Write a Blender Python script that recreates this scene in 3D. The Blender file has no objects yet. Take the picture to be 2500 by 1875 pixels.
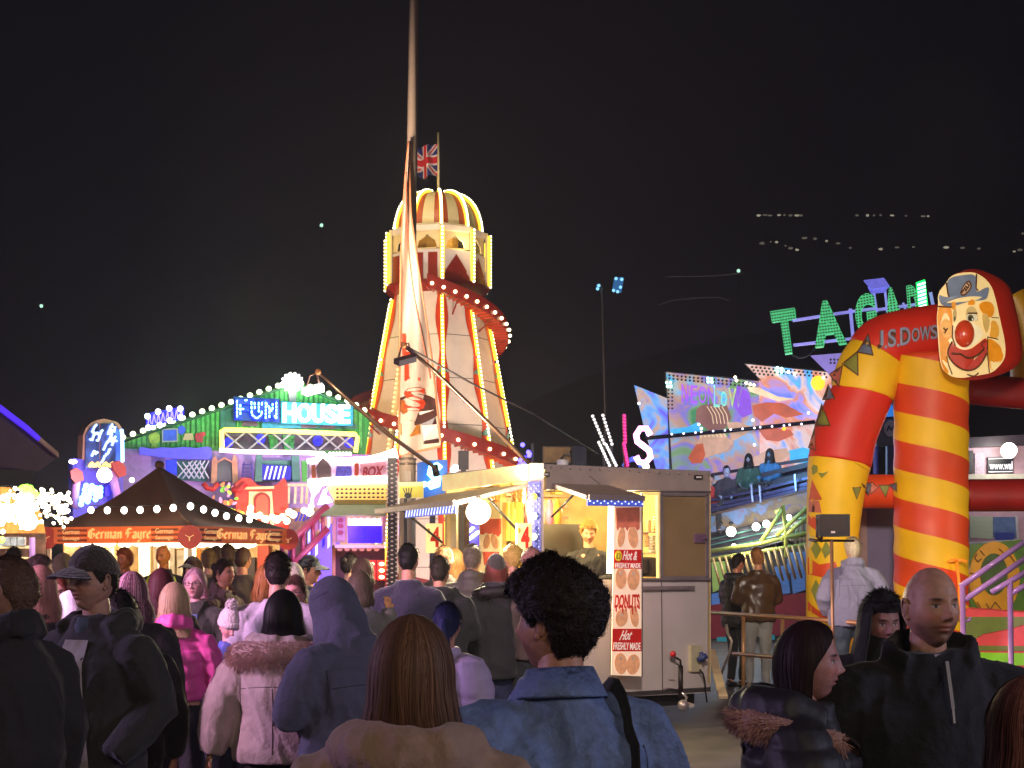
import bpy, bmesh, math, random
import numpy as np
from mathutils import Vector, Matrix, noise
random.seed(7)
RNG = np.random.default_rng(11)
R = math.radians
sc = bpy.context.scene
# ------------------------------------------------------------------ camera
F, HX, HY, CZ = 3472.0, 1250.0, 1370.0, 1.70      # focal length and horizon in photo pixels, eye height
cd = bpy.data.cameras.new('camera'); cam = bpy.data.objects.new('camera', cd); sc.collection.objects.link(cam)
cam.location = (0, 0, CZ); cam.rotation_euler = (R(90), 0, 0)
cd.sensor_width = 36; cd.lens = 36 * F / 2500; cd.shift_y = (HY - 937.5) / 2500
cd.clip_start = .1; cd.clip_end = 5000
sc.camera = cam
# ------------------------------------------------------------------ night sky
w = bpy.data.worlds.new('World'); sc.world = w; w.use_nodes = True
nt = w.node_tree; nt.nodes.clear()
tc = nt.nodes.new('ShaderNodeTexCoord'); sx = nt.nodes.new('ShaderNodeSeparateXYZ')
cr = nt.nodes.new('ShaderNodeValToRGB'); bg = nt.nodes.new('ShaderNodeBackground'); ou = nt.nodes.new('ShaderNodeOutputWorld')
nt.links.new(tc.outputs['Generated'], sx.inputs[0]); nt.links.new(sx.outputs['Z'], cr.inputs[0])
nt.links.new(cr.outputs[0], bg.inputs[0]); nt.links.new(bg.outputs[0], ou.inputs[0])
e = cr.color_ramp.elements
e[0].position = 0.0; e[0].color = (.0150, .0095, .0170, 1)
e[1].position = .42; e[1].color = (.0034, .0030, .0042, 1)
k = e.new(.13); k.color = (.0076, .0058, .0092, 1)
bg.inputs[1].default_value = 1.0
vs = sc.view_settings; vs.view_transform = 'Standard'; vs.look = 'None'; vs.exposure = .55; vs.gamma = 1
sc.cycles.max_bounces = 5; sc.cycles.diffuse_bounces = 2; sc.cycles.glossy_bounces = 2
sc.cycles.transmission_bounces = 3; sc.cycles.transparent_max_bounces = 6
sc.cycles.caustics_reflective = False; sc.cycles.caustics_refractive = False
sc.cycles.sample_clamp_indirect = 4

# ------------------------------------------------------------------ fairground lamps behind and beside the camera, plus added fill lights
def lamp(kind, name, loc, power, col, size=1.0, aim=None, spot=None):
    l = bpy.data.lights.new(name, kind); l.energy = power; l.color = col
    if kind == 'AREA': l.shape = 'DISK'; l.size = size
    elif kind == 'SPOT': l.shadow_soft_size = size; l.spot_size = R(spot or 60); l.spot_blend = .6
    else: l.shadow_soft_size = size
    o = bpy.data.objects.new(name, l); sc.collection.objects.link(o); o.location = loc
    if aim is not None:
        o.rotation_euler = (Vector(aim) - Vector(loc)).to_track_quat('-Z', 'Y').to_euler()
    return o
lamp('AREA', 'ride_light_violet', (-10, 5.5, 4.2), 360, (.74, .52, 1.0), 2.5, (-2.2, 9.5, 1.2))
lamp('SPOT', 'ride_light_magenta', (-8.5, 4.2, 3.8), 4200, (1.0, .56, .86), .6, (-1.7, 8.8, 1.1), 36)
lamp('AREA', 'stall_light_warm', (2.5, -5.5, 5.5), 175, (1.0, .78, .62), 3.0, (0.5, 6, 1.4))  # added warm fill for the foreground crowd
lamp('AREA', 'stall_light_blue', (7.5, 2.5, 3.6), 110, (.70, .70, 1.0), 2.0, (1.4, 4.2, 1.5))
lamp('SPOT', 'flood_light_castle', (2.6, 8.5, 4.6), 1150, (1.0, .86, .66), .35, (6.0, 18.2, 3.2), 46)  # added spot that brightens the inflatable, no fixture here
lamp('SPOT', 'flood_light_trailer', (0.5, 2.0, 6.4), 2500, (1.0, .84, .78), .5, (1.3, 15, 1.6), 36)  # added spot that brightens the trailer wall, no fixture here

# ------------------------------------------------------------------ helpers
def lin(c):
    c = [x / 255 for x in c]
    return tuple(x / 12.92 if x <= .04045 else ((x + .055) / 1.055) ** 2.4 for x in c)
MATS = {}
def mat(name, rgb=(128, 128, 128), rough=.6, metal=0., emit=0., ecol=None, var=.12, scale=8., bump=0., vcol=False, spec=.5,
        stripe=None, fold=0., sheen=0., coat=0., trans=0.):
    if name in MATS: return MATS[name]
    m = bpy.data.materials.new(name); m.use_nodes = True; nt = m.node_tree; b = nt.nodes['Principled BSDF']
    col = lin(rgb) + (1,)
    b.inputs['Roughness'].default_value = rough; b.inputs['Metallic'].default_value = metal
    b.inputs['Specular IOR Level'].default_value = spec
    if sheen: b.inputs['Sheen Weight'].default_value = sheen
    if coat: b.inputs['Coat Weight'].default_value = coat; b.inputs['Coat Roughness'].default_value = .15
    t = nt.nodes.new('ShaderNodeTexCoord')
    n = nt.nodes.new('ShaderNodeTexNoise'); n.inputs['Scale'].default_value = scale; n.inputs['Detail'].default_value = 5
    nt.links.new(t.outputs['Object'], n.inputs['Vector'])
    if stripe:
        s = nt.nodes.new('ShaderNodeMapping'); s.inputs['Scale'].default_value = stripe
        nt.links.new(t.outputs['Object'], s.inputs[0]); nt.links.new(s.outputs[0], n.inputs['Vector'])
    mx = nt.nodes.new('ShaderNodeMix'); mx.data_type = 'RGBA'; mx.blend_type = 'MULTIPLY'
    rp = nt.nodes.new('ShaderNodeMapRange'); rp.inputs['From Min'].default_value = .3; rp.inputs['From Max'].default_value = .7
    rp.inputs['To Min'].default_value = 1 - 2 * var; rp.inputs['To Max'].default_value = 1.0
    nt.links.new(n.outputs['Fac'], rp.inputs['Value'])
    mx.inputs[0].default_value = 1
    if vcol:
        a = nt.nodes.new('ShaderNodeVertexColor'); a.layer_name = 'Col'; nt.links.new(a.outputs[0], mx.inputs[6])
    else: mx.inputs[6].default_value = col
    nt.links.new(rp.outputs[0], mx.inputs[7])
    nt.links.new(mx.outputs[2], b.inputs['Base Color'])
    if bump:
        bp = nt.nodes.new('ShaderNodeBump'); bp.inputs['Strength'].default_value = bump; bp.inputs['Distance'].default_value = .02
        nt.links.new(n.outputs['Fac'], bp.inputs['Height'])
        if fold:
            wv = nt.nodes.new('ShaderNodeTexWave'); wv.bands_direction = 'DIAGONAL'; wv.inputs['Scale'].default_value = 1.7; wv.inputs['Distortion'].default_value = 9; wv.inputs['Detail'].default_value = 2; wv.inputs['Detail Scale'].default_value = 1.2
            b2 = nt.nodes.new('ShaderNodeBump'); b2.inputs['Strength'].default_value = fold; b2.inputs['Distance'].default_value = .03
            nt.links.new(t.outputs['Object'], wv.inputs['Vector']); nt.links.new(wv.outputs['Fac'], b2.inputs['Height']); nt.links.new(b2.outputs[0], bp.inputs['Normal'])
        nt.links.new(bp.outputs[0], b.inputs['Normal'])
    if emit:
        b.inputs['Emission Strength'].default_value = emit
        if vcol: nt.links.new(a.outputs[0], b.inputs['Emission Color'])
        else: b.inputs['Emission Color'].default_value = (lin(ecol) if ecol else col[:3]) + (1,)
        m.cycles.emission_sampling = 'NONE'
    if trans:
        b.inputs['Transmission Weight'].default_value = trans
    MATS[name] = m
    return m
def glow(name, rgb, s): return mat(name, rgb, .5, emit=s, ecol=rgb, var=0)

BASE = {}
def link(o, parent=None):
    sc.collection.objects.link(o)
    if parent is not None: o.parent = parent
    return o
def tag(o, label=None, cat=None, group=None, kind=None):
    if label: o['label'] = label
    if cat: o['category'] = cat
    if group: o['group'] = group
    if kind: o['kind'] = kind
    return o
def thing(name, label, cat, loc=(0, 0, 0), group=None, rz=0.):
    o = bpy.data.objects.new(name, None); o.empty_display_size = .2; link(o)
    o.location = loc; o.rotation_euler = (0, 0, rz); BASE[o.name] = Vector(loc)
    return tag(o, label, cat, group)

class MB:
    def __init__(s): s.v = []; s.f = []; s.m = []; s.sm = []; s.col = []
    def add(s, v, f, mi=0, smooth=False, col=None):
        o = len(s.v); s.v.extend([tuple(p) for p in v]); s.f.extend([tuple(i + o for i in q) for q in f])
        s.m.extend([mi] * len(f)); s.sm.extend([smooth] * len(f))
        if col is not None: s.col.extend([col] * len(v)) if not isinstance(col, list) else s.col.extend(col)
        return s
    def box(s, c, d, rz=0., mi=0):
        x, y, z = d[0] / 2, d[1] / 2, d[2] / 2; cs, sn = math.cos(rz), math.sin(rz)
        v = [(c[0] + a * x * cs - b * y * sn, c[1] + a * x * sn + b * y * cs, c[2] + g * z) for g in (-1, 1) for a, b in ((-1, -1), (1, -1), (1, 1), (-1, 1))]
        return s.add(v, [(3, 2, 1, 0), (4, 5, 6, 7), (0, 1, 5, 4), (1, 2, 6, 5), (2, 3, 7, 6), (3, 0, 4, 7)], mi)
    def bar(s, p, q, w_, h=None, mi=0, up=(0, 0, 1)):
        p, q = Vector(p), Vector(q); d = (q - p).normalized(); u = Vector(up)
        if abs(d.dot(u)) > .98: u = Vector((0, 1, 0))
        a = d.cross(u).normalized() * w_ / 2; b = a.cross(d).normalized() * (h or w_) / 2
        v = [p - a - b, p + a - b, p + a + b, p - a + b, q - a - b, q + a - b, q + a + b, q - a + b]
        return s.add(v, [(3, 2, 1, 0), (4, 5, 6, 7), (0, 1, 5, 4), (1, 2, 6, 5), (2, 3, 7, 6), (3, 0, 4, 7)], mi)
    def tube(s, pts, r, n=8, mi=0, cap=True, flat=None, up=(0, 0, 1), smooth=True, col=None):
        pts = [Vector(p) for p in pts]; rr = r if isinstance(r, (list, tuple)) else [r] * len(pts)
        vs_ = []; N = len(pts); prev = None
        for i, p in enumerate(pts):
            d = (pts[min(i + 1, N - 1)] - pts[max(i - 1, 0)]).normalized(); u = Vector(up) if prev is None else prev
            if abs(d.dot(u)) > .98: u = Vector((0, 1, 0)) if abs(d.y) < .9 else Vector((1, 0, 0))
            a = d.cross(u).normalized(); b = a.cross(d).normalized(); prev = b
            ra = rr[i]; rx, ry = ra if isinstance(ra, (tuple, list)) else (ra, ra)
            for k in range(n):
                t = 2 * math.pi * k / n; vs_.append(p + a * math.cos(t) * rx + b * math.sin(t) * ry)
        fs = [(i * n + k, i * n + (k + 1) % n, (i + 1) * n + (k + 1) % n, (i + 1) * n + k) for i in range(N - 1) for k in range(n)]
        if cap: fs += [tuple(range(n - 1, -1, -1)), tuple((N - 1) * n + k for k in range(n))]
        return s.add(vs_, fs, mi, smooth, col)
    def ball(s, c, r, n=8, m=6, mi=0, col=None):
        r = r if isinstance(r, (tuple, list)) else (r, r, r)
        v = [(c[0], c[1], c[2] + r[2])]
        for j in range(1, m):
            t = math.pi * j / m
            for k in range(n):
                a = 2 * math.pi * k / n; v.append((c[0] + r[0] * math.sin(t) * math.cos(a), c[1] + r[1] * math.sin(t) * math.sin(a), c[2] + r[2] * math.cos(t)))
        v.append((c[0], c[1], c[2] - r[2])); f = []
        for k in range(n): f.append((0, 1 + k, 1 + (k + 1) % n))
        for j in range(m - 2):
            for k in range(n): f.append((1 + j * n + k, 1 + (j + 1) * n + k, 1 + (j + 1) * n + (k + 1) % n, 1 + j * n + (k + 1) % n))
        L = len(v) - 1
        for k in range(n): f.append((L, 1 + (m - 2) * n + (k + 1) % n, 1 + (m - 2) * n + k))
        return s.add(v, f, mi, True, col)
    def lathe(s, c, prof, n=24, mi=0, ph=0., smooth=False):
        v = [(c[0] + r * math.sin(ph + 2 * math.pi * k / n), c[1] - r * math.cos(ph + 2 * math.pi * k / n), c[2] + z) for r, z in prof for k in range(n)]
        f = [(i * n + k, i * n + (k + 1) % n, (i + 1) * n + (k + 1) % n, (i + 1) * n + k) for i in range(len(prof) - 1) for k in range(n)]
        f += [tuple(range(n - 1, -1, -1)), tuple((len(prof) - 1) * n + k for k in range(n))]
        return s.add(v, f, mi, smooth)
    def prism(s, pts, n_, th, mi=0):
        n_ = Vector(n_); a = [Vector(p) for p in pts]; b = [p - n_ * th for p in a]; k = len(a)
        return s.add(a + b, [tuple(range(k)), tuple(range(2 * k - 1, k - 1, -1))] + [(i, i + k, (i + 1) % k + k, (i + 1) % k) for i in range(k)], mi)
    def build(s, name, mats, parent=None, base=None, local=False):
        b = Vector((0, 0, 0))
        if not local:
            if base is not None: b = Vector(base)
            elif parent is not None:
                r = parent
                while r.parent: r = r.parent
                b = BASE.get(r.name, Vector((0, 0, 0)))
        me = bpy.data.meshes.new(name)
        me.from_pydata([(p[0] - b[0], p[1] - b[1], p[2] - b[2]) for p in s.v], [], s.f)
        me.polygons.foreach_set('material_index', s.m); me.polygons.foreach_set('use_smooth', s.sm)
        for m in (mats if isinstance(mats, (list, tuple)) else [mats]): me.materials.append(m)
        if s.col and len(s.col) == len(s.v):
            ca = me.color_attributes.new('Col', 'FLOAT_COLOR', 'POINT')
            ca.data.foreach_set('color', np.array([(*c[:3], 1) for c in s.col], dtype=np.float32).ravel())
        me.update()
        o = bpy.data.objects.new(name, me); link(o, parent)
        if base is not None and parent is None: o.location = b
        return o

def P(px, py, D): return Vector(((px - HX) / F * D, D, CZ + (HY - py) / F * D))
class Pl:                     # a vertical plane through two points of the ground plan (x, y)
    def __init__(s, a, b):
        s.a = Vector((a[0], a[1], 0)); d = Vector((b[0] - a[0], b[1] - a[1], 0)); s.len = d.length
        s.u = d.normalized(); s.v = Vector((0, 0, 1)); s.n = s.u.cross(s.v)
        if s.n.dot(Vector((0, -1, 0))) < 0: s.n = -s.n
    @staticmethod
    def px(x0, D0, x1, D1): return Pl(((x0 - HX) / F * D0, D0), ((x1 - HX) / F * D1, D1))
    def at(s, px, py, off=0.):
        d = Vector(((px - HX) / F, 1, (HY - py) / F)); o = Vector((0, 0, CZ)); q = s.a + s.n * off
        return o + d * ((q - o).dot(s.n) / d.dot(s.n))
    def poly(s, mb, pts, off=0., th=.04, mi=0):
        p = [s.at(x, y, off) for x, y in pts]
        if sum((p[i] - p[0]).cross(p[(i + 1) % len(p)] - p[0]).dot(s.n) for i in range(len(p))) < 0: p.reverse()
        mb.prism(p, s.n, th, mi); return mb
    def line(s, mb, pts, wpx, off=0., th=.03, mi=0):
        for (x0, y0), (x1, y1) in zip(pts[:-1], pts[1:]):
            L = math.hypot(x1 - x0, y1 - y0) or 1; nx, ny = -(y1 - y0) / L * wpx / 2, (x1 - x0) / L * wpx / 2
            ex, ey = (x1 - x0) / L * wpx * .2, (y1 - y0) / L * wpx * .2
            s.poly(mb, [(x0 + nx - ex, y0 + ny - ey), (x1 + nx + ex, y1 + ny + ey), (x1 - nx + ex, y1 - ny + ey), (x0 - nx - ex, y0 - ny - ey)], off, th, mi)
        return mb
def ell(cx, cy, rx, ry, n=20, a0=0, a1=360, rot=0):
    o = []
    for i in range(n + (0 if a1 - a0 == 360 else 1)):
        t = R(a0 + (a1 - a0) * i / n); x, y = rx * math.cos(t), ry * math.sin(t); c_, s_ = math.cos(R(rot)), math.sin(R(rot))
        o.append((cx + x * c_ - y * s_, cy + x * s_ + y * c_))
    return o
def walk(pts, step):           # points every `step` along a polyline
    pts = [Vector(p) for p in pts]; out = [pts[0].copy()]; left = step
    for a, b in zip(pts[:-1], pts[1:]):
        L = (b - a).length; t = left
        while t <= L + 1e-6: out.append(a + (b - a) * (t / L if L else 0)); t += step
        left = t - L
    return out
def bulbs(mb, pts, step, r, n=6, m=4, mi=0):
    for p in walk(pts, step): mb.ball(p, r, n, m, mi)
TXT = {}
def text_mesh(s, shear=0., offset=0.):
    key = (s, shear, offset)
    if key not in TXT:
        c = bpy.data.curves.new('lettering', 'FONT'); c.body = s; c.shear = shear; c.offset = offset; c.resolution_u = 4; c.fill_mode = 'FRONT'
        o = bpy.data.objects.new('lettering', c); sc.collection.objects.link(o)
        me = bpy.data.meshes.new_from_object(o)
        v = [tuple(p.co) for p in me.vertices]; f = [tuple(p.vertices) for p in me.polygons]
        bpy.data.objects.remove(o); bpy.data.curves.remove(c); bpy.data.meshes.remove(me)
        xs = [p[0] for p in v]; ys = [p[1] for p in v]
        TXT[key] = ([((p[0] - min(xs)) / (max(xs) - min(xs)), (p[1] - min(ys)) / (max(ys) - min(ys))) for p in v], f)
    return TXT[key]
def text3(mb, s, fn, n_, th=.01, mi=0, shear=0., offset=0.):     # fn maps (0..1, 0..1) to a point
    v, f = text_mesh(s, shear, offset); n_ = Vector(n_)
    a = [fn(x, y) for x, y in v]; b = [p - n_ * th for p in a]; k = len(a)
    ed = {}
    for q in f:
        for i in range(len(q)):
            e_ = (q[i], q[(i + 1) % len(q)]); ed[e_] = 1
    sides = [(e_[1], e_[0], e_[0] + k, e_[1] + k) for e_ in ed if (e_[1], e_[0]) not in ed]
    mb.add(a + b, list(f) + [tuple(reversed([i + k for i in q])) for q in f] + sides, mi)
def ptext(pl, mb, s, quad, off=0., th=.01, mi=0, shear=0., offset=0.):  # quad: tl, tr, br, bl in photo pixels
    tl, tr, br, bl = quad
    def fn(x, y):
        X = (bl[0] * (1 - x) + br[0] * x) * (1 - y) + (tl[0] * (1 - x) + tr[0] * x) * y
        Y = (bl[1] * (1 - x) + br[1] * x) * (1 - y) + (tl[1] * (1 - x) + tr[1] * x) * y
        return pl.at(X, Y, off)
    text3(mb, s, fn, pl.n, th, mi, shear, offset)
def part(name, m, parent, fn):   # one mesh part, filled in by fn(mb)
    mb = MB(); fn(mb); return mb.build(name, m, parent)
# ================================================================== ground and hills
def ground():
    mb = MB(); mb.add([(-1500, -60, 0), (1500, -60, 0), (1500, 2500, 0), (-1500, 2500, 0)], [(0, 1, 2, 3)])
    m = mat('tarmac', (88, 82, 80), .62, var=.28, scale=2.2, bump=.25)
    tag(mb.build('ground', m), kind='structure')
    mb = MB()                                     # sandy matting laid along the walkway
    for i, (x, y, wx, wy, a) in enumerate([(-.9, 13.2, 2.2, 1.3, .1), (-2.6, 13.6, 1.2, 1.5, -.1), (-.4, 15.2, 1.0, 1.0, 0)]):
        mb.box((x, y, .012 + .002 * i), (wx, wy, .016), a)
    tag(mb.build('path', mat('matting', (168, 150, 132), .8, var=.2, scale=6, bump=.3)), kind='structure')
    nx, ny = 90, 12; v = []; f = []
    for j in range(ny):
        for i in range(nx):
            x = -700 + 1900 * i / (nx - 1); y = 420 + 700 * j / (ny - 1)
            h = 205 * (j / (ny - 1)) ** .8 * (1 / (1 + math.exp(-(x + 40) / 120))) + 10 * noise.noise(Vector((x * .006, y * .006, 3))) * (j > 0)
            v.append((x, y, max(h, -.5) if j else -.5))
    for j in range(ny - 1):
        for i in range(nx - 1): f.append((j * nx + i, j * nx + i + 1, (j + 1) * nx + i + 1, (j + 1) * nx + i))
    m = MB().add(v, f, 0, True).build('hills', mat('night_hillside', (112, 116, 104), .95, var=.3, scale=.02))
    tag(m, kind='structure')
ground()

# far lights on the hillside, each a small lamp on a post
far_white = glow('far_lamp_white', (255, 244, 214), .55); far_dim = glow('far_lamp_dim', (200, 190, 170), .28); far_cyan = glow('far_lamp_cyan', (190, 255, 220), 1.6)
post_m = mat('dark_post', (40, 40, 44), .5)
fl = [(1852, 526), (1868, 525), (1880, 526), (1902, 525), (1915, 525), (1930, 526), (1946, 526), (1955, 526), (2092, 526), (2118, 526), (2134, 526), (2150, 525), (2178, 526), (2212, 527), (2254, 528), (2266, 528),
      (1860, 594), (1882, 590), (1896, 591), (1918, 600), (1930, 606), (1946, 610), (1964, 581), (1990, 583), (2018, 588), (2046, 594), (2076, 605), (2150, 608), (2190, 604), (2230, 603), (2310, 604), (2350, 605), (2390, 607), (2476, 614), (2490, 610), (2497, 570)]
for i, (x, y) in enumerate(fl):
    D = 760 + RNG.uniform(-30, 60); p = P(x, y, D); r = .55 + .35 * RNG.random()
    mb = MB(); mb.ball(p, (r * RNG.uniform(1, 2.2), r, r * .8), 8, 5, 0); mb.tube([p - Vector((0, 0, 7)), p], .08, 5, 1)
    o = mb.build('hillside_lamp', [far_white if i % 3 == 0 else far_dim, post_m], base=p)
    tag(o, 'tiny dim lamp in the %s row of lights across the dark hillside' % ('upper' if y < 540 else 'lower'), 'street lamp', '%s row of lamps on the far hillside' % ('upper' if y < 540 else 'lower'))
for x, y, lab in [(785, 550, 'single pale green far lamp in the dark sky above the fun house'), (101, 747, 'single pale green far lamp at the far left above the purple-edged roof'),
                  (1803, 661, 'brighter white far lamp above the painted ride backdrop')]:
    p = P(x, y, 500); mb = MB(); mb.ball(p, .62, 8, 6, 0); mb.tube([p - Vector((0, 0, 8)), p], .12, 5, 1)
    tag(mb.build('distant_lamp', [far_cyan, post_m], base=p), lab, 'street lamp')
def wire(pts, lab, col=(90, 85, 80)):
    mb = MB(); mb.tube([P(x, y, 500) for x, y in pts], .16, 5)
    tag(mb.build('roadside_barrier', glow('lamplit_rail', col, .35)), lab, 'barrier')  # glowing tube stands in for a streak of road light
wire([(1628, 676), (1700, 675), (1760, 673), (1815, 667)], 'faintly lit rail of a far road, the upper of two')
wire([(1608, 745), (1640, 733), (1700, 728), (1760, 726), (1780, 735)], 'faintly lit rail of a far road, the lower of two')

# ================================================================== helter skelter
white_p = mat('painted_panel_lilac', (236, 224, 214), .45, var=.06, scale=3)
red_p = mat('painted_orange_red', (200, 62, 28), .42, var=.12, scale=3)
dkred_p = mat('painted_dark_red', (140, 34, 26), .4, var=.12, scale=3)
cream_p = mat('painted_cream', (232, 214, 170), .45, var=.08, scale=3)
led_y = glow('led_tube_yellow', (255, 214, 60), 1.25); led_d = glow('led_core', (255, 248, 200), 4); led_y2 = glow('led_dot_yellow', (255, 220, 120), 2.2)
bulb_w = glow('bulb_warm', (255, 236, 180), 4.0)
teal_p = mat('painted_teal', (90, 140, 140), .45)
HSX, HSY = P(1068, 0, 50).x, 50.0
def zh(py): return CZ + (HY - py) * 50 / F
def helter():
    t = thing('helter_skelter', 'tall white and orange helter skelter tower outlined in yellow lights under a red dome', 'helter skelter', (HSX, HSY, 0))
    c = (HSX, HSY, 0); ph = R(8); N = 10
    zt, zc, zd = zh(712), zh(575), zh(476); rt, rb = 1.54, 3.66
    def rad(z): return rt + (rb - rt) * (zt - z) / zt if z < zt else rt
    def corner(k, z, r=None):
        a = ph + 2 * math.pi * k / N; r = r or rad(z); return Vector((HSX + r * math.sin(a), HSY - r * math.cos(a), z))
    part('tower_wall', white_p, t, lambda m: m.lathe(c, [(rb, 0), (rt + (rb - rt) * .5, zt * .5), (rt, zt)], N, 0, ph))
    def seams(m):
        for z in [1.5, 3.1, 4.7, 6.3, 7.9, 9.4]:
            m.tube([corner(k, z, rad(z) + .004) for k in range(N + 1)], .012, 4, cap=False)
    part('panel_seam', mat('seam_grey', (120, 112, 122)), t, seams)
    for k in range(N):                        # wavy orange trims and light tube on each rib
        a = ph + 2 * math.pi * k / N
        if math.cos(a) < -.35: continue
        def wav(m, k=k):
            for sgn in (-1, 1):
                pts = []; zs = np.linspace(.3, zt - .1, 60)
                for z in zs:
                    fr = (zt - z) / 2.3; wv = .10 + .16 * (.5 - .5 * math.cos(2 * math.pi * fr)) * (.6 + .4 * rad(z) / rb)
                    p, q = corner(k, z), corner(k + sgn, z); d = (q - p).normalized(); n_ = Vector((d.y, -d.x, 0)) * sgn
                    n_ = n_ if n_.dot(p - Vector((HSX, HSY, z))) > 0 else -n_
                    pts.append((p + n_ * .02, p + d * wv + n_ * .02))
                v = [x for pr in pts for x in pr]; f = [(2 * i, 2 * i + 1, 2 * i + 3, 2 * i + 2) for i in range(len(pts) - 1)]
                m.add(v, f)
        part('wavy_trim', red_p, t, wav)
        def tubes(m, k=k):
            for z0, z1 in ((.6, 3.0), (3.15, 5.9), (6.4, 8.6), (8.72, 10.75)):
                m.tube([corner(k, z0, rad(z0) + .09), corner(k, z1, rad(z1) + .09)], .062, 8)
        part('light_tube', led_y, t, tubes)
        part('light_dots', led_d, t, lambda m, k=k: [m.ball(corner(k, z, rad(z) + .125), (.042, .042, .052), 6, 4) for z in np.arange(.6, 10.8, .13)])
        if k in (7, 8, 9):
            def dots(m, k=k):
                for z in np.arange(.7, 10.8, .16):
                    p = corner(k, z); q = corner(k - 1, z); m.ball(p + (q - p) * .28 + (p - Vector((HSX, HSY, z))).normalized() * .06, .036, 6, 4)
            part('light_dots', led_y2, t, dots)
    for k in range(N):                        # diamond accents
        a = ph + 2 * math.pi * k / N
        if math.cos(a) < 0: continue
        def dia(m, k=k):
            for z in (6.0, 8.1, 3.9):
                p = corner(k, z, rad(z) + .03)
                q1, q2 = corner(k - 1, z), corner(k + 1, z); d1, d2 = (q1 - p).normalized() * .2, (q2 - p).normalized() * .2
                m.add([p + d1, p + Vector((0, 0, .22)), p + d2, p - Vector((0, 0, .22))], [(0, 3, 1), (1, 3, 2)])
        part('painted_diamond', teal_p, t, dia)
    # balcony and cabin
    rc = 1.66
    part('cabin_floor', dkred_p, t, lambda m: m.lathe((HSX, HSY, zt), [(rt - .05, -.35), (rc + .22, 0), (rc + .22, .1), (rc, .1)], N, 0, ph))
    zb = zh(632)                               # balcony wall top
    part('balcony_wall', mat('balcony_white', (214, 206, 216), .45, var=.05), t, lambda m: m.lathe((HSX, HSY, 0), [(rc + .04, zt + .1), (rc + .04, zb), (rc - .06, zb), (rc - .06, zt + .1)], N, 0, ph))
    def zig(m):
        for k in range(N):
            p, q = corner(k, 0, rc + .06), corner(k + 1, 0, rc + .06); nn = ((p + q) / 2 - Vector((HSX, HSY, 0))).normalized()
            nn.z = 0
            def at(u, z): return p + (q - p) * u + Vector((0, 0, z)) + nn * .015
            if 6 <= k <= 9:
                for u in (.08, .55): m.prism([at(u, zt + .12), at(u + .3, zt + .12), at(u + .3, zb - .12), at(u, zb - .12)], nn, .03)
            else:
                m.prism([at(.04, zt + .12), at(.96, zt + .12), at(.96, zt + .25), at(.5, zt + .85), at(.04, zt + .25)], nn, .03)
                m.prism([at(.5, zt + 1.0) + nn * .01, at(.12, zt + .42) + nn * .01, at(.2, zt + .36) + nn * .01, at(.5, zt + .8) + nn * .01, at(.8, zt + .36) + nn * .01, at(.88, zt + .42) + nn * .01], nn, .02)
    part('balcony_pattern', dkred_p, t, zig)
    part('cabin_core', mat('cabin_inner', (212, 170, 90), .5), t, lambda m: m.lathe((HSX, HSY, 0), [(.75, zt + .1), (.75, zc + .1)], N, 0, ph))
    def arches(m):                             # fret-cut window panels with pointed openings
        for k in range(N):
            p, q = corner(k, 0, rc), corner(k + 1, 0, rc); nn = ((p + q) / 2 - Vector((HSX, HSY, 0))).normalized(); nn.z = 0
            def at(u, z): return p + (q - p) * u + Vector((0, 0, z))
            zl, zu = zh(628), zc
            half = [(.5, zu - .28), (.62, zu - .42), (.78, zu - .52), (.84, zu - .75), (.70, zu - 1.0), (.5, zu - 1.05)]
            for sgn in (1, -1):
                hp = [(.5 + sgn * (u - .5), z) for u, z in half]
                poly = [(.5, zu), *hp, (.5, zl), (.5 + sgn * .5, zl), (.5 + sgn * .5, zu)]
                poly = [at(u, z) for u, z in poly]
                if sgn < 0: poly.reverse()
                m.prism(poly, nn, .05)
    part('arched_panel', cream_p, t, arches)
    for k in range(N):
        a = ph + 2 * math.pi * k / N
        part('cabin_post', cream_p, t, lambda m, k=k: m.bar(corner(k, zt + .05, rc + .1), corner(k, zc, rc + .1), .09))
        if math.cos(a) > -.45:
            part('light_tube', led_y, t, lambda m, k=k: m.tube([corner(k, zt + .1, rc + .2), corner(k, zc - .1, rc + .2)], .07, 8))
            part('light_dots', led_d, t, lambda m, k=k: [m.ball(corner(k, z, rc + .24), (.046, .046, .052), 6, 4) for z in np.arange(zt + .1, zc - .1, .125)])
    part('cornice', white_p, t, lambda m: m.lathe((HSX, HSY, zc), [(rc + .05, -.18), (rc + .09, .0), (rc - .15, .12)], N, 0, ph))
    dome = lambda f: (1.50 * math.cos(f * math.pi / 2) ** .62 if f < .999 else .04, zc + .02 + (zd - zc - .02) * math.sin(f * math.pi / 2) ** 1.12)
    part('dome', mat('dome_brick', (176, 84, 52), .45, var=.1), t, lambda m: m.lathe((HSX, HSY, 0), [(1.50, zc)] + [dome(i / 14) for i in range(15)], N, 0, ph))
    for k in range(N):
        a = ph + 2 * math.pi * k / N
        if math.cos(a) < -.3: continue
        def rib(m, k=k):
            pts = []
            for i in range(13):
                r_, z_ = dome(i / 13); pts.append(corner(k, z_ + .03, max(r_ + .05, .08)))
            m.tube(pts, .06, 8)
        part('light_tube', led_y, t, rib)
        part('light_dots', led_d, t, lambda m, k=k: [m.ball(corner(k, dome(i / 22)[1] + .06, dome(i / 22)[0] + .10), .045, 6, 4) for i in range(22)])
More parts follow.
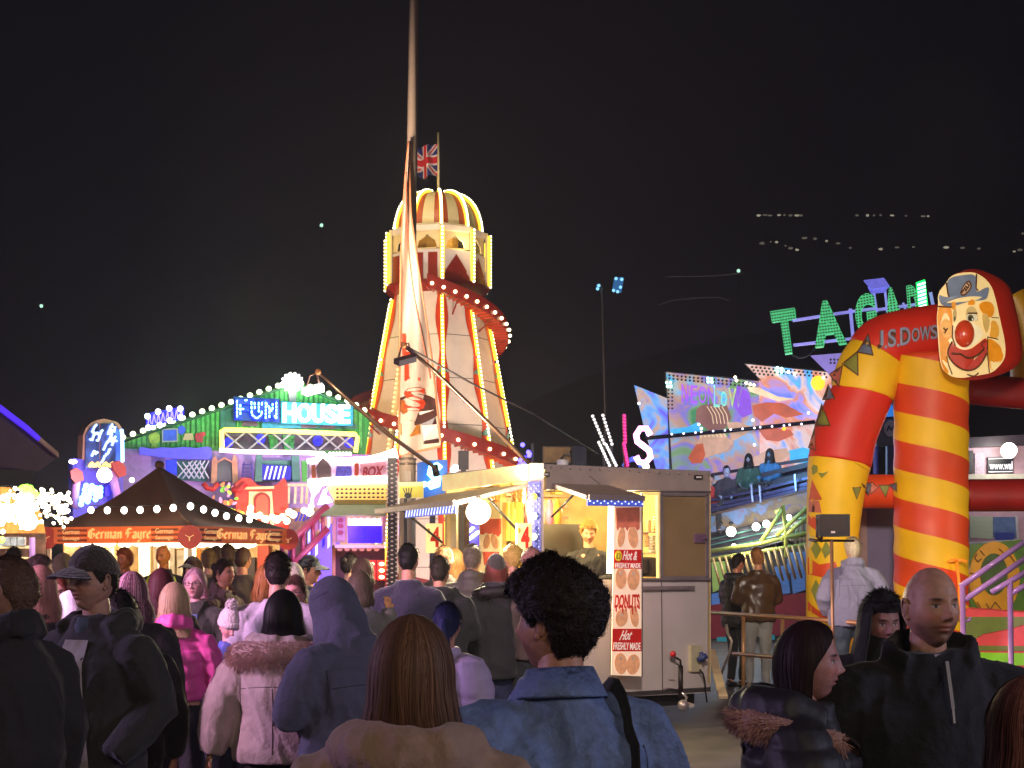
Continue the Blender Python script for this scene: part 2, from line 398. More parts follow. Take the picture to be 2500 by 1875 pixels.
    for k in (0, 3, 5, 7, 9, 1):
        a = ph + 2 * math.pi * (k + .5) / N
        def band(m, a=a):
            v = []
            for i in range(12):
                r_, z_ = dome(i / 12); r_ = r_ * .955 + .012
                for s_ in (-.16, .16): v.append((HSX + r_ * math.sin(a + s_ * .9), HSY - r_ * math.cos(a + s_ * .9), z_ + .01))
            m.add(v, [(2 * i, 2 * i + 1, 2 * i + 3, 2 * i + 2) for i in range(11)])
        part('dome_band', cream_p, t, band)
    # spiral chute
    pitch = 5.1; z0 = zh(722); turns = 2.12; n = 170
    def hel(i, dr, dz):
        a = R(-6) + turns * 2 * math.pi * i / n; z = z0 - pitch * turns * i / n; r = rad(z) + dr
        return Vector((HSX + r * math.sin(a), HSY - r * math.cos(a), z + dz))
    def strip(m, prof):
        v = [hel(i, dr, dz) for i in range(n + 1) for dr, dz in prof]; k = len(prof)
        f = [(i * k + j, i * k + (j + 1) % k, (i + 1) * k + (j + 1) % k, (i + 1) * k + j) for i in range(n) for j in range(k)]
        m.add(v, f)
    part('slide_bed', mat('slide_wood', (150, 110, 60), .35), t, lambda m: strip(m, [(.10, 0), (.62, 0), (.62, -.05), (.10, -.05)]))
    part('slide_outer_wall', dkred_p, t, lambda m: strip(m, [(.62, -.1), (.62, .34), (.67, .34), (.67, -.1)]))
    part('slide_inner_wall', dkred_p, t, lambda m: strip(m, [(.06, -.05), (.06, .26), (.11, .26), (.11, -.05)]))
    def slats(m):
        for i in range(0, n, 1):
            a_, b_ = hel(i, .1, -.09), hel(i, .65, -.09); m.bar(a_, b_, .05, .07)
    part('slide_slats', red_p, t, slats)
    def brk(m):
        for i in range(6, n - 4, 8):
            m.bar(hel(i, 0, -.55), hel(i, .6, -.12), .04); 
    part('slide_bracket', dkred_p, t, brk)
    def bl(m):
        for i in np.arange(1, n, 2.15):
            p = hel(i, .72, .06); m.ball(p, .062, 8, 6)
    part('slide_bulbs', bulb_w, t, bl)
    part('flagpole', cream_p, t, lambda m: m.tube([(HSX + .03, HSY, zd - .1), (HSX + .03, HSY, zh(324))], .045, 8))
    # union flag, waving, woven from a grid coloured by its pattern
    W_, H_ = 1.95, 1.12; nx, nz = 84, 48; v = []; col = []; m = MB()
    x1 = HSX + .02
    for j in range(nz + 1):
        for i in range(nx + 1):
            u, s_ = i / nx, j / nz
            xx = x1 - .02 - u * .9 - .03 * math.sin(u * 9); yy = HSY - .05 + .30 * math.sin(u * 10 + s_ * 1.6) * (u ** .4)
            zz = zh(352) - .13 * u * 1.0 - s_ * (H_ - .03) + .10 * math.sin(u * 7 + 1 + s_) * u
            v.append((xx, yy, zz))
    def fc(u, s_):
        x, y = (u - .5) * 2, (s_ - .5); 
        if abs(x) < .12 or abs(y) < .10: return 2
        if abs(x) < .20 or abs(y) < .167: return 1
        d = abs(abs(x) * .5 - abs(y)) * .894; side = (abs(x) * .5 - abs(y))
        if d < .035: return 2
        if d < .10: return 1
        return 0
    fm = [fc((i + .5) / nx, (j + .5) / nz) for j in range(nz) for i in range(nx)]
    ff = [(j * (nx + 1) + i, j * (nx + 1) + i + 1, (j + 1) * (nx + 1) + i + 1, (j + 1) * (nx + 1) + i) for j in range(nz) for i in range(nx)]
    m.add(v, ff, 0, True); m.m = fm
    o = m.build('flag', [mat('flag_blue', (24, 34, 120), .8), mat('flag_white', (226, 214, 220), .8), mat('flag_red', (206, 26, 40), .8)], base=(HSX, HSY, zh(352)))
    tag(o, 'union flag flying from the pole on top of the helter skelter', 'flag')
    lamp('POINT', 'helter_lamp_cabin', (HSX + .9, HSY - 1.3, zt + 1.4), 40, (1, .75, .3), .3)
    lamp('POINT', 'helter_lamp_dome', (HSX - .6, HSY - 3.2, zd + .2), 90, (1, .8, .45), .4)
    lamp('AREA', 'helter_flood', (HSX + 3, HSY - 14, 1.2), 1250, (1, .74, .62), 2, (HSX, HSY, 6.5))  # added fill that lights the tower walls, not a fixture
    lamp('AREA', 'helter_flood', (HSX - 6, HSY - 7, 9.5), 300, (1, .6, .25), 1.5, (HSX, HSY, 8))  # second added fill, from the upper left of the tower
    lamp('POINT', 'slide_lamp', (HSX + 3.6, HSY - 1.6, 8.3), 60, (1, .5, .22), .2)
helter()

# ================================================================== fun house
def funhouse():
    pl = Pl.px(300, 41, 870, 43.5); lab = 'green lit fun house facade with blue and white light bulb lettering and a sloping roof'
    base = pl.at(580, 1400); t = thing('fun_house', lab, 'fun house', (base.x, base.y, 0))
    G = lambda m, pts, off=0, th=.08: pl.poly(m, pts, off, th)
    green = mat('plank_green', (44, 150, 60), .5, var=.3, stripe=(9, 9, .4), scale=1.2); teal = mat('plank_teal', (60, 120, 120), .5, var=.25, stripe=(9, 9, .4), scale=1.2)
    lil = mat('funhouse_lilac', (150, 120, 190), .5, var=.15); blu = mat('funhouse_blue', (50, 50, 200), .5, var=.2)
    part('gable_wall', green, t, lambda m: G(m, [(300, 1072), (575, 983), (700, 938), (742, 938), (872, 992), (905, 1012), (890, 1130), (300, 1130)], 0, .2))
    def planks(m):
        for x in range(312, 880, 12):
            yt = 1070 - (x - 300) * .323 if x < 700 else 940 + (x - 720) * .35
            if x > 535 and x < 872: yb = 1046
            else: yb = 1092
            pl.poly(m, [(x, yt + 6), (x + 7, yt + 4), (x + 7 + RNG.integers(-2, 3), yb), (x + RNG.integers(-2, 3), yb)], .03, .03)
    part('plank_batten', mat('plank_light', (90, 190, 90), .5, var=.3), t, planks)
    part('side_gable', teal, t, lambda m: (G(m, [(560, 985), (575, 984), (575, 1042), (538, 1042), (538, 998)], .06, .05), G(m, [(640, 1020), (870, 1036), (870, 1046), (640, 1046)], .06, .05)))
    def brows(m):
        for cx, cy, r in ((610, 1040, 20), (750, 1044, 22), (800, 1046, 18)): G(m, ell(cx, cy, r, r * .9, 14, 180, 360), .08, .05)
    part('arched_panel', mat('plum_panel', (110, 70, 96), .5), t, brows)
    part('cyan_panel', mat('cyan_panel', (40, 150, 190), .5), t, lambda m: G(m, [(640, 1018), (735, 1022), (735, 1045), (640, 1045)], .09, .05))
    # laundry line pictures on the planks
    part('picture_tree', mat('leaf_yellowgreen', (150, 190, 60), .5, var=.3), t, lambda m: (G(m, ell(377, 1070, 14, 17, 12), .09, .05), G(m, [(372, 1080), (382, 1080), (386, 1094), (368, 1094)], .1, .05)))
    part('window', mat('window_blue', (60, 90, 210), .3), t, lambda m: G(m, [(398, 1050), (432, 1049), (432, 1076), (398, 1077)], .12, .05))
    part('window_frame', mat('frame_stone', (150, 160, 150), .5), t, lambda m: pl.line(m, [(397, 1048), (433, 1047), (433, 1077), (397, 1078), (397, 1048)], 3, .14, .06))
    part('painted_flower', mat('flower_blue', (50, 80, 220), .5), t, lambda m: G(m, ell(443, 1050, 10, 11, 10), .09, .04))
    part('painted_shirt', mat('shirt_tan', (190, 170, 130), .5), t, lambda m: G(m, [(452, 1058), (470, 1058), (474, 1074), (446, 1074)], .09, .04))
    part('painted_shirt', mat('shirt_red', (200, 40, 70), .5), t, lambda m: G(m, [(478, 1058), (500, 1054), (502, 1062), (496, 1066), (495, 1080), (480, 1079), (476, 1066)], .09, .04))
    # roofline bulbs and the star at the apex
    roof = [pl.at(x, y, .15) for x, y in ((300, 1068), (575, 978), (672, 944), (700, 936))]
    roof2 = [pl.at(x, y, .15) for x, y in ((735, 936), (800, 960), (872, 990), (905, 1012))]
    b1 = glow('bulb_green_white', (225, 255, 190), 3.4)
    part('roof_bulbs', b1, t, lambda m: (bulbs(m, roof, .30, .085, 8, 6), bulbs(m, roof2, .30, .085, 8, 6)))
    part('roof_fascia', mat('fascia_green', (30, 90, 50), .5), t, lambda m: (m.tube([p - Vector((0, 0, .1)) for p in roof], .06, 6), m.tube([p - Vector((0, 0, .1)) for p in roof2], .06, 6)))
    def star(m):
        c_ = (715, 933); pts = []
        for i in range(28): r_ = 27 if i % 2 == 0 else 21; a = math.pi * i / 14; pts.append((c_[0] + r_ * math.cos(a), c_[1] + r_ * .92 * math.sin(a)))
        G(m, pts, .35, .2)
    part('star_lamp', glow('star_white', (250, 255, 240), 6), t, star)
    part('star_post', mat('grey_metal', (120, 120, 120), .4), t, lambda m: G(m, [(704, 955), (724, 955), (722, 986), (706, 986)], .12, .05))
    # sign lettering with bulbs
    fun = glow('sign_deep_blue', (10, 24, 235), 1.4); ice = glow('sign_ice', (150, 235, 255), 5); hs = glow('sign_white_blue', (225, 242, 255), 5)
    part('sign_letters_fun', fun, t, lambda m: [ptext(pl, m, ch, [(x, 974 + (x - 575) * .05), (x + 33, 976 + (x - 575) * .05), (x + 33, 1024 + (x - 575) * .06), (x, 1023 + (x - 575) * .06)], .5, .12, offset=.045) for ch, x in (('F', 576), ('U', 611), ('N', 646))])
    def dashes(m):
        rr = random.Random(3)
        seg = {576: [((3, 2), (3, 46)), ((3, 3), (30, 3)), ((3, 24), (22, 24)), ((11, 12), (11, 40))], 611: [((3, 3), (4, 36)), ((4, 36), (16, 46)), ((16, 46), (28, 36)), ((28, 36), (29, 3)), ((11, 5), (12, 34)), ((21, 5), (21, 32))], 646: [((3, 3), (3, 46)), ((3, 4), (29, 44)), ((29, 3), (29, 46)), ((12, 14), (12, 44)), ((20, 6), (20, 24))]}
        for x0, ss in seg.items():
            for (a, b), (c_, d) in ss:
                L = math.hypot(c_ - a, d - b); nn = max(2, int(L / 8.5))
                for i in range(nn):
                    u0, u1 = (i + .15) / nn, (i + .7) / nn; yo = 974 + (x0 - 575) * .055
                    if rr.random() < .12: continue
                    pl.line(m, [(x0 + a + (c_ - a) * u0, yo + b + (d - b) * u0), (x0 + a + (c_ - a) * u1, yo + b + (d - b) * u1)], 2.6, .56, .04)
    part('sign_bulbs_fun', ice, t, dashes)
    part('sign_letters_house', hs, t, lambda m: [ptext(pl, m, ch, [(x, 983 + i * 1.1), (x + wd, 984 + i * 1.1), (x + wd, 1031 + i * .6), (x, 1030 + i * .6)], .5, .12, offset=.028) for i, (ch, x, wd) in enumerate((('H', 692, 31), ('O', 727, 34), ('U', 764, 29), ('S', 797, 27), ('E', 828, 27)))])
    part('sign_backing', mat('sign_backing_blue', (22, 50, 150), .5), t, lambda m: G(m, [(570, 968), (682, 974), (682, 1032), (570, 1026)], .30, .05))
    part('sign_backing_teal', mat('sign_backing_teal', (40, 140, 170), .5), t, lambda m: G(m, [(686, 980), (862, 990), (862, 1040), (686, 1034)], .30, .05))
    # second small sign on the left slope
    part('small_sign', mat('small_sign_blue', (26, 14, 200), .4, emit=.7, ecol=(30, 16, 240)), t, lambda m: G(m, [(356, 1010), (449, 992), (450, 1022), (358, 1042)], .6, .12))
    def sw(m):
        for i in range(8): x = 361 + i * 11; pl.line(m, [(x, 1038 - i * 2.4), (x + 4, 1014 - i * 2.2), (x + 8, 1034 - i * 2.4)], 2.6, .63, .03)
    part('small_sign_lettering', glow('sign_violet', (130, 110, 255), 1.2), t, sw)
    part('small_sign_bulbs', glow('bulb_ice', (225, 235, 255), 4), t, lambda m: [m.ball(pl.at(x, y, .7), .085, 8, 6) for x, y in ((360, 1016), (386, 1005), (413, 997), (440, 998), (441, 1019), (415, 1027), (390, 1038), (362, 1044))])
    # rope-light truss box
    ylw = glow('rope_light_yellow', (255, 232, 84), 2.6)
    part('balcony_rope_light', ylw, t, lambda m: m.tube([pl.at(x, y, .8) for x, y in ((542, 1098), (541, 1052), (548, 1049), (700, 1053), (868, 1060), (873, 1068), (868, 1104))], .065, 8))
    part('balcony_truss', mat('truss_grey', (150, 140, 150), .4), t, lambda m: [pl.line(m, [(x, 1056), (x + 50, 1098)], 4, .7, .04) and pl.line(m, [(x + 50, 1056), (x, 1098)], 4, .74, .04) for x in (548, 606, 664, 722, 780, 818)])
    part('truss_backing', mat('truss_purple', (70, 50, 80), .5, var=.3), t, lambda m: G(m, [(543, 1052), (872, 1062), (868, 1100), (543, 1096)], .3, .05))
    def ovals(m):
        for x, y in ((558, 1080), (636, 1072), (776, 1076), (852, 1080)): G(m, ell(x, y, 12, 13, 14), .36, .04)
    part('blue_porthole', mat('porthole_blue', (30, 30, 230), .4, emit=.5, ecol=(26, 26, 240)), t, ovals)
    part('green_panel', green, t, lambda m: (G(m, [(655, 1062), (680, 1063), (676, 1098), (660, 1098)], .35, .04), G(m, [(690, 1062), (720, 1064), (716, 1098), (694, 1098)], .36, .04)))
    part('step_light', glow('led_pink_white', (255, 225, 235), 3.5), t, lambda m: (m.tube([pl.at(x, y, .9) for x, y in ((536, 1099), (600, 1103), (700, 1104), (790, 1107))], .06, 8), [m.ball(pl.at(x, 1108, .95), .06, 6, 4) for x in range(806, 862, 8)]))
    # middle storey
    part('middle_wall', mat('lilac_wall', (170, 130, 210), .5, var=.15), t, lambda m: G(m, [(300, 1095), (905, 1110), (905, 1240), (300, 1240)], .05, .2))
    def brk(m):
        G(m, [(340, 1092), (350, 1092), (372, 1096), (395, 1092), (420, 1094), (450, 1091), (480, 1094), (505, 1090), (516, 1094), (518, 1122), (430, 1120), (340, 1110)], .4, .1)
    part('scalloped_awning', mat('awning_violet', (90, 80, 235), .5, emit=.12), t, brk)
    part('blue_door', mat('door_blue', (20, 40, 235), .5, emit=.3), t, lambda m: G(m, [(405, 1122), (432, 1122), (432, 1160), (405, 1150)], .45, .05))
    part('trellis', mat('trellis_white', (200, 190, 230), .5), t, lambda m: [pl.line(m, [(432 + i * 14, 1168), (470 + i * 10, 1125)], 3, .42, .03) and pl.line(m, [(432 + i * 14, 1128), (462 + i * 12, 1168)], 3, .45, .03) for i in range(5)])
    part('trellis_wall', teal, t, lambda m: G(m, [(432, 1124), (505, 1124), (505, 1176), (432, 1172)], .2, .05))
    def frames(m):
        for x0, x1, yt in ((515, 582, 1112),):
            G(m, [(x0, 1180), (x0 + 3, yt + 10), (x0 + 11, yt), (x0 + 16, yt + 12), (x0 + 14, 1180)], .5, .08)
            G(m, [(x1, 1180), (x1 - 3, yt + 6), (x1 - 10, yt - 4), (x1 - 16, yt + 12), (x1 - 14, 1180)], .5, .08)
            G(m, [(x0 + 12, yt + 16), ((x0 + x1) / 2, yt + 4), (x1 - 12, yt + 16), (x1 - 12, yt + 20), ((x0 + x1) / 2, yt + 9), (x0 + 12, yt + 20)], .52, .08)
    part('window_frame', mat('frame_tan', (190, 130, 110), .5), t, frames)
    part('window', mat('window_darkgreen', (40, 66, 60), .3), t, lambda m: G(m, [(528, 1132), (550, 1120), (570, 1130), (570, 1176), (528, 1176)], .4, .05))
    part('bay_panel', mat('bay_teal', (60, 110, 110), .5), t, lambda m: (G(m, [(626, 1110), (640, 1110), (640, 1176), (622, 1176)], .5, .1), G(m, [(712, 1112), (730, 1112), (734, 1176), (714, 1176)], .5, .1), G(m, [(640, 1124), (714, 1124), (714, 1176), (640, 1176)], .3, .1)))
    part('striped_window', mat('stripe_blue', (30, 24, 170), .4, emit=.3), t, lambda m: G(m, [(640, 1134), (712, 1138), (710, 1172), (640, 1172)], .45, .05))
    part('window_stripes', glow('stripe_ice', (190, 190, 255), 1.3), t, lambda m: [pl.poly(m, [(644 + i * 11, 1170), (648 + i * 11, 1170), (656 + i * 11, 1138), (652 + i * 11, 1138)], .47, .03) for i in range(5)])
    part('painted_panel', mat('panel_green2', (60, 150, 60), .5), t, lambda m: G(m, [(736, 1125), (750, 1125), (750, 1176), (738, 1176)], .5, .05))
    part('ladder', mat('ladder_blue', (60, 30, 150), .5), t, lambda m: (pl.line(m, [(590, 1175), (596, 1128)], 4, .6), pl.line(m, [(618, 1175), (614, 1128)], 4, .6), [pl.line(m, [(592, y), (616, y)], 3, .6) for y in range(1134, 1176, 9)]))
    # lower storey
    part('lower_wall', mat('funhouse_tan', (180, 130, 110), .5, var=.2), t, lambda m: G(m, [(300, 1240), (905, 1240), (905, 1505), (300, 1511)], .05, .2))
    def booth(m):
        G(m, [(574, 1182), (592, 1166), (612, 1168), (628, 1184), (660, 1190), (682, 1180), (694, 1166), (702, 1182), (706, 1300), (580, 1300)], .9, .3)
    part('puppet_arch', mat('booth_red', (214, 50, 30), .45, var=.1, emit=.05), t, booth)
    part('arch_trim', mat('booth_cream', (250, 216, 150), .5), t, lambda m: (pl.line(m, [(596, 1192), (668, 1190)], 6, .95), G(m, [(608, 1200), (664, 1200), (670, 1290), (606, 1290)], .95, .06)))
    part('booth_arch', mat('booth_arch_red', (150, 20, 20), .5), t, lambda m: G(m, [(620, 1290), (620, 1225)] + ell(640, 1222, 20, 20, 12, 180, 360) + [(660, 1225), (660, 1290)], 1.0, .05))
    part('booth_door', mat('booth_red_glow', (255, 80, 50), .4, emit=.6, ecol=(255, 60, 40)), t, lambda m: G(m, [(625, 1290), (625, 1226)] + ell(640, 1224, 15, 16, 12, 180, 360) + [(655, 1226), (655, 1290)], 1.03, .05))
    part('swag', mat('swag_red', (190, 30, 30), .5), t, lambda m: (m.tube([pl.at(x, y, 1.0) for x, y in ((496, 1180), (506, 1192), (520, 1194), (532, 1180))], .08, 8), m.tube([pl.at(x, y, 1.0) for x, y in ((566, 1196), (584, 1196), (600, 1180))], .09, 8)))
    cols_ = [((228, 236, 90), 'flower_yellow'), ((240, 150, 190), 'flower_pink'), ((120, 200, 60), 'flower_green'), ((255, 120, 60), 'flower_orange')]
    def flow(m, mi):
        rr = random.Random(mi)
        for _ in range(16):
            x, y = rr.uniform(520, 600), rr.uniform(1180, 1260); G(m, ell(x, y, rr.uniform(3, 8), rr.uniform(2, 6), 8, rot=rr.uniform(0, 180)), .75 + .02 * rr.randint(0, 8) + .003 * mi, .02)
    for i, (c_, nme) in enumerate(cols_): part('painted_flowers', mat(nme, c_, .5, emit=.35, ecol=c_), t, lambda m, i=i: flow(m, i))
    part('baluster', mat('baluster_lilac', (200, 180, 150), .5), t, lambda m: (pl.line(m, [(698, 1184), (752, 1184)], 7, .9), [pl.line(m, [(x, 1190), (x - 2, 1228)], 6, .9) for x in (706, 722, 738, 750)]))
    part('counter_lights', glow('led_cream', (255, 240, 190), 3.0), t, lambda m: [m.ball(pl.at(x, y, 1.1), .08 + .05 * RNG.random(), 8, 6) for x, y in [(610, 1250), (620, 1262), (634, 1258), (648, 1268), (664, 1262), (676, 1268), (690, 1262), (706, 1250), (716, 1256), (700, 1272), (742, 1246), (756, 1250), (760, 1236), (612, 1240), (606, 1262)]])
    part('blue_awning', mat('awning_zig', (40, 40, 190), .4, emit=.2), t, lambda m: [pl.poly(m, [(720 + i * 9, 1272), (725 + i * 9, 1272), (733 + i * 9, 1250), (728 + i * 9, 1250)], .95, .03) for i in range(5)])
    part('red_portal', mat('portal_red', (196, 26, 44), .4, emit=.12, ecol=(220, 20, 40)), t, lambda m: G(m, [(618, 1508), (618, 1325)] + ell(643, 1330, 25, 22, 12, 180, 360) + [(668, 1325), (668, 1508)], 1.2, .1))
    part('portal_trim', mat('portal_rose', (200, 130, 140), .5), t, lambda m: m.tube([pl.at(x, y, 1.2) for x, y in [(616, 1508), (616, 1325)] + ell(643, 1328, 28, 25, 12, 180, 360) + [(671, 1325), (671, 1508)]], .1, 8))
    # stairs
    part('stair_stringer', mat('stair_violet', (70, 10, 200), .5, emit=.25, ecol=(60, 0, 230)), t, lambda m: G(m, [(700, 1508), (700, 1400), (790, 1300), (830, 1262), (830, 1508)], 1.3, .2))
    part('stair_panel', mat('stair_rose', (140, 60, 120), .5), t, lambda m: [pl.poly(m, [(700 + i * 17, 1385 - i * 21), (712 + i * 17, 1370 - i * 20), (712 + i * 17, 1312 - i * 12), (700 + i * 17, 1324 - i * 12)], 1.5, .06) for i in range(0, 7, 2)])
    part('stair_rail', mat('rail_plum', (140, 40, 70), .45), t, lambda m: (m.tube([pl.at(x, y, 1.6) for x, y in ((690, 1352), (715, 1315), (800, 1236))], .12, 8), m.tube([pl.at(x, y, 1.6) for x, y in ((694, 1400), (800, 1290))], .10, 8), [m.tube([pl.at(x, y, 1.6), pl.at(x, y - 46, 1.6)], .06, 6) for x, y in ((716, 1376), (740, 1348), (764, 1322), (788, 1300))]))
    part('stair_lights', glow('stair_blue_white', (130, 130, 255), 2.2), t, lambda m: [pl.poly(m, [(x, y), (x + 6, y - 8), (x + 6, y + 22), (x, y + 30)], 1.54, .03) for x, y in ((752, 1300), (752, 1345), (782, 1280), (800, 1262), (800, 1310), (770, 1330))])
    lamp('POINT', 'funhouse_lamp_green', tuple(pl.at(640, 960, 3)), 130, (.25, 1, .3), .3)
    lamp('POINT', 'funhouse_lamp_green', tuple(pl.at(450, 990, 5)), 80, (.3, 1, .35), .3)
    lamp('POINT', 'funhouse_lamp_sign', tuple(pl.at(770, 1000, 2.0)), 110, (.5, .8, 1), .3)
    lamp('POINT', 'funhouse_lamp_violet', tuple(pl.at(430, 1150, 5)), 36, (.35, .3, 1), .3)
    lamp('POINT', 'funhouse_lamp_pink', tuple(pl.at(620, 1130, 3.0)), 45, (1, .6, .9), .3)
    lamp('POINT', 'funhouse_lamp_warm', tuple(pl.at(640, 1250, 3.5)), 80, (1, .65, .35), .4)
    lamp('POINT', 'funhouse_lamp_violet', tuple(pl.at(780, 1350, 3.0)), 110, (.3, .1, 1), .3)
funhouse()

def left_ride():                 # the tall mirrored ride sign beside the fun house
    pl = Pl.px(170, 38, 320, 39.5); b = pl.at(250, 1400)
    t = thing('ride_sign_tower', 'tall rounded ride sign of mirrored panels between two red squares left of the fun house', 'ride sign', (b.x, b.y, 0))
    outline = [(200, 1150), (203, 1062), (210, 1045), (222, 1032), (236, 1026), (254, 1022), (270, 1026), (286, 1030), (296, 1042), (302, 1060), (304, 1150)]
    part('frame', mat('copper_frame', (170, 110, 96), .35, metal=.3), t, lambda m: pl.poly(m, outline, 0, .25))
    art = mat('mirror_art', (110, 130, 220), .12, metal=.6, emit=.0, var=.45, scale=3, stripe=(2, 2, .8))
    part('mirror_panel', art, t, lambda m: (pl.poly(m, [(208, 1144), (210, 1062), (222, 1042), (243, 1034), (243, 1144)], .04, .05), pl.poly(m, [(247, 1144), (247, 1034), (280, 1034), (294, 1054), (296, 1144)], .04, .05)))
    def sq(m):
        rr = random.Random(5)
        for i in range(16):
            x, y = rr.uniform(212, 286), rr.uniform(1046, 1130); pts = [pl.at(x + 3.0 * k, y + 5 * math.sin(k * 1.1 + i) - k * rr.uniform(1.5, 4), .08) for k in range(5)]
            m.tube(pts, .035, 5)
    part('scroll_light', glow('scroll_ice', (170, 200, 255), 1.3), t, sq)
    part('scroll_light_warm', glow('scroll_amber', (255, 190, 110), 1.0), t, lambda m: [m.tube([pl.at(x + k * 3, 1140 - 10 * math.sin(k * .8) , .09) for k in range(5)], .05, 5) for x in (218, 232, 252, 268, 280)])
    part('edge_bulbs', glow('bulb_blue_white', (120, 170, 255), 3.5), t, lambda m: [m.ball(pl.at(297 + .6 * i ** .5, y, .15), .06, 6, 4) for i, y in enumerate(range(1052, 1130, 6))])
    part('lower_panel', mat('panel_violet', (70, 50, 190), .4, var=.3, emit=.15), t, lambda m: pl.poly(m, [(178, 1522), (178, 1118), (204, 1122), (300, 1150), (306, 1520)], .0, .2))
    part('pink_pillar', mat('pillar_pink', (200, 130, 200), .5), t, lambda m: (m.tube([pl.at(188, 1150, .2), pl.at(180, 1240, .2)], .12, 8), m.tube([pl.at(272, 1150, .2), pl.at(290, 1230, .2)], .12, 8)))
    part('red_square', mat('square_red', (170, 36, 34), .5), t, lambda m: pl.poly(m, [(172, 1150), (186, 1142), (202, 1152), (205, 1172), (185, 1180), (174, 1168)], .4, .08))
    part('red_square', mat('square_red', (170, 36, 34), .5), t, lambda m: pl.poly(m, [(274, 1130), (290, 1124), (308, 1140), (308, 1160), (292, 1166), (278, 1148)], .4, .08))
    part('ring_panel', mat('ring_blue', (50, 30, 200), .4, emit=.25), t, lambda m: (pl.poly(m, [(256, 1190), (276, 1174), (282, 1196), (268, 1210), (258, 1212)], .1, .05), pl.poly(m, [(186, 1186), (202, 1182), (206, 1206), (192, 1214)], .1, .05)))
    rr = random.Random(8)
    part('light_cluster', glow('cluster_cyan', (120, 225, 255), 4), t, lambda m: [m.ball(pl.at(x, y, .5), .075, 6, 5) for x, y in [(210, 1186), (207, 1196), (206, 1206), (204, 1214), (200, 1222), (224, 1187), (221, 1196), (219, 1206), (217, 1215), (214, 1224), (214, 1212), (200, 1216), (198, 1231), (234, 1192), (245, 1192), (234, 1201), (245, 1201), (234, 1210), (244, 1211), (233, 1219)]])
    part('lamp_white', glow('lamp_hot', (255, 246, 226), 9), t, lambda m: m.ball(pl.at(255, 1160, .9), .20, 12, 8))
    part('lamp_white', glow('lamp_hot', (255, 246, 226), 9), t, lambda m: (m.ball(pl.at(178, 1127, .5), (.11, .08, .06), 8, 6), m.ball(pl.at(322, 1172, .5), .07, 8, 6)))
    lamp('POINT', 'ride_sign_lamp', tuple(pl.at(255, 1160, 1.6)), 160, (.8, .75, 1), .3)
left_ride()

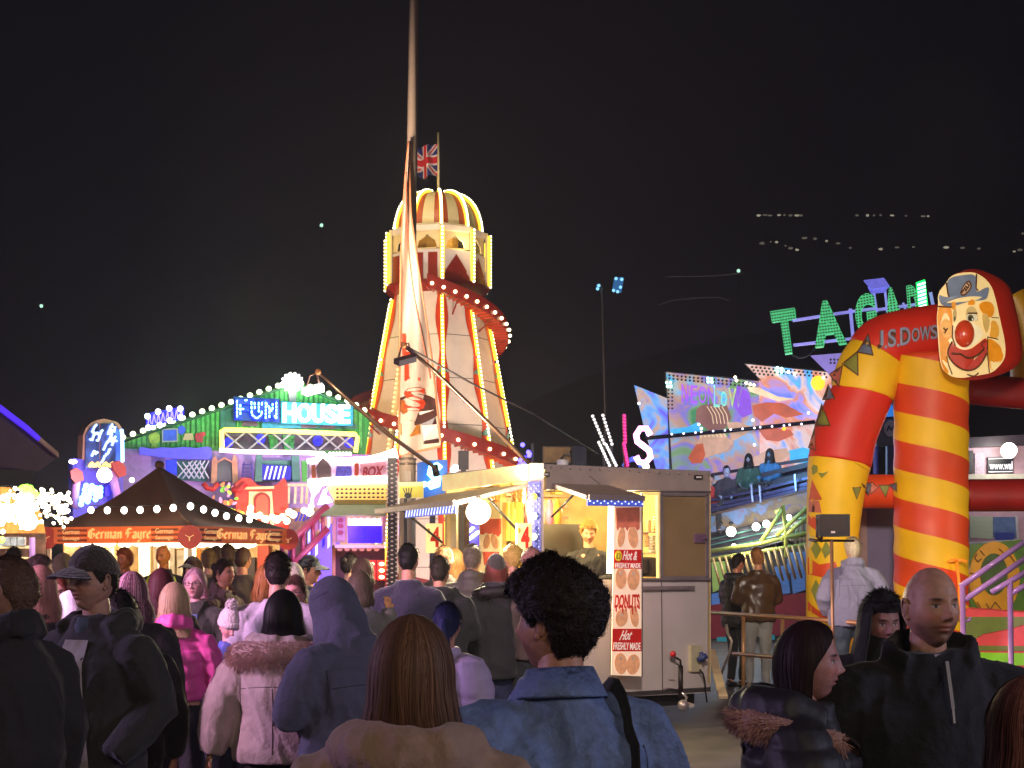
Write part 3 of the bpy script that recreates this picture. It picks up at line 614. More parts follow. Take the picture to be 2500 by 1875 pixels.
def yellow_kiosk():      # booth with white edged sign roof between the tent and the trailer
    pl = Pl.px(700, 30, 960, 30.5); b = pl.at(870, 1400)
    t = thing('ticket_kiosk', 'brightly edged ticket kiosk with honeycomb bulb panel above a green awning', 'kiosk', (b.x, b.y, 0))
    G = lambda m, pts, off=0, th=.08: pl.poly(m, pts, off, th)
    hot = glow('neon_white_hot', (255, 250, 225), 7)
    part('upper_wall', mat('kiosk_rose', (190, 150, 190), .5, var=.15), t, lambda m: G(m, [(756, 1128), (780, 1122), (950, 1116), (950, 1186), (756, 1186)], 0, .5))
    part('neon_edge', hot, t, lambda m: (m.tube([pl.at(x, y, .1) for x, y in ((750, 1126), (772, 1124), (782, 1113), (790, 1110), (798, 1118), (812, 1123), (850, 1125), (900, 1122), (930, 1116), (968, 1106))], [.05, .06, .06, .06, .06, .06, .07, .07, .08, .11], 8), m.tube([pl.at(x, y, .1) for x, y in ((752, 1180), (800, 1175), (870, 1171), (948, 1170))], .085, 8)))
    part('neon_bracket', hot, t, lambda m: G(m, [(752, 1182), (790, 1178), (778, 1200), (766, 1214), (764, 1232), (758, 1232), (762, 1206)], .15, .08))
    part('neon_bracket_small', glow('neon_ice', (200, 220, 255), 5), t, lambda m: G(m, [(790, 1196), (800, 1190), (796, 1210), (806, 1214), (812, 1226), (790, 1230), (776, 1232)], .15, .08))
    part('painted_arch', mat('arch_mauve', (110, 84, 90), .5), t, lambda m: G(m, [(776, 1172), (772, 1140), (780, 1126), (790, 1114), (800, 1128), (808, 1140), (810, 1172)], .12, .05))
    part('painted_panel', mat('panel_orangebrown', (176, 90, 50), .5), t, lambda m: G(m, [(760, 1136), (770, 1134), (772, 1172), (762, 1172)], .12, .05))
    part('painted_panel', mat('panel_bluepurple', (84, 70, 190), .5, emit=.2, var=.3, scale=20), t, lambda m: G(m, [(822, 1138), (858, 1138), (860, 1170), (818, 1170)], .12, .05))
    part('red_post', red_p, t, lambda m: G(m, [(866, 1126), (876, 1126), (876, 1172), (866, 1172)], .14, .08))
    part('poster', mat('poster_pink', (220, 150, 170), .5), t, lambda m: G(m, [(880, 1128), (942, 1126), (942, 1168), (880, 1168)], .12, .05))
    def red(m):
        ptext(pl, m, 'BOX', [(884, 1140), (938, 1136), (936, 1166), (884, 1167)], .14, .02, shear=.2, offset=.03)
    part('poster_lettering', mat('poster_red', (170, 20, 50), .5), t, red)
    part('honeycomb_panel', mat('honey_yellow', (250, 200, 110), .4, emit=.55, ecol=(255, 200, 100)), t, lambda m: G(m, [(800, 1184), (960, 1180), (960, 1221), (818, 1220)], .05, .3))
    part('honeycomb_holes', mat('hole_dark', (46, 24, 16), .6), t, lambda m: [G(m, ell(824 + c * 11, y, 3.6, 2.4, 8), .09, .03) for y in (1194, 1204, 1214) for c in range(12)])
    part('awning_fascia', mat('awning_olive', (170, 140, 46), .6), t, lambda m: G(m, [(816, 1220), (945, 1220), (942, 1231), (818, 1231)], .3, .3))
    part('awning', mat('awning_green', (96, 104, 52), .7, var=.2), t, lambda m: m.add([pl.at(818, 1231, .3), pl.at(942, 1231, .3), pl.at(942, 1256, 1.2), pl.at(782, 1258, 1.2)], [(0, 3, 2, 1)]) and m.add([pl.at(782, 1258, 1.2), pl.at(942, 1256, 1.2), pl.at(942, 1260, 1.2), pl.at(780, 1262, 1.2)], [(0, 3, 2, 1)]))
    part('counter_wall', mat('kiosk_cream', (226, 190, 140), .5, var=.1), t, lambda m: (G(m, [(818, 1258), (846, 1258), (846, 1324), (818, 1324)], .1, .3), G(m, [(934, 1258), (942, 1258), (942, 1324), (934, 1324)], .1, .3), G(m, [(812, 1258), (819, 1258), (819, 1562), (810, 1562)], .3, .1)))
    part('menu_sign', mat('menu_rose', (230, 200, 190), .5), t, lambda m: G(m, [(822, 1262), (842, 1262), (842, 1320), (822, 1320)], .13, .03))
    part('menu_spots', mat('menu_red', (200, 90, 80), .5), t, lambda m: [G(m, ell(832, y, 7, 6, 10), .15, .02) for y in (1270, 1284, 1300)])
    part('serving_window', mat('window_violet', (50, 10, 230), .3, emit=1.1, ecol=(44, 0, 240)), t, lambda m: G(m, [(848, 1283), (932, 1283), (932, 1326), (850, 1326)], .02, .05))
    part('window_header', glow('header_lilac', (240, 200, 255), 1.8), t, lambda m: G(m, [(850, 1283)] + [(850 + i * 8, 1264 + (3 if i % 2 else 0)) for i in range(11)] + [(932, 1283)], .1, .04))
    part('window_muntin', mat('muntin_blue', (60, 40, 160), .4), t, lambda m: (pl.line(m, [(888, 1284), (888, 1326)], 2.5, .06, .03), pl.line(m, [(894, 1302), (920, 1303), (917, 1326)], 1.5, .06, .03)))
    part('counter', cream_p, t, lambda m: G(m, [(816, 1330), (942, 1330), (938, 1338), (818, 1338)], .6, .5))
    part('lower_front', mat('kiosk_brown', (84, 62, 66), .6), t, lambda m: G(m, [(818, 1338), (940, 1338), (940, 1560), (818, 1560)], .2, .2))
    part('zigzag_trim', mat('zig_tan', (180, 150, 90), .6), t, lambda m: [G(m, [(822 + i * 18, 1338), (838 + i * 18, 1340), (832 + i * 18, 1346), (824 + i * 18, 1345)], .62, .03) for i in range(6)])
    part('red_light_block', glow('red_led', (255, 26, 20), 1.3), t, lambda m: (G(m, [(898, 1368), (916, 1368), (916, 1416), (898, 1416)], .7, .1), G(m, [(922, 1368), (940, 1368), (940, 1416), (922, 1416)], .7, .1)))
    part('red_light_lens', glow('red_led_core', (255, 190, 130), 6), t, lambda m: [m.ball(pl.at(x, y, .8), (.06, .05, .04), 8, 6) for x in (907, 932) for y in (1377, 1393, 1409)])
    lamp('POINT', 'kiosk_lamp', tuple(pl.at(870, 1290, 1.4)), 60, (.5, .2, 1), .2)
    lamp('POINT', 'kiosk_lamp_top', tuple(pl.at(860, 1200, 2.0)), 40, (1, .85, .7), .3)
    lamp('POINT', 'kiosk_lamp_red', tuple(pl.at(920, 1390, 1.3)), 14, (1, .1, .05), .1)
yellow_kiosk()
# ================================================================== market tent
def nib(fnmap, mb, word, n_, mi=0, th=.01):        # broad-nib blackletter strokes
    L = {'G': (.95, [[(.8, .85), (.5, 1), (.15, .8), (.1, .3), (.45, 0), (.8, .2), (.8, .5), (.5, .5)], [(.42, .95), (.42, .15)]]),
         'F': (.8, [[(.1, .85), (.45, 1), (.9, .9)], [(.35, .95), (.35, .1), (.1, -.05)], [(.35, .5), (.75, .55)], [(.12, .7), (.12, .4)]]),
         'e': (.55, [[(.15, .32), (.75, .45), (.55, .66), (.15, .5), (.15, .12), (.5, 0), (.8, .1)]]),
         'r': (.5, [[(.1, .6), (.3, .6), (.3, 0), (.45, .05)], [(.35, .5), (.6, .66), (.8, .58)]]),
         'm': (.95, [[(.05, .6), (.18, .6), (.18, 0)], [(.2, .5), (.42, .66), (.5, .55), (.5, 0)], [(.52, .5), (.75, .66), (.85, .55), (.85, 0)]]),
         'n': (.62, [[(.05, .6), (.25, .6), (.25, 0)], [(.27, .5), (.6, .66), (.75, .55), (.75, 0)]]),
         'a': (.6, [[(.15, .6), (.6, .64), (.7, .5), (.7, 0), (.85, .03)], [(.7, .35), (.2, .3), (.15, .08), (.4, 0), (.7, .12)]]),
         'y': (.6, [[(.15, .64), (.15, .15), (.4, 0), (.7, .1)], [(.7, .66), (.7, -.1), (.4, -.35), (.1, -.25)]]), ' ': (.4, [])}
    tot = sum(L[c][0] for c in word); x0 = 0; nx_, ny_ = .013, .055
    for c in word:
        wd, st = L[c]
        for s_ in st:
            for (ax, ay), (bx, by) in zip(s_[:-1], s_[1:]):
                A = ((x0 + ax * wd) / tot, .25 + ay * .72); B = ((x0 + bx * wd) / tot, .25 + by * .72)
                p = [(A[0] - nx_, A[1] - ny_), (A[0] + nx_, A[1] + ny_), (B[0] + nx_, B[1] + ny_), (B[0] - nx_, B[1] - ny_)]
                mb.prism([fnmap(*q) for q in p], n_, th, mi); mb.prism([fnmap(*q) for q in reversed(p)], n_, th * .8, mi)
        x0 += wd
def tent():
    s = 3.07; th = R(23.3); C = Vector((-5.426, 24, 0)); dl = Vector((-math.cos(th), math.sin(th), 0)) * s; dr = Vector((math.sin(th), math.cos(th), 0)) * s
    L_, R_, B_ = C + dl, C + dr, C + dl + dr; ze, zv = 2.30, 2.01; ap = (C + B_) / 2 + Vector((-.22, 0, 3.44))
    t = thing('market_tent', 'brown pyramid market tent with an orange lettered valance', 'market tent', C)
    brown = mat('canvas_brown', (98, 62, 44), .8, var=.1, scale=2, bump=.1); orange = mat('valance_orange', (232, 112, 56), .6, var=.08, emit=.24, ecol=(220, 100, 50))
    cs = [L_, C, R_, B_]
    def roof(m):
        for a, b in zip(cs, cs[1:] + cs[:1]):
            n = 12; mm = 10; v = []
            for j in range(mm + 1):
                for i in range(n + 1):
                    p = a.lerp(b, i / n) + Vector((0, 0, ze)); q = p.lerp(ap, j / mm); f = j / mm
                    q.z -= .30 * math.sin(math.pi * f) * (.55 + .45 * math.sin(math.pi * i / n)) * (1 - .35 * f); v.append(q)
            m.add(v, [(j * (n + 1) + i, j * (n + 1) + i + 1, (j + 1) * (n + 1) + i + 1, (j + 1) * (n + 1) + i) for j in range(mm) for i in range(n)], 0, True)
    part('canopy', brown, t, roof)
    part('ridge_seam', mat('seam_brown', (120, 84, 60), .7), t, lambda m: m.tube([(C + Vector((0, 0, ze + .03))).lerp(ap, f) - Vector((0, 0, .19 * math.sin(math.pi * f))) for f in np.linspace(0, 1, 10)], .02, 5))
    part('finial', brown, t, lambda m: m.ball(ap + Vector((0, 0, .02)), (.09, .09, .08), 8, 6))
    def val(m):
        for a, b in zip(cs, cs[1:] + cs[:1]):
            n_ = Vector((b - a).normalized().cross(Vector((0, 0, 1)))); 
            m.add([a + Vector((0, 0, ze)), b + Vector((0, 0, ze)), b + Vector((0, 0, zv)), a + Vector((0, 0, zv))], [(0, 3, 2, 1)])
            m.add([a - n_ * .02 + Vector((0, 0, ze)), b - n_ * .02 + Vector((0, 0, ze)), b - n_ * .02 + Vector((0, 0, zv)), a - n_ * .02 + Vector((0, 0, zv))], [(0, 1, 2, 3)])
    part('valance', orange, t, val)
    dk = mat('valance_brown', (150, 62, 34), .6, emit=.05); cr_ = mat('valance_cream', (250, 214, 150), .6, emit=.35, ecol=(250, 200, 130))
    for a, b, segs in ((L_, C, [(.30, .74)]), (C, R_, [(.24, .80)])):
        d = (b - a); nn = Vector((d.y, -d.x, 0)).normalized(); nn = nn if nn.y < 0 else -nn
        at = lambda u, v_, o=.012, a=a, d=d, nn=nn: a + d * u + Vector((0, 0, zv + (ze - zv) * v_)) + nn * o
        for u0, u1 in ((.08, .29), (.74, .92)):
            for v0 in (.12, .42, .72):
                part('valance_stripe', dk, t, lambda m: m.prism([at(u0, v0), at(u1, v0), at(u1, v0 + .13), at(u0, v0 + .13)], nn, .01))
        part('valance_lettering', cr_, t, lambda m: nib(lambda x, y: at(segs[0][0] + (segs[0][1] - segs[0][0]) * x, .1 + .8 * y, .02), m, 'German Fayre', nn))
        def small(m):
            for u0, u1 in ((.12, .24), (.77, .89)):
                text3(m, 'German', lambda x, y: at(u0 + (u1 - u0) * x, .56 + .3 * y, .025), nn, .006)
                text3(m, 'Sausage', lambda x, y: at(u0 + (u1 - u0) * x, .14 + .3 * y, .025), nn, .006)
        part('valance_small_text', cr_, t, small)
    for p in (L_, C, R_):
        def badge(m, p=p):
            q = p + Vector((0, -.06, zv + .10)); m.add([q + Vector((.2 * math.cos(a_), 0, .2 * math.sin(a_))) for a_ in np.linspace(0, 2 * math.pi, 24, False)] + [q + Vector((.2 * math.cos(a_), .03, .2 * math.sin(a_))) for a_ in np.linspace(0, 2 * math.pi, 24, False)], [tuple(range(24))] + [(i, i + 24, (i + 1) % 24 + 24, (i + 1) % 24) for i in range(24)])
        bd = part('badge', mat('badge_red', (196, 50, 30), .5, emit=.08), t, badge)
        part('badge_mark', cr_, bd, lambda m, p=p: (m.bar(p + Vector((-.07, -.075, zv + .13)), p + Vector((0, -.075, zv + .09)), .02, .01), m.bar(p + Vector((.07, -.075, zv + .13)), p + Vector((0, -.075, zv + .09)), .02, .01), m.bar(p + Vector((0, -.075, zv + .09)), p + Vector((0, -.075, zv + .03)), .02, .01)))
    for p in (L_, C, R_, B_): part('pole', mat('pole_cream', (230, 214, 180), .4), t, lambda m, p=p: m.bar(p + (ap - p) * .02 * Vector((1, 1, 0)), p + (ap - p) * .02 * Vector((1, 1, 0)) + Vector((0, 0, ze)), .06))
    # bulbs strung over the canopy
    hot = glow('bulb_hot_white', (255, 250, 236), 6)
    def rp(px, py, a, b):
        n_ = (b - a).cross(ap - (a + Vector((0, 0, ze)))).normalized(); o = Vector((0, 0, CZ)); d = Vector(((px - HX) / F, 1, (HY - py) / F)); q = a + Vector((0, 0, ze))
        x = o + d * ((q - o).dot(n_) / d.dot(n_)); return x - d.normalized() * .30 + Vector((0, 0, 0))
    pts = [rp(x, y, L_, C) for x, y in ((222, 1245), (262, 1246), (303, 1246), (342, 1245), (383, 1243), (423, 1240), (465, 1236))] + [rp(x, y, C, R_) for x, y in ((497, 1244), (525, 1252), (553, 1260), (583, 1265), (609, 1268))]
    o = thing('festoon_lights', 'string of twelve round white bulbs across the brown tent roof', 'string lights', pts[0])
    part('cable', mat('cable_black', (20, 20, 20), .6), o, lambda m: m.tube([p + Vector((0, 0, .075)) for p in pts], .008, 5))
    for p in pts:
        part('bulb', hot, o, lambda m, p=p: m.ball(p, (.056, .056, .062), 10, 8))
    # inside: counter, menu boards, hanging lamps
    inn = lambda u, v, z: C + dl * u + dr * v + Vector((0, 0, z))
    part('back_wall', mat('tent_back', (236, 206, 150), .6, var=.25, scale=3), t, lambda m: (m.prism([inn(.04, .96, .0), inn(.96, .96, 0), inn(.96, .96, 2.2), inn(.04, .96, 2.2)], (0, -1, 0), .02), m.prism([inn(.96, .1, .0), inn(.96, .96, 0), inn(.96, .96, 2.2), inn(.96, .1, 2.2)], (1, 0, 0), .02)))
    part('counter', mat('counter_pine', (190, 130, 80), .5), t, lambda m: m.prism([inn(.06, .12, 0), inn(.94, .12, 0), inn(.94, .12, 1.05), inn(.06, .12, 1.05)], dr.normalized() * -1, .05))
    rr = random.Random(2)
    for i in range(9):
        u, z = .1 + .1 * i, rr.uniform(1.5, 1.75); cc = rr.choice([(200, 60, 40), (250, 240, 220), (60, 50, 60), (230, 150, 60), (250, 250, 240)])
        part('menu_board', mat('board%d' % i, cc, .5, var=.2), t, lambda m: m.prism([inn(u, .93, z - .3), inn(u + .08, .93, z - .3), inn(u + .08, .93, z + .25), inn(u, .93, z + .25)], dr.normalized() * -1, .02))
    hot2 = glow('counter_lamp', (255, 238, 196), 5)
    for x, y, D, rx in ((178, 1326, 25.4, .16), (226, 1330, 25.2, .22), (266, 1326, 25, .13), (305, 1328, 24.8, .12), (350, 1326, 24.7, .2), (386, 1325, 24.6, .14), (434, 1328, 24.5, .2), (492, 1327, 24.8, .15), (520, 1328, 25, .1), (548, 1328, 25.4, .2), (590, 1330, 25.8, .28)):
        part('hanging_lamp', hot2, t, lambda m: m.ball(P(x, y, D), (rx, .08, .07), 10, 6))
    part('glass_screen', mat('screen_white', (250, 240, 220), .3, emit=1.0, ecol=(255, 236, 190)), t, lambda m: [m.prism([inn(u, .5, 1.35), inn(u + .08, .5, 1.35), inn(u + .08, .5, 1.95), inn(u, .5, 1.95)], dr.normalized() * -1, .02) for u in (.93, .66, .52, .33, .08)])
    lamp('POINT', 'tent_lamp', tuple(inn(.7, .5, 1.9)), 55, (1, .72, .4), .15); lamp('POINT', 'tent_lamp', tuple(inn(.25, .5, 1.9)), 55, (1, .72, .4), .15)
    lamp('POINT', 'tent_lamp_front', tuple(inn(.4, -.6, 2.0)), 60, (1, .62, .3), .15)
tent()

# ================================================================== food trailer
def trailer():
    c0 = Vector((.24, 14.0, 0)); e = Vector((.8526, .5226, 0)); sd = Vector((-.5226, .8526, 0)); eL, sL = 2.2, 1.86
    A, B_ = Pl((c0.x, c0.y), tuple((c0 + e)[:2])), Pl((c0.x, c0.y), tuple((c0 + sd)[:2]))
    nE, nS = A.n, B_.n; ztop, zbot = 2.66, .30
    t = thing('food_trailer', 'grey box food trailer with raised serving flaps, warm lit inside, shutter at its right', 'food trailer', c0)
    body = mat('trailer_skin', (204, 190, 184), .42, var=.10, scale=1.6, bump=.05); cream = mat('trailer_inner', (236, 206, 140), .5, var=.1); fas = mat('fascia_cream', (240, 226, 176), .45, var=.06)
    alu = mat('aluminium', (176, 160, 160), .35, metal=.6)
    G = lambda m, pts, off=0, th=.04: A.poly(m, pts, off, th)
    part('front_wall', body, t, lambda m: (G(m, [(1335, 1415), (1733, 1415), (1733, 1691), (1312, 1712), (1312, 1415)]), G(m, [(1612, 1196), (1733, 1199), (1733, 1415), (1612, 1415)], -.002)))
    part('front_fascia', mat('fascia_grey', (164, 146, 138), .45, var=.08), t, lambda m: G(m, [(1335, 1134), (1727, 1151), (1733, 1158), (1733, 1199), (1335, 1196)], .012, .05))
    part('corner_post', alu, t, lambda m: (m.bar(c0 + Vector((0, 0, zbot)), c0 + Vector((0, 0, ztop)), .14), m.bar(c0 + e * eL + Vector((0, 0, zbot)) - nE * .06, c0 + e * eL + Vector((0, 0, ztop)) - nE * .06, .07)))
    def side(m):
        for u0, u1, z0, z1 in ((0, sL, zbot, 1.45),): m.prism([c0 + sd * u0 + Vector((0, 0, z0)), c0 + sd * u1 + Vector((0, 0, z0)), c0 + sd * u1 + Vector((0, 0, z1)), c0 + sd * u0 + Vector((0, 0, z1))], nS, .05)
    part('side_wall', body, t, side)
    part('side_fascia', mat('fascia_bright', (250, 236, 170), .45, emit=.25, ecol=(255, 226, 130)), t, lambda m: m.prism([c0 + sd * .1 + nS * .04 + Vector((0, 0, 2.50)), c0 + sd * sL + nS * .04 + Vector((0, 0, 2.47)), c0 + sd * sL + nS * .04 + Vector((0, 0, 2.64)), c0 + sd * .1 + nS * .04 + Vector((0, 0, 2.66))], nS, .06))
    part('roof', mat('roof_grey', (140, 130, 130), .5), t, lambda m: m.prism([c0 + Vector((0, 0, ztop)), c0 + e * eL + Vector((0, 0, ztop)), c0 + e * eL + sd * sL + Vector((0, 0, ztop)), c0 + sd * sL + Vector((0, 0, ztop))], (0, 0, 1), .05))
    part('floor', mat('floor_dark', (60, 56, 56), .6), t, lambda m: m.prism([c0 + Vector((0, 0, .36)), c0 + e * eL + Vector((0, 0, .36)), c0 + e * eL + sd * sL + Vector((0, 0, .36)), c0 + sd * sL + Vector((0, 0, .36))], (0, 0, 1), .05))
    def inner(m):
        a, b = c0 + e * eL, c0 + sd * sL
        m.prism([a + Vector((0, 0, .4)), a + sd * sL + Vector((0, 0, .4)), a + sd * sL + Vector((0, 0, 2.6)), a + Vector((0, 0, 2.6))], e, .04)
        m.prism([b + Vector((0, 0, .4)), b + e * eL + Vector((0, 0, .4)), b + e * eL + Vector((0, 0, 2.6)), b + Vector((0, 0, 2.6))], sd, .04)
    part('inner_wall', cream, t, inner)
    part('partition', mat('partition_gold', (214, 166, 80), .5, var=.15), t, lambda m: [m.prism([c0 + e * u + sd * .9 + Vector((0, 0, .4)), c0 + e * (u + w_) + sd * .9 + Vector((0, 0, .4)), c0 + e * (u + w_) + sd * .9 + Vector((0, 0, 2.6)), c0 + e * u + sd * .9 + Vector((0, 0, 2.6))], nE, .03) for u, w_ in ((.12, .08), (.28, .16))])
    part('fridge', mat('fridge_dark', (66, 60, 50), .4), t, lambda m: m.box(c0 + e * .95 + sd * 1.2 + Vector((0, 0, 1.25)), (.75, .5, 1.7), math.atan2(e.y, e.x)))
    sh = part('shelf', mat('shelf_wood', (150, 96, 60), .5), t, lambda m: [m.box(c0 + e * .75 + sd * 1.45 + Vector((0, 0, z)), (1.0, .3, .03), math.atan2(e.y, e.x)) for z in (2.18, 2.30, 2.42)])
    rr = random.Random(4)
    part('counter', alu, t, lambda m: m.box(c0 + e * 1.0 + sd * .12 + Vector((0, 0, 1.42)), (1.9, .34, .04), math.atan2(e.y, e.x)))
    # end window: frame, cups and the shutter
    lit = mat('frame_lit', (250, 226, 150), .4, emit=.3, ecol=(255, 220, 130))
    part('window_frame', lit, t, lambda m: (A.line(m, [(1570, 1205), (1606, 1206)], 5, .03, .04), A.line(m, [(1608, 1203), (1611, 1412)], 6, .03, .04)))
    part('window_sill', alu, t, lambda m: A.line(m, [(1563, 1414), (1735, 1414)], 5, .05, .06))
    sp = A.at(1606, 1205)
    for row, (x, yb, hh) in enumerate(((1577, 1335, 34), (1589, 1350, 42), (1600, 1300, 40), (1601, 1350, 44), (1583, 1300, 30))):
        part('cup_stack', mat('cup_tan%d' % (row % 2), ((226, 176, 120), (246, 232, 200))[row % 2], .5), t, lambda m: [m.tube([A.at(x, yb - j * hh / 6, -.35), A.at(x, yb - (j + .9) * hh / 6, -.35)], [.024, .03], 10) for j in range(6)])
    part('window_shelf', alu, t, lambda m: [A.line(m, [(1568, y), (1606, y)], 2, -.3, .2) for y in (1300, 1352, 1393)])
    part('till', mat('till_dark', (50, 44, 42), .4), t, lambda m: (G(m, [(1570, 1366), (1584, 1366), (1586, 1400), (1570, 1400)], -.2, .2), G(m, [(1590, 1360), (1604, 1362), (1604, 1408), (1592, 1408)], -.15, .2)))
    fr = part('shutter_panel', mat('shutter_ply', (148, 120, 82), .55, var=.10, scale=4), t, lambda m: G(m, [(1620, 1212), (1722, 1214), (1722, 1408), (1620, 1408)], .03, .03))
    part('shutter_frame', alu, fr, lambda m: [A.line(m, [p, q], 8, .045, .05) for p, q in (((1615, 1206), (1728, 1208)), ((1728, 1208), (1728, 1412)), ((1728, 1410), (1615, 1411)), ((1616, 1411), (1616, 1206)))])
    part('latch', mat('latch_lilac', (150, 110, 140), .4, metal=.4), fr, lambda m: (G(m, [(1698, 1303), (1722, 1303), (1722, 1325), (1698, 1325)], .06, .03), G(m, [(1712, 1312), (1728, 1309), (1730, 1314), (1714, 1318)], .09, .03)))
    mk = mat('marker_black', (24, 22, 22), .4); lens = mat('marker_lens', (230, 220, 210), .3)
    for x, y in ((1333, 1158), (1707, 1165)):
        o = part('marker_light', mk, t, lambda m: G(m, [(x - 9, y - 5), (x + 9, y - 5), (x + 9, y + 5), (x - 9, y + 5)], .04, .03))
        part('lens', lens, o, lambda m: G(m, [(x - 6, y - 2.5), (x + 6, y - 2.5), (x + 6, y + 2.5), (x - 6, y + 2.5)], .046, .01))
    part('rivets', alu, t, lambda m: [m.ball(A.at(x, 1141 + (x - 1340) * .047, .02), .012, 6, 4) for x in range(1345, 1730, 24)])
    part('panel_seam', mat('seam_dark', (100, 88, 90), .5), t, lambda m: (A.line(m, [(1615, 1420), (1618, 1690)], 2, .004, .01), A.line(m, [(1335, 1199), (1735, 1201)], 3, .03, .02), A.line(m, [(1440, 1162), (1475, 1190)], 1.5, .02, .01)))
    v = part('roof_vent', mat('vent_white', (220, 214, 210), .4), t, lambda m: m.tube([Vector((.52, 14.6, 2.64)), Vector((.52, 14.6, 2.74))], .06, 14))
    part('roof_hook', mk, t, lambda m: m.tube([Vector((.50, 14.6, 2.74)), Vector((.54, 14.6, 2.79)), Vector((.60, 14.6, 2.78)), Vector((.60, 14.6, 2.83))], .014, 6))
    # serving flaps
    def flap(a0, a1, hz, n_, w_, drop, name, mats_):
        o0 = a0 + n_ * w_ - Vector((0, 0, drop)); o1 = a1 + n_ * w_ - Vector((0, 0, drop))
        f = part(name, mats_, t, lambda m: m.prism([a0, a1, o1, o0], Vector((0, 0, 1)), .035))
        part('flap_edge', alu, f, lambda m: (m.bar(o0 - Vector((0, 0, .02)), o1 - Vector((0, 0, .02)), .05), m.bar(a0 - Vector((0, 0, .02)), o0 - Vector((0, 0, .02)), .04), m.bar(a1 - Vector((0, 0, .02)), o1 - Vector((0, 0, .02)), .04)))
        return o0, o1
    a0, a1 = c0 + sd * .14 + Vector((0, 0, 2.47)) + nS * .03, c0 + sd * sL + Vector((0, 0, 2.44)) + nS * .03
    o0, o1 = flap(a0, a1, 0, nS, .80, .19, 'side_flap', mat('flap_cream', (232, 206, 150), .5, var=.1))
    strut = mat('gas_strut', (34, 26, 20), .4)
    part('strut', strut, t, lambda m: (m.tube([a0.lerp(o0, .55) - Vector((0, 0, .05)), c0 + sd * .16 + Vector((0, 0, 1.95)) + nS * .06], .014, 6), m.tube([a1.lerp(o1, .65) - Vector((0, 0, .05)), c0 + sd * (sL - .05) + Vector((0, 0, 1.9)) + nS * .06], .014, 6)))
    led = mat('led_panel_blue', (70, 84, 170), .3, emit=.35, ecol=(80, 100, 220), var=.3, scale=40)
    dot = glow('led_points', (190, 205, 255), 1.3)
    lb = part('led_strip', led, t, lambda m: m.prism([o0 - Vector((0, 0, .03)), o0.lerp(o1, .62) - Vector((0, 0, .03)), o0.lerp(o1, .62) - Vector((0, 0, .12)), o0 - Vector((0, 0, .12))], nS, .02))
    part('led_points', dot, lb, lambda m: [m.bar(o0.lerp(o1, .02 + .035 * i) + nS * .012 - Vector((0, 0, .04)), o0.lerp(o1, .035 + .035 * i) + nS * .012 - Vector((0, 0, .11)), .008) for i in range(17)])
    b0, b1 = A.at(1351, 1180, .03), A.at(1484, 1184, .03)
    q0, q1 = flap(b0, b1, 0, nE, .60, .14, 'front_flap', mat('flap_brown', (150, 128, 112), .5, var=.1))
    part('strut', strut, t, lambda m: (m.tube([b0.lerp(q0, .6) - Vector((0, 0, .04)), A.at(1347, 1262, .05)], .012, 6), m.tube([b1.lerp(q1, .7) - Vector((0, 0, .04)), A.at(1484, 1262, .05)], .012, 6)))
    lb = part('led_strip', led, t, lambda m: m.prism([q0 - Vector((0, 0, .03)), q1 - Vector((0, 0, .03)), q1 - Vector((0, 0, .10)), q0 - Vector((0, 0, .10))], nE, .02))
    part('led_points', dot, lb, lambda m: [m.ball(q0.lerp(q1, (i + .5) / 16) + nE * .012 - Vector((0, 0, .055 + .02 * (i % 2))), .008, 6, 4) for i in range(16)])
    # corner light column
    cn = (nE + nS).normalized(); cu = Vector((-cn.y, cn.x, 0)); cu = cu if cu.x > 0 else -cu
    cc = c0 + cn * .10
    lb = part('corner_led_panel', mat('led_panel_indigo', (60, 60, 130), .35, emit=.18, ecol=(60, 70, 200), var=.3, scale=30), t, lambda m: m.prism([cc - cu * .065 + Vector((0, 0, 1.1)), cc + cu * .065 + Vector((0, 0, 1.1)), cc + cu * .065 + Vector((0, 0, 2.48)), cc - cu * .065 + Vector((0, 0, 2.48))], cn, .03))
    part('led_points', glow('led_points_blue', (120, 150, 240), .9), lb, lambda m: [m.ball(cc + cn * .01 + cu * (-.05 + .025 * i) + Vector((0, 0, 1.75 + .03 * j)), .006, 4, 3) for i in range(5) for j in range(24) if (i + j) % 2])
    part('round_lamp', glow('round_lamp_pale', (255, 250, 190), 3), lb, lambda m: [m.ball(cc + cn * .02 + Vector((0, 0, z)), (.034, .034, .034), 12, 8) for z in (1.94, 2.14, 1.15)])
    part('round_lamp_yellow', glow('round_lamp_yellow', (255, 226, 60), 2.2), lb, lambda m: m.ball(cc + cn * .02 + Vector((0, 0, 2.33)), .034, 12, 8))
    part('zigzag_panel', mat('zig_yellow', (220, 180, 110), .5, var=.4, scale=60, stripe=(1, 1, 8)), t, lambda m: m.prism([c0 + sd * .25 + nS * .03 + Vector((0, 0, .35)), c0 + sd * .55 + nS * .03 + Vector((0, 0, .35)), c0 + sd * .55 + nS * .03 + Vector((0, 0, 1.2)), c0 + sd * .25 + nS * .03 + Vector((0, 0, 1.2))], nS, .02))
    # posters hanging in the side opening
    S = lambda m, pts, off=0, th=.02: B_.poly(m, pts, off, th)
    paper = mat('poster_cream', (252, 226, 160), .6, emit=.12, ecol=(255, 220, 130)); drip = mat('poster_orange', (226, 84, 40), .6, emit=.06); dn = mat('poster_donut', (226, 160, 90), .6, var=.2, scale=12)
    pp = part('hanging_poster', paper, t, lambda m: S(m, [(1170, 1228), (1222, 1226), (1222, 1402), (1170, 1400)], -.10))
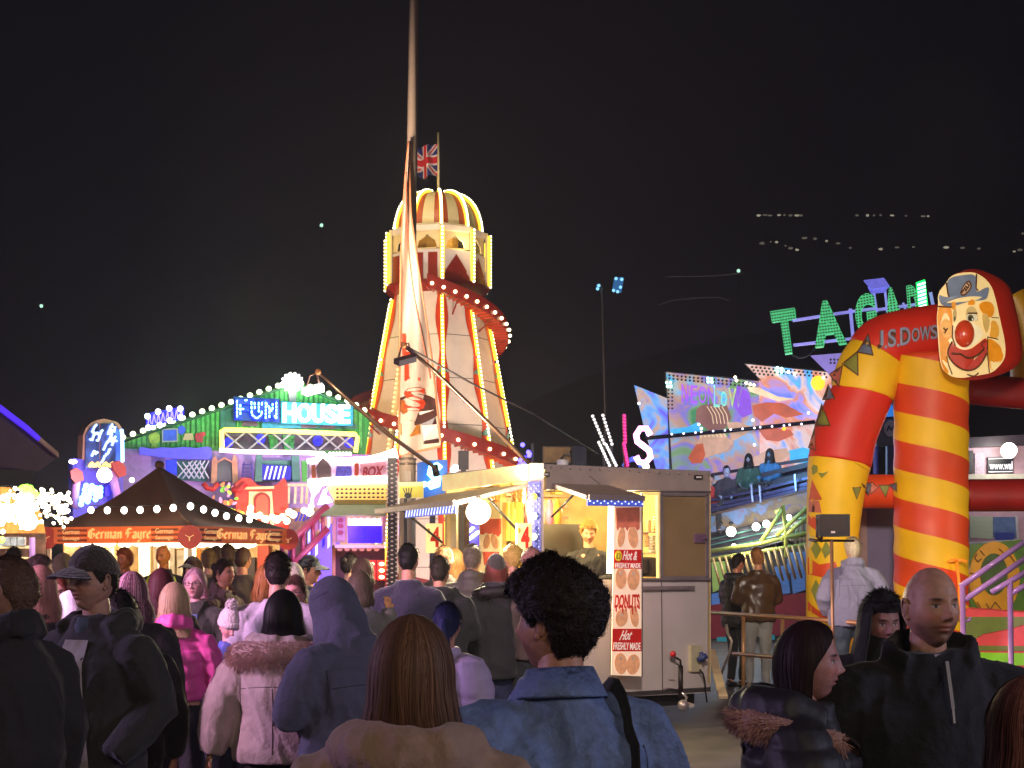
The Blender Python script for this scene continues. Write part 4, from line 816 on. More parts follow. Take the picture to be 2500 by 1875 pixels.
    part('poster_drip', drip, pp, lambda m: (S(m, [(1172, 1268), (1220, 1266), (1220, 1302), (1214, 1310), (1210, 1303), (1206, 1306), (1202, 1302), (1192, 1303), (1182, 1300), (1178, 1305), (1172, 1303)], -.085), S(m, [(1178, 1347), (1216, 1347), (1212, 1380), (1182, 1380)], -.085)))
    part('poster_donut', dn, pp, lambda m: (S(m, ell(1187, 1322, 7, 18, 14, rot=12), -.085), S(m, ell(1206, 1322, 7, 18, 14, rot=-12), -.085)))
    part('wall_strip', mat('strip_yellow', (252, 220, 90), .5, emit=.2), t, lambda m: [S(m, [(x, 1226), (x + w_, 1226), (x + w_, 1320), (x, 1322)], -.2) for x, w_ in ((1234, 7), (1246, 6), (1258, 16))])
    part('shelf_goods', mat('goods_gold', (200, 140, 60), .5, var=.3), t, lambda m: [m.ball(B_.at(x, y, -.3), (.04, .04, .05), 8, 6) for x in (1206, 1214, 1258, 1270) for y in (1200, 1212, 1232)])
    part('blue_panel', mat('drink_panel', (80, 80, 200), .4, emit=.5, ecol=(90, 80, 230)), t, lambda m: S(m, [(1136, 1262), (1167, 1258), (1167, 1340), (1136, 1340)], -.25))
    part('blue_panel_streak', glow('streak_ice', (230, 236, 255), 2.5), t, lambda m: (B_.line(m, [(1138, 1300), (1152, 1288)], 4, -.22), B_.line(m, [(1141, 1317), (1166, 1298)], 5, -.22)))
    part('dark_pillar', mat('pillar_brown', (84, 56, 44), .5, var=.3, stripe=(1, 1, 30)), t, lambda m: S(m, [(1118, 1225), (1134, 1222), (1134, 1405), (1120, 1405)], .02, .06))
    part('side_panel_lit', mat('panel_pale', (246, 226, 170), .5), t, lambda m: S(m, [(1086, 1244), (1114, 1240), (1114, 1400), (1086, 1400)], -.04))
    # tall donut banner hung at the window edge
    bn = thing('donut_banner', 'tall printed banner with doughnut pictures and red Hot FRESHLY MADE panels beside the serving window', 'banner', tuple(A.at(1531, 1650, .30)))
    G2 = lambda m, pts, off=.30, th=.012: A.poly(m, pts, off, th)
    part('sheet', mat('banner_white', (250, 226, 204), .55, var=.06, emit=.28, ecol=(255, 210, 170)), bn, lambda m: G2(m, [(1500, 1212), (1566, 1210), (1566, 1651), (1493, 1648)]))  # emission stands in for light coming through the sheet from behind
    red = mat('banner_red', (214, 34, 30), .5, emit=.10); wht = mat('banner_lettering', (252, 236, 220), .5, emit=.2)
    part('red_block', red, bn, lambda m: (G2(m, [(1499, 1342), (1566, 1342), (1566, 1372), (1499, 1372)], .306, .004), G2(m, [(1496, 1535), (1566, 1535), (1566, 1590), (1495, 1590)], .306, .004), G2(m, [(1499, 1372), (1566, 1372), (1566, 1389), (1498, 1388)], .3055, .003)))
    def txt(m):
        ptext(A, m, 'Hot &', [(1522, 1344), (1556, 1346), (1556, 1368), (1520, 1367)], .312, .003, shear=.35, offset=.01)
        ptext(A, m, 'FRESHLY MADE', [(1503, 1374), (1564, 1375), (1564, 1387), (1502, 1386)], .314, .003, offset=.02)
        ptext(A, m, 'Hot', [(1518, 1540), (1546, 1538), (1540, 1562), (1512, 1563)], .312, .003, shear=.35, offset=.01)
        ptext(A, m, 'FRESHLY MADE', [(1499, 1568), (1564, 1569), (1564, 1587), (1498, 1586)], .312, .003, offset=.015)
    part('lettering', wht, bn, txt)
    part('price_spot', mat('price_yellow', (240, 210, 50), .5, emit=.2), bn, lambda m: G2(m, ell(1510, 1357, 8, 13, 16), .314, .004))
    part('price_text', mat('price_black', (30, 20, 20), .5), bn, lambda m: ptext(A, m, '£3', [(1505, 1351), (1515, 1351), (1515, 1364), (1505, 1364)], .318, .002))
    drip2 = mat('drip_red', (222, 50, 36), .5, emit=.08)
    def dl_(m):
        ptext(A, m, 'DONUTS', [(1503, 1452), (1562, 1450), (1562, 1485), (1500, 1484)], .312, .004, offset=.03)
        for x in range(1504, 1562, 8): A.line(m, [(x, 1480), (x + 1, 1486 + 7 * ((x * 7) % 3))], 3, .311, .003)
    part('drip_lettering', drip2, bn, dl_)
    part('top_picture', mat('picture_salmon', (226, 120, 92), .55, var=.2, scale=14, emit=.12), bn, lambda m: (G2(m, [(1504, 1240), (1562, 1238), (1562, 1290)] + [(1562 - i * 6, 1290 + (6 if i % 2 else -4)) for i in range(1, 10)] + [(1505, 1288)], .309, .004)))
    part('doughnut_picture', mat('doughnut_tan', (240, 168, 120), .55, var=.2, scale=18, emit=.2), bn, lambda m: [G2(m, ell(x, y, rx, ry, 18, rot=r_), .31, .004) for x, y, rx, ry, r_ in ((1517, 1312, 9, 24, 8), (1546, 1312, 12, 26, -6), (1516, 1412, 14, 26, 0), (1547, 1414, 15, 27, 4), (1518, 1508, 15, 22, 10), (1549, 1505, 10, 26, -8), (1516, 1620, 15, 26, -5), (1546, 1622, 16, 25, 8))])
    part('doughnut_hole', mat('hole_white', (244, 210, 180), .55), bn, lambda m: [G2(m, ell(x, y, 3.5, 5, 10), .315, .003) for x, y in ((1516, 1399), (1547, 1400), (1518, 1500), (1516, 1607), (1546, 1608))])
    part('frame_rail', alu, bn, lambda m: A.line(m, [(1568, 1205), (1568, 1652)], 3, .30, .03))
    part('lit_strip', glow('strip_light', (255, 240, 180), 4), t, lambda m: m.tube([A.at(1492, 1232, .12), A.at(1488, 1400, .12)], .03, 8))
    rr = random.Random(12); gc = [(220, 60, 40), (250, 210, 90), (240, 236, 220), (120, 70, 40), (230, 130, 60)]
    for i in range(26):
        o_ = c0 + e * rr.uniform(.3, 1.2) + sd * rr.uniform(1.38, 1.5) + Vector((0, 0, rr.choice([2.21, 2.33, 2.45]))); part('packet', mat('packet%d' % (i % 5), gc[i % 5], .4), t, lambda m: m.box(o_, (rr.uniform(.05, .1), .05, rr.uniform(.07, .1)), .55))
    for i in range(10):
        o_ = c0 + sd * (.3 + .15 * i) + e * .45 + Vector((0, 0, 2.2)); part('sweet_bag', mat('bag%d' % (i % 3), [(250, 190, 60), (250, 150, 170), (236, 226, 200)][i % 3], .35), t, lambda m: m.tube([o_ + Vector((0, 0, .14)), o_ + Vector((0, 0, .10)), o_, o_ - Vector((0, 0, .12))], [.008, .03, .05, .03], 8))
    # price boards
    for (x0, y0, x1, y1, D, lab) in ((1041, 1278, 1080, 1350, 15.6, 'cream board with red number four under the trailer awning far left end'), (1262, 1277, 1299, 1352, 13.75, 'cream board with red number four beside the blue corner light column')):
        pl = Pl.px(x0, D, x1, D + .1); o = thing('price_board', lab, 'price board', tuple(pl.at((x0 + x1) / 2, y1)), 'price boards on the food trailer')
        part('board', mat('price_cream', (252, 232, 176), .5, emit=.45, ecol=(255, 226, 150)), o, lambda m: pl.poly(m, [(x0, y0), (x1, y0), (x1, y1), (x0, y1)], 0, .02))
        part('number', mat('number_red', (226, 50, 30), .5, emit=.15), o, lambda m: ptext(pl, m, '4', [(x0 + 10, y0 + 10), (x1 - 6, y0 + 8), (x1 - 6, y1 - 14), (x0 + 10, y1 - 14)], .006, .004, offset=.04))
        part('stamp', mat('stamp_olive', (190, 160, 40), .5), o, lambda m: pl.poly(m, ell(x0 + 6, y0 + 18, 3, 7, 10), .005, .004))
        part('board_cord', strut, o, lambda m: m.tube([pl.at((x0 + x1) / 2, y0, -.01), pl.at((x0 + x1) / 2, 1238, -.01)], .006, 5))
    # globe flood lamp
    g = P(1168, 1250, 13.7); o = thing('globe_lamp', 'big glaring round lamp hanging under the trailer side flap', 'lamp', g)
    part('globe', glow('globe_white', (255, 252, 214), 14), o, lambda m: m.ball(g, .118, 20, 14))
    part('lamp_holder', mk, o, lambda m: m.tube([g + Vector((0, 0, .11)), Vector((g.x, g.y, 2.33))], .02, 8))
    lamp('POINT', 'globe_light', (g.x, g.y - .16, g.z), 300, (1, .83, .5), .12)
    lamp('POINT', 'trailer_light', tuple(c0 + e * .55 + sd * .75 + Vector((0, 0, 2.35))), 62, (1, .78, .38), .08)
    lamp('POINT', 'trailer_light', tuple(c0 + e * 1.5 + sd * .5 + Vector((0, 0, 2.35))), 34, (1, .76, .38), .08)
    lamp('POINT', 'trailer_light', tuple(c0 + e * .3 + sd * 1.4 + Vector((0, 0, 2.3))), 40, (1, .78, .4), .08)
    # hitch, jockey wheel, cable, chassis
    part('chassis', mat('chassis_black', (26, 25, 26), .6), t, lambda m: m.prism([c0 + e * .1 + sd * .15 + Vector((0, 0, .31)), c0 + e * (eL - .1) + sd * .15 + Vector((0, 0, .31)), c0 + e * (eL - .1) + sd * sL + Vector((0, 0, .31)), c0 + e * .1 + sd * sL + Vector((0, 0, .31))], (0, 0, 1), .14))
    for u in (.45, 1.75):
        w_ = c0 + e * u + sd * .9 + Vector((0, 0, .27)); tw = part('wheel', mat('tyre', (22, 22, 22), .8), t, lambda m: m.tube([w_ - e * .08, w_ + e * .08], .27, 20))
        part('rim', alu, tw, lambda m: m.tube([w_ - e * .085, w_ + e * .085], .15, 16))
    k = A.at(1665, 1640, .12)
    j = part('jockey_wheel', mat('jockey_dark', (44, 32, 34), .4, metal=.5), t, lambda m: m.tube([A.at(1662, 1625, .12), A.at(1662, 1705, .12)], .025, 10))
    part('handle', mat('handle_steel', (60, 50, 52), .35, metal=.6), j, lambda m: m.tube([A.at(1662, 1625, .12), A.at(1661, 1612, .12), A.at(1647, 1604, .12)], .012, 8))
    part('knob', mat('knob_red', (190, 20, 30), .4), j, lambda m: m.ball(A.at(1643, 1597, .12), .033, 10, 8))
    part('wheel', alu, j, lambda m: m.tube([A.at(1668, 1722, .10), A.at(1668, 1722, .18)], .06, 14))
    part('clamp', mat('chrome', (220, 210, 200), .2, metal=.9), j, lambda m: (m.tube([A.at(1664, 1690, .14), A.at(1676, 1702, .14), A.at(1672, 1716, .16), A.at(1690, 1720, .16)], .018, 8), m.box(A.at(1680, 1722, .16), (.12, .06, .04))))
    so = part('socket_box', mat('socket_cream', (196, 184, 150), .5), t, lambda m: G(m, [(1688, 1576), (1714, 1576), (1714, 1640), (1688, 1640)], .05, .06))
    part('plug', mat('plug_blue', (40, 52, 110), .5), so, lambda m: (m.tube([A.at(1704, 1612, .08), A.at(1726, 1600, .14)], .03, 10), m.tube([A.at(1712, 1592, .1), A.at(1716, 1616, .1)], .022, 8)))
    part('cable', mk, so, lambda m: m.tube([A.at(x, y, .1) for x, y in ((1708, 1634), (1716, 1644), (1721, 1662), (1723, 1690), (1726, 1715))], .009, 6))
    part('lock_latch', alu, t, lambda m: (A.line(m, [(1623, 1684), (1634, 1680), (1646, 1682)], 3, .03), A.line(m, [(1634, 1660), (1648, 1660)], 2, .01)))
    # boom flood lights clamped on the roof
    pole = mat('boom_bronze', (120, 92, 84), .35, metal=.7)
    for pts, head, hm, lab in (([(1060, 1140), (950, 1062), (846, 972), (776, 908)], (760, 945), 'lit', 'long boom arm light over the fun house roof with a glowing white lamp head'), ([(1300, 1140), (1180, 1020), (1060, 905), (985, 842)], (985, 872), 'off', 'long boom arm light in front of the helter skelter with its lamp head unlit')):
        D0 = 14.2 if hm == 'off' else 15.2; D1 = 13.0
        q = [P(x, y, D0 + (D1 - D0) * i / 3) for i, (x, y) in enumerate(pts)]
        o = thing('boom_light', lab, 'boom light', q[0], 'boom lights on the trailer roof')
        part('arm', pole, o, lambda m: m.tube(q, [.022, .022, .020, .016], 8))
        part('arm_foot', mk, o, lambda m: m.tube([q[0] + Vector((0, .05, .02)), Vector((q[0].x + .02, q[0].y + .1, 2.62))], .04, 8))
        x, y = head; hd = part('lamp_head', glow('flood_lit', (255, 250, 232), 5) if hm == 'lit' else mat('flood_off', (74, 56, 60), .4), o, lambda m: (m.prism([P(x - 24, y + 3, D1), P(x + 26, y - 10, D1), P(x + 32, y - 2, D1 - .12), P(x - 10, y + 9, D1 - .12)], (0, 0, 1), .05)))
        part('bracket', pole, o, lambda m: (m.tube([P(x - 12, y, D1), P(x - 4, y - 28, D1), q[3]], .010, 6), m.tube([P(x + 20, y - 8, D1), P(x + 12, y - 34, D1), q[3]], .010, 6)))
        part('tip_cap', mat('tip_amber', (200, 130, 70), .4), o, lambda m: m.ball(q[3], .03, 8, 6))
    o = MB(); o.tube([P(985, 842, 13.0), P(1150, 935, 14.5), P(1300, 1010, 16), P(1460, 1108, 18)], .011, 5)
    tag(o.build('stay_cable', mat('cable_grey', (96, 84, 90), .5)), 'thin straight stay cable running down behind the trailer from the unlit boom lamp', 'cable')
trailer()

# ================================================================== lamp column with the feather banner
def pole():
    D = 26.0; t = thing('lamp_column', 'very tall cream metal pole rising in front of the helter skelter', 'pole', tuple(P(994, 1370, D) * Vector((1, 1, 0)) + Vector((0, 0, 0))))
    p0, p1 = P(994, 1596, D), P(1012, -60, D); p0.z = 0
    m_ = mat('pole_beige', (200, 176, 150), .4, var=.05)
    part('shaft', m_, t, lambda m: m.tube([P(995, 1120, D), P(1000, 800, D), P(1012, -60, D)], [.108, .102, .094], 14))
    part('base_sleeve', m_, t, lambda m: m.tube([Vector((p0.x, D, 0)), P(994, 1290, D), P(995, 1120, D)], [.16, .155, .15], 14))
    part('collar', mat('collar_steel', (150, 130, 110), .35, metal=.6), t, lambda m: [m.tube([P(995, y, D), P(995, y - 5, D)], .165, 14) for y in (1124, 1136, 1240, 1250)])
    part('access_door', mat('door_tan', (170, 150, 126), .5), t, lambda m: m.prism([P(986, 1232, D - .155), P(1004, 1232, D - .155), P(1004, 1150, D - .155), P(986, 1150, D - .155)], (0, -1, 0), .02))
    b = thing('feather_banner', 'tall cream feather banner with orange letters, a chocolate picture and a jar at its foot', 'banner', tuple(P(976, 1112, 25.7)))
    left = [(998, 345), (990, 430), (984, 517), (979, 640), (977, 734), (976, 850), (975, 960), (974, 1112)]
    right = [(1000, 345), (1000, 430), (1003, 517), (1020, 643), (1032, 727), (1053, 864), (1064, 960), (1076, 1090)]
    def prof(rows, y):
        for (x0, y0), (x1, y1) in zip(rows[:-1], rows[1:]):
            if y <= y1: return x0 + (x1 - x0) * (y - y0) / (y1 - y0)
        return rows[-1][0]
    def S(u, y, o=0.):       # point on the rippled cloth; u 0..1 across
        a, b_ = prof(left, y), prof(right, y); d = 25.7 - .10 * math.sin(u * 7 + y * .012) - o - .15 * (y - 345) / 765
        return P(a + (b_ - a) * u, y - (u * 22 * max(0, (y - 1000) / 110)), d)
    n, mm = 60, 12; v = [S(i / mm, 345 + (1112 - 345) * j / n) for j in range(n + 1) for i in range(mm + 1)]
    f = [(j * (mm + 1) + i, (j + 1) * (mm + 1) + i, (j + 1) * (mm + 1) + i + 1, j * (mm + 1) + i + 1) for j in range(n) for i in range(mm)]
    clo = mat('banner_cloth', (232, 200, 176), .7, var=.08, scale=2, stripe=(6, 6, .5)); part('cloth', clo, b, lambda m: m.add(v, f, 0, True))
    part('edge_hem', mat('hem_orange', (240, 150, 100), .6), b, lambda m: (m.tube([S(0, y) for y in range(345, 1113, 30)], .022, 6), m.tube([S(1, y) for y in range(345, 1113, 30)], .018, 6), m.tube([S(u, 1112) for u in (0, .25, .5, .75, 1)], .022, 6)))
    part('fold_line', mat('fold_red', (214, 120, 84), .6), b, lambda m: m.tube([S(.25 + .65 * k / 12, 420 + k * 42, .01) for k in range(13)], .013, 5))
    let = mat('letter_orange', (226, 72, 34), .6, emit=.08)
    def cap(m):
        for ch, y0, y1, u0, u1 in (('L', 815, 868, .08, .50), ('L', 884, 930, .14, .58), ('S', 946, 1004, .12, .74)):
            text3(m, ch, lambda x, y: S(u0 + (u1 - u0) * x, y1 - (y1 - y0) * y, .03), (0, -1, 0), .01, offset=.015)
    part('lettering', let, b, cap)
    def blob(m, pts, o):
        m.add([S(u, y, o) for u, y in pts], [tuple(range(len(pts)))[::-1]])
    part('picture_brown', mat('choc_brown', (92, 50, 40), .5, var=.3), b, lambda m: blob(m, [(.0, 972), (.2, 965), (.5, 962), (.8, 966), (.97, 974), (.97, 1020), (.7, 1036), (.4, 1042), (.0, 1036)], .015))
    part('picture_crepe', mat('crepe_gold', (226, 140, 40), .5, var=.3, scale=10), b, lambda m: blob(m, [(.03, 1034), (.3, 1028), (.5, 1034), (.52, 1066), (.3, 1070), (.03, 1062)], .02))
    part('picture_cup', mat('crepe_amber', (200, 110, 50), .5, var=.3), b, lambda m: blob(m, [(.03, 976), (.14, 978), (.22, 1006), (.1, 1012), (.03, 1004)], .021))
    part('jar_cap', mat('jar_white', (244, 224, 206), .5), b, lambda m: blob(m, [(.52, 1006), (.94, 1000), (.95, 1022), (.54, 1022)], .024))
    part('jar_body', mat('jar_brown', (70, 36, 34), .4), b, lambda m: blob(m, [(.56, 1022), (.93, 1022), (.96, 1100), (.58, 1096)], .022))
    part('jar_label', mat('jar_label', (240, 214, 200), .5), b, lambda m: blob(m, [(.56, 1044), (.95, 1044), (.96, 1086), (.58, 1086)], .026))
    part('jar_text', mat('jar_text_dark', (50, 20, 20), .5), b, lambda m: text3(m, 'nute', lambda x, y: S(.60 + .32 * x, 1062 - 12 * y, .03), (0, -1, 0), .004))
    part('jar_spot', mat('jar_text_red', (170, 40, 30), .5), b, lambda m: blob(m, [(.66, 1084), (.70, 1070), (.78, 1066), (.88, 1072), (.92, 1084)], .03))
    lamp('SPOT', 'banner_flood', (-3.5, 19, 2.6), 3000, (1, .84, .66), .3, (-1.9, 25.8, 6.5), 60); lamp('SPOT', 'pole_flood', (-5, 18, 3), 6500, (1, .78, .66), .3, (-1.8, 26, 10.5), 50)  # two added spots without fixtures, brightening the banner and the pole
pole()
def dark_column():
    t = thing('bulb_column', 'dark lattice column studded with small unlit bulbs left of the tall pole', 'light column', P(958, 1370, 27) * Vector((1, 1, 0)))
    x0 = P(958, 1370, 27)
    part('column', mat('column_brown', (70, 52, 52), .5, var=.3), t, lambda m: m.bar(Vector((x0.x, 27, 0)), Vector((x0.x, 27, 1.7 + 252 * 27 / F)), .17))
    part('bulb_rows', mat('column_bulbs', (226, 196, 190), .3, emit=.25), t, lambda m: [m.ball(Vector((x0.x + dx * .09, 26.9, z)), (.028, .02, .016), 6, 4) for dx in (-1, 1, 0) for z in np.arange(.8 + .03 * dx, 3.6, .085)])
dark_column()
def small_signs():
    pl = Pl.px(970, 24, 1300, 24); 
    o = thing('hand_sign', 'small yellow sign with a black handprint on the tall pole', 'sign', tuple(pl.at(1005, 1215)))
    part('board', mat('sign_cream2', (236, 222, 150), .5, emit=.15), o, lambda m: pl.poly(m, [(974, 1178), (1034, 1176), (1034, 1216), (974, 1216)], 0, .04))
    part('yellow_field', mat('sign_yellow', (226, 206, 60), .5, emit=.15), o, lambda m: pl.poly(m, [(976, 1188), (1032, 1187), (1032, 1214), (976, 1214)], .005, .01))
    part('handprint', mat('sign_black', (30, 24, 16), .5), o, lambda m: (pl.poly(m, ell(996, 1210, 9, 7, 12), .012, .01), [pl.line(m, [(990 + i * 4, 1206), (984 + i * 7, 1192)], 2.4, .012, .01) for i in range(4)]))
    part('sign_bracket', post_m, o, lambda m: m.bar(pl.at(990, 1200, -.05), Vector((pl.at(990, 1200, -.05).x, 24.05, 0)), .05))
    pl = Pl.px(1000, 30, 1300, 30); o = thing('neon_sign', 'glowing ice blue curly neon sign peeping above the trailer flap', 'neon sign', tuple(pl.at(1062, 1200)))
    part('neon', glow('neon_iceblue', (150, 235, 255), 6), o, lambda m: m.tube([pl.at(x, y, .1) for x, y in ((1074, 1146), (1066, 1138), (1055, 1142), (1052, 1156), (1060, 1162), (1068, 1166), (1066, 1182), (1054, 1186), (1048, 1176))], .085, 8))
    part('panel', mat('neon_panel', (30, 70, 130), .4, emit=.4, ecol=(20, 110, 200)), o, lambda m: pl.poly(m, [(1018, 1130), (1046, 1124), (1092, 1122), (1092, 1215), (1018, 1215)], 0, .1))
    part('bulb', glow('bulb_ice2', (200, 240, 255), 5), o, lambda m: (m.ball(pl.at(1036, 1182, .1), .06, 8, 6), m.ball(pl.at(1112, 1143, .1), .08, 8, 6), m.ball(pl.at(1106, 1147, .1), .06, 8, 6)))
    part('support', post_m, o, lambda m: m.bar(pl.at(1056, 1200, -.15), pl.at(1056, 1200, -.15) * Vector((1, 1, 0)), .12))
    for x0, x1, y0, y1, D, c_, lab, e_ in ((1326, 1394, 1091, 1130, 26, (150, 110, 60), 'square ochre sign board standing behind the trailer roof vent', .12), (1398, 1431, 1090, 1140, 26.5, (50, 60, 100), 'dark blue box sign behind the trailer roof, right of the ochre board', .03), (1120, 1143, 1102, 1145, 28, (60, 40, 60), 'narrow dark board with pale marks above the trailer flap', .05)):
        pl = Pl.px(x0, D, x1, D); o = thing('roof_sign', lab, 'sign', tuple(pl.at((x0 + x1) / 2, y1)))
        part('board', mat('board_%d' % x0, c_, .5, var=.3, emit=e_), o, lambda m: pl.poly(m, [(x0, y0), (x1, y0), (x1, y1), (x0, y1)], 0, .12))
        part('edge', mat('edge_%d' % x0, tuple(int(k * .6) for k in c_), .5), o, lambda m: pl.line(m, [(x0, y0), (x1, y0), (x1, y1), (x0, y1), (x0, y0)], 2.5, .02, .03))
        part('post', post_m, o, lambda m: m.bar(pl.at((x0 + x1) / 2, y1, -.15), pl.at((x0 + x1) / 2, y1, -.15) * Vector((1, 1, 0)), .1))
    pl = Pl.px(1270, 30, 1310, 30); o = thing('light_post', 'short post with violet blue lights at the foot of the helter skelter', 'light post', pl.at(1284, 1600) * Vector((1, 1, 0)))
    part('post', post_m, o, lambda m: m.bar(pl.at(1300, 1082), pl.at(1300, 1370) * Vector((1, 1, 0)), .05))
    part('violet_lights', glow('violet_blue', (90, 80, 255), 4), o, lambda m: [m.ball(pl.at(x, y, .1), .05, 6, 5) for x, y in ((1276, 1086), (1290, 1104), (1293, 1108), (1280, 1118), (1270, 1124), (1284, 1128), (1276, 1134), (1268, 1137), (1292, 1112))])
small_signs()

# ================================================================== stalls at the left edge
def left_stalls():
    pl = Pl.px(-60, 12.0, 150, 12.5)
    t = thing('awning_stall', 'dark pointed stall awning edged in violet at the left edge of the picture', 'stall', pl.at(20, 1500) * Vector((1, 1, 0)))
    part('awning', mat('awning_plum', (70, 52, 72), .7, var=.1), t, lambda m: pl.poly(m, [(-60, 960), (2, 1000), (70, 1052), (143, 1114), (95, 1150), (-60, 1142)], 0, .12))
    part('edge_trim', mat('trim_violet', (90, 60, 235), .4, emit=.55, ecol=(80, 40, 255)), t, lambda m: pl.poly(m, [(-60, 950), (2, 988), (70, 1040), (100, 1068), (95, 1076), (66, 1052), (-2, 1001), (-60, 966)], .03, .03))  # violet light falling on the awning edge, put into colour and emission
    part('edge_tip', mat('trim_tip', (170, 140, 130), .5), t, lambda m: pl.poly(m, [(100, 1068), (143, 1104), (144, 1117), (95, 1076)], .03, .03))
    part('front_box', mat('box_black', (34, 28, 30), .5), t, lambda m: pl.poly(m, [(-60, 1146), (90, 1148), (82, 1162), (82, 1180), (30, 1186), (-60, 1186)], .1, .3))
    part('stall_post', post_m, t, lambda m: (m.bar(pl.at(-30, 1186, -.3), pl.at(-30, 1186, -.3) * Vector((1, 1, 0)), .08), m.bar(pl.at(-55, 1186, -.5), pl.at(-55, 1186, -.5) * Vector((1, 1, 0)), .08)))
    pl = Pl.px(-40, 21, 200, 22)
    t = thing('light_stall', 'stall smothered in bright fairy bulbs left of the brown tent', 'stall', pl.at(60, 1650) * Vector((1, 1, 0)))
    part('canopy', mat('canopy_ochre', (190, 120, 50), .6, var=.3, stripe=(3, 3, .3), emit=.15), t, lambda m: pl.poly(m, [(-40, 1188), (25, 1190), (60, 1226), (100, 1250), (112, 1302), (-40, 1302)], 0, .15))
    rr = random.Random(9); pts = []
    for _ in range(270):
        x = rr.betavariate(1.2, 1.5) * 200 - 20; y = 1250 - 26 * math.sin(x / 60) + rr.gauss(0, 24) + max(0, (x - 120) * .25)
        if 1190 < y < 1330: pts.append((x, y))
    part('fairy_bulbs', glow('fairy_white', (255, 240, 200), 6), t, lambda m: [m.ball(pl.at(x, y, .3 + .3 * rr.random()), rr.uniform(.018, .038), 6, 5) for x, y in pts])
    part('big_bulb', glow('big_bulb', (255, 244, 210), 9), t, lambda m: (m.ball(pl.at(8, 1256, .8), .11, 14, 10), m.ball(pl.at(68, 1272, .8), .135, 14, 10), m.ball(pl.at(52, 1250, .8), .09, 12, 8), m.ball(pl.at(136, 1222, .8), .07, 12, 8)))
    part('green_bulbs', glow('green_bulb', (150, 255, 70), 2.5), t, lambda m: [m.ball(pl.at(x, y, .8), .05, 8, 6) for x, y in ((54, 1192), (62, 1186), (66, 1196), (74, 1192), (80, 1200), (88, 1208), (60, 1198), (4, 1318))])
    part('back_wall', mat('stall_rose', (190, 140, 130), .5, var=.35, scale=6), t, lambda m: pl.poly(m, [(-40, 1302), (112, 1302), (112, 1640), (-40, 1655)], -.6, .1))
    part('purple_post', mat('post_lilac', (170, 130, 220), .5, emit=.15), t, lambda m: pl.poly(m, [(77, 1312), (86, 1312), (86, 1640), (77, 1640)], .1, .08))
    part('shelf', cream_p, t, lambda m: (pl.poly(m, [(-40, 1332), (76, 1332), (76, 1339), (-40, 1339)], 0, .3), pl.poly(m, [(-40, 1360), (76, 1360), (76, 1364), (-40, 1364)], 0, .3)))
    part('shelf_goods', mat('goods_mixed', (150, 160, 190), .5, var=.4, scale=9), t, lambda m: [m.box(pl.at(x, 1322, 0), (.14, .1, .13)) for x in (14, 30, 50)])
    lamp('POINT', 'fairy_light', tuple(pl.at(60, 1265, 1.6)), 120, (1, .8, .5), .3)
left_stalls()
def mast():
    D = 60; t = thing('lattice_mast', 'slim dark far off mast with two small dim blue lamps', 'mast', P(1475, 1370, D) * Vector((1, 1, 0)))
    part('mast_pole', mat('mast_grey', (110, 104, 104), .5), t, lambda m: m.tube([P(1478, 1370, D) * Vector((1, 1, 0)), P(1477, 1000, D), P(1469, 700, D)], .05, 6))
    bl = mat('mast_blue', (30, 70, 120), .5, emit=.3, ecol=(50, 130, 200))
    part('lamp_panel', bl, t, lambda m: (m.prism([P(1500, 676, D), P(1524, 677, D), P(1517, 714, D), P(1494, 711, D)], (0, -1, 0), .1), m.prism([P(1456, 694, D), P(1464, 696, D), P(1463, 708, D), P(1455, 707, D)], (0, -1, 0), .1)))
    part('lamp_lens', glow('mast_lens', (130, 200, 230), 1), t, lambda m: [m.ball(P(x, y, D - .1), .07, 6, 5) for x, y in ((1504, 680), (1518, 682), (1515, 701), (1498, 709), (1508, 712), (1459, 705), (1462, 697))])
mast()
# ================================================================== tilted bowl ride with painted backdrop
from mathutils.bvhtree import BVHTree
def airbrush(name, cols, scale, emit):
    m = bpy.data.materials.new(name); m.use_nodes = True; nt = m.node_tree; b = nt.nodes['Principled BSDF']
    t = nt.nodes.new('ShaderNodeTexCoord'); n = nt.nodes.new('ShaderNodeTexNoise'); n.inputs['Scale'].default_value = scale; n.inputs['Distortion'].default_value = 1.6; n.inputs['Detail'].default_value = 3
    r = nt.nodes.new('ShaderNodeValToRGB'); nt.links.new(t.outputs['Object'], n.inputs['Vector']); nt.links.new(n.outputs['Fac'], r.inputs[0])
    el = r.color_ramp.elements; N = len(cols)
    for i, c in enumerate(cols):
        p = .30 + .42 * i / (N - 1)
        q = el[i] if i < 2 else el.new(p)
        q.position = p; q.color = lin(c) + (1,)
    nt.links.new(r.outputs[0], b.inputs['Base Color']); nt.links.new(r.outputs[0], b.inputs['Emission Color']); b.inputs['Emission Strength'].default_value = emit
    b.inputs['Roughness'].default_value = .25; m.cycles.emission_sampling = 'NONE'; return m
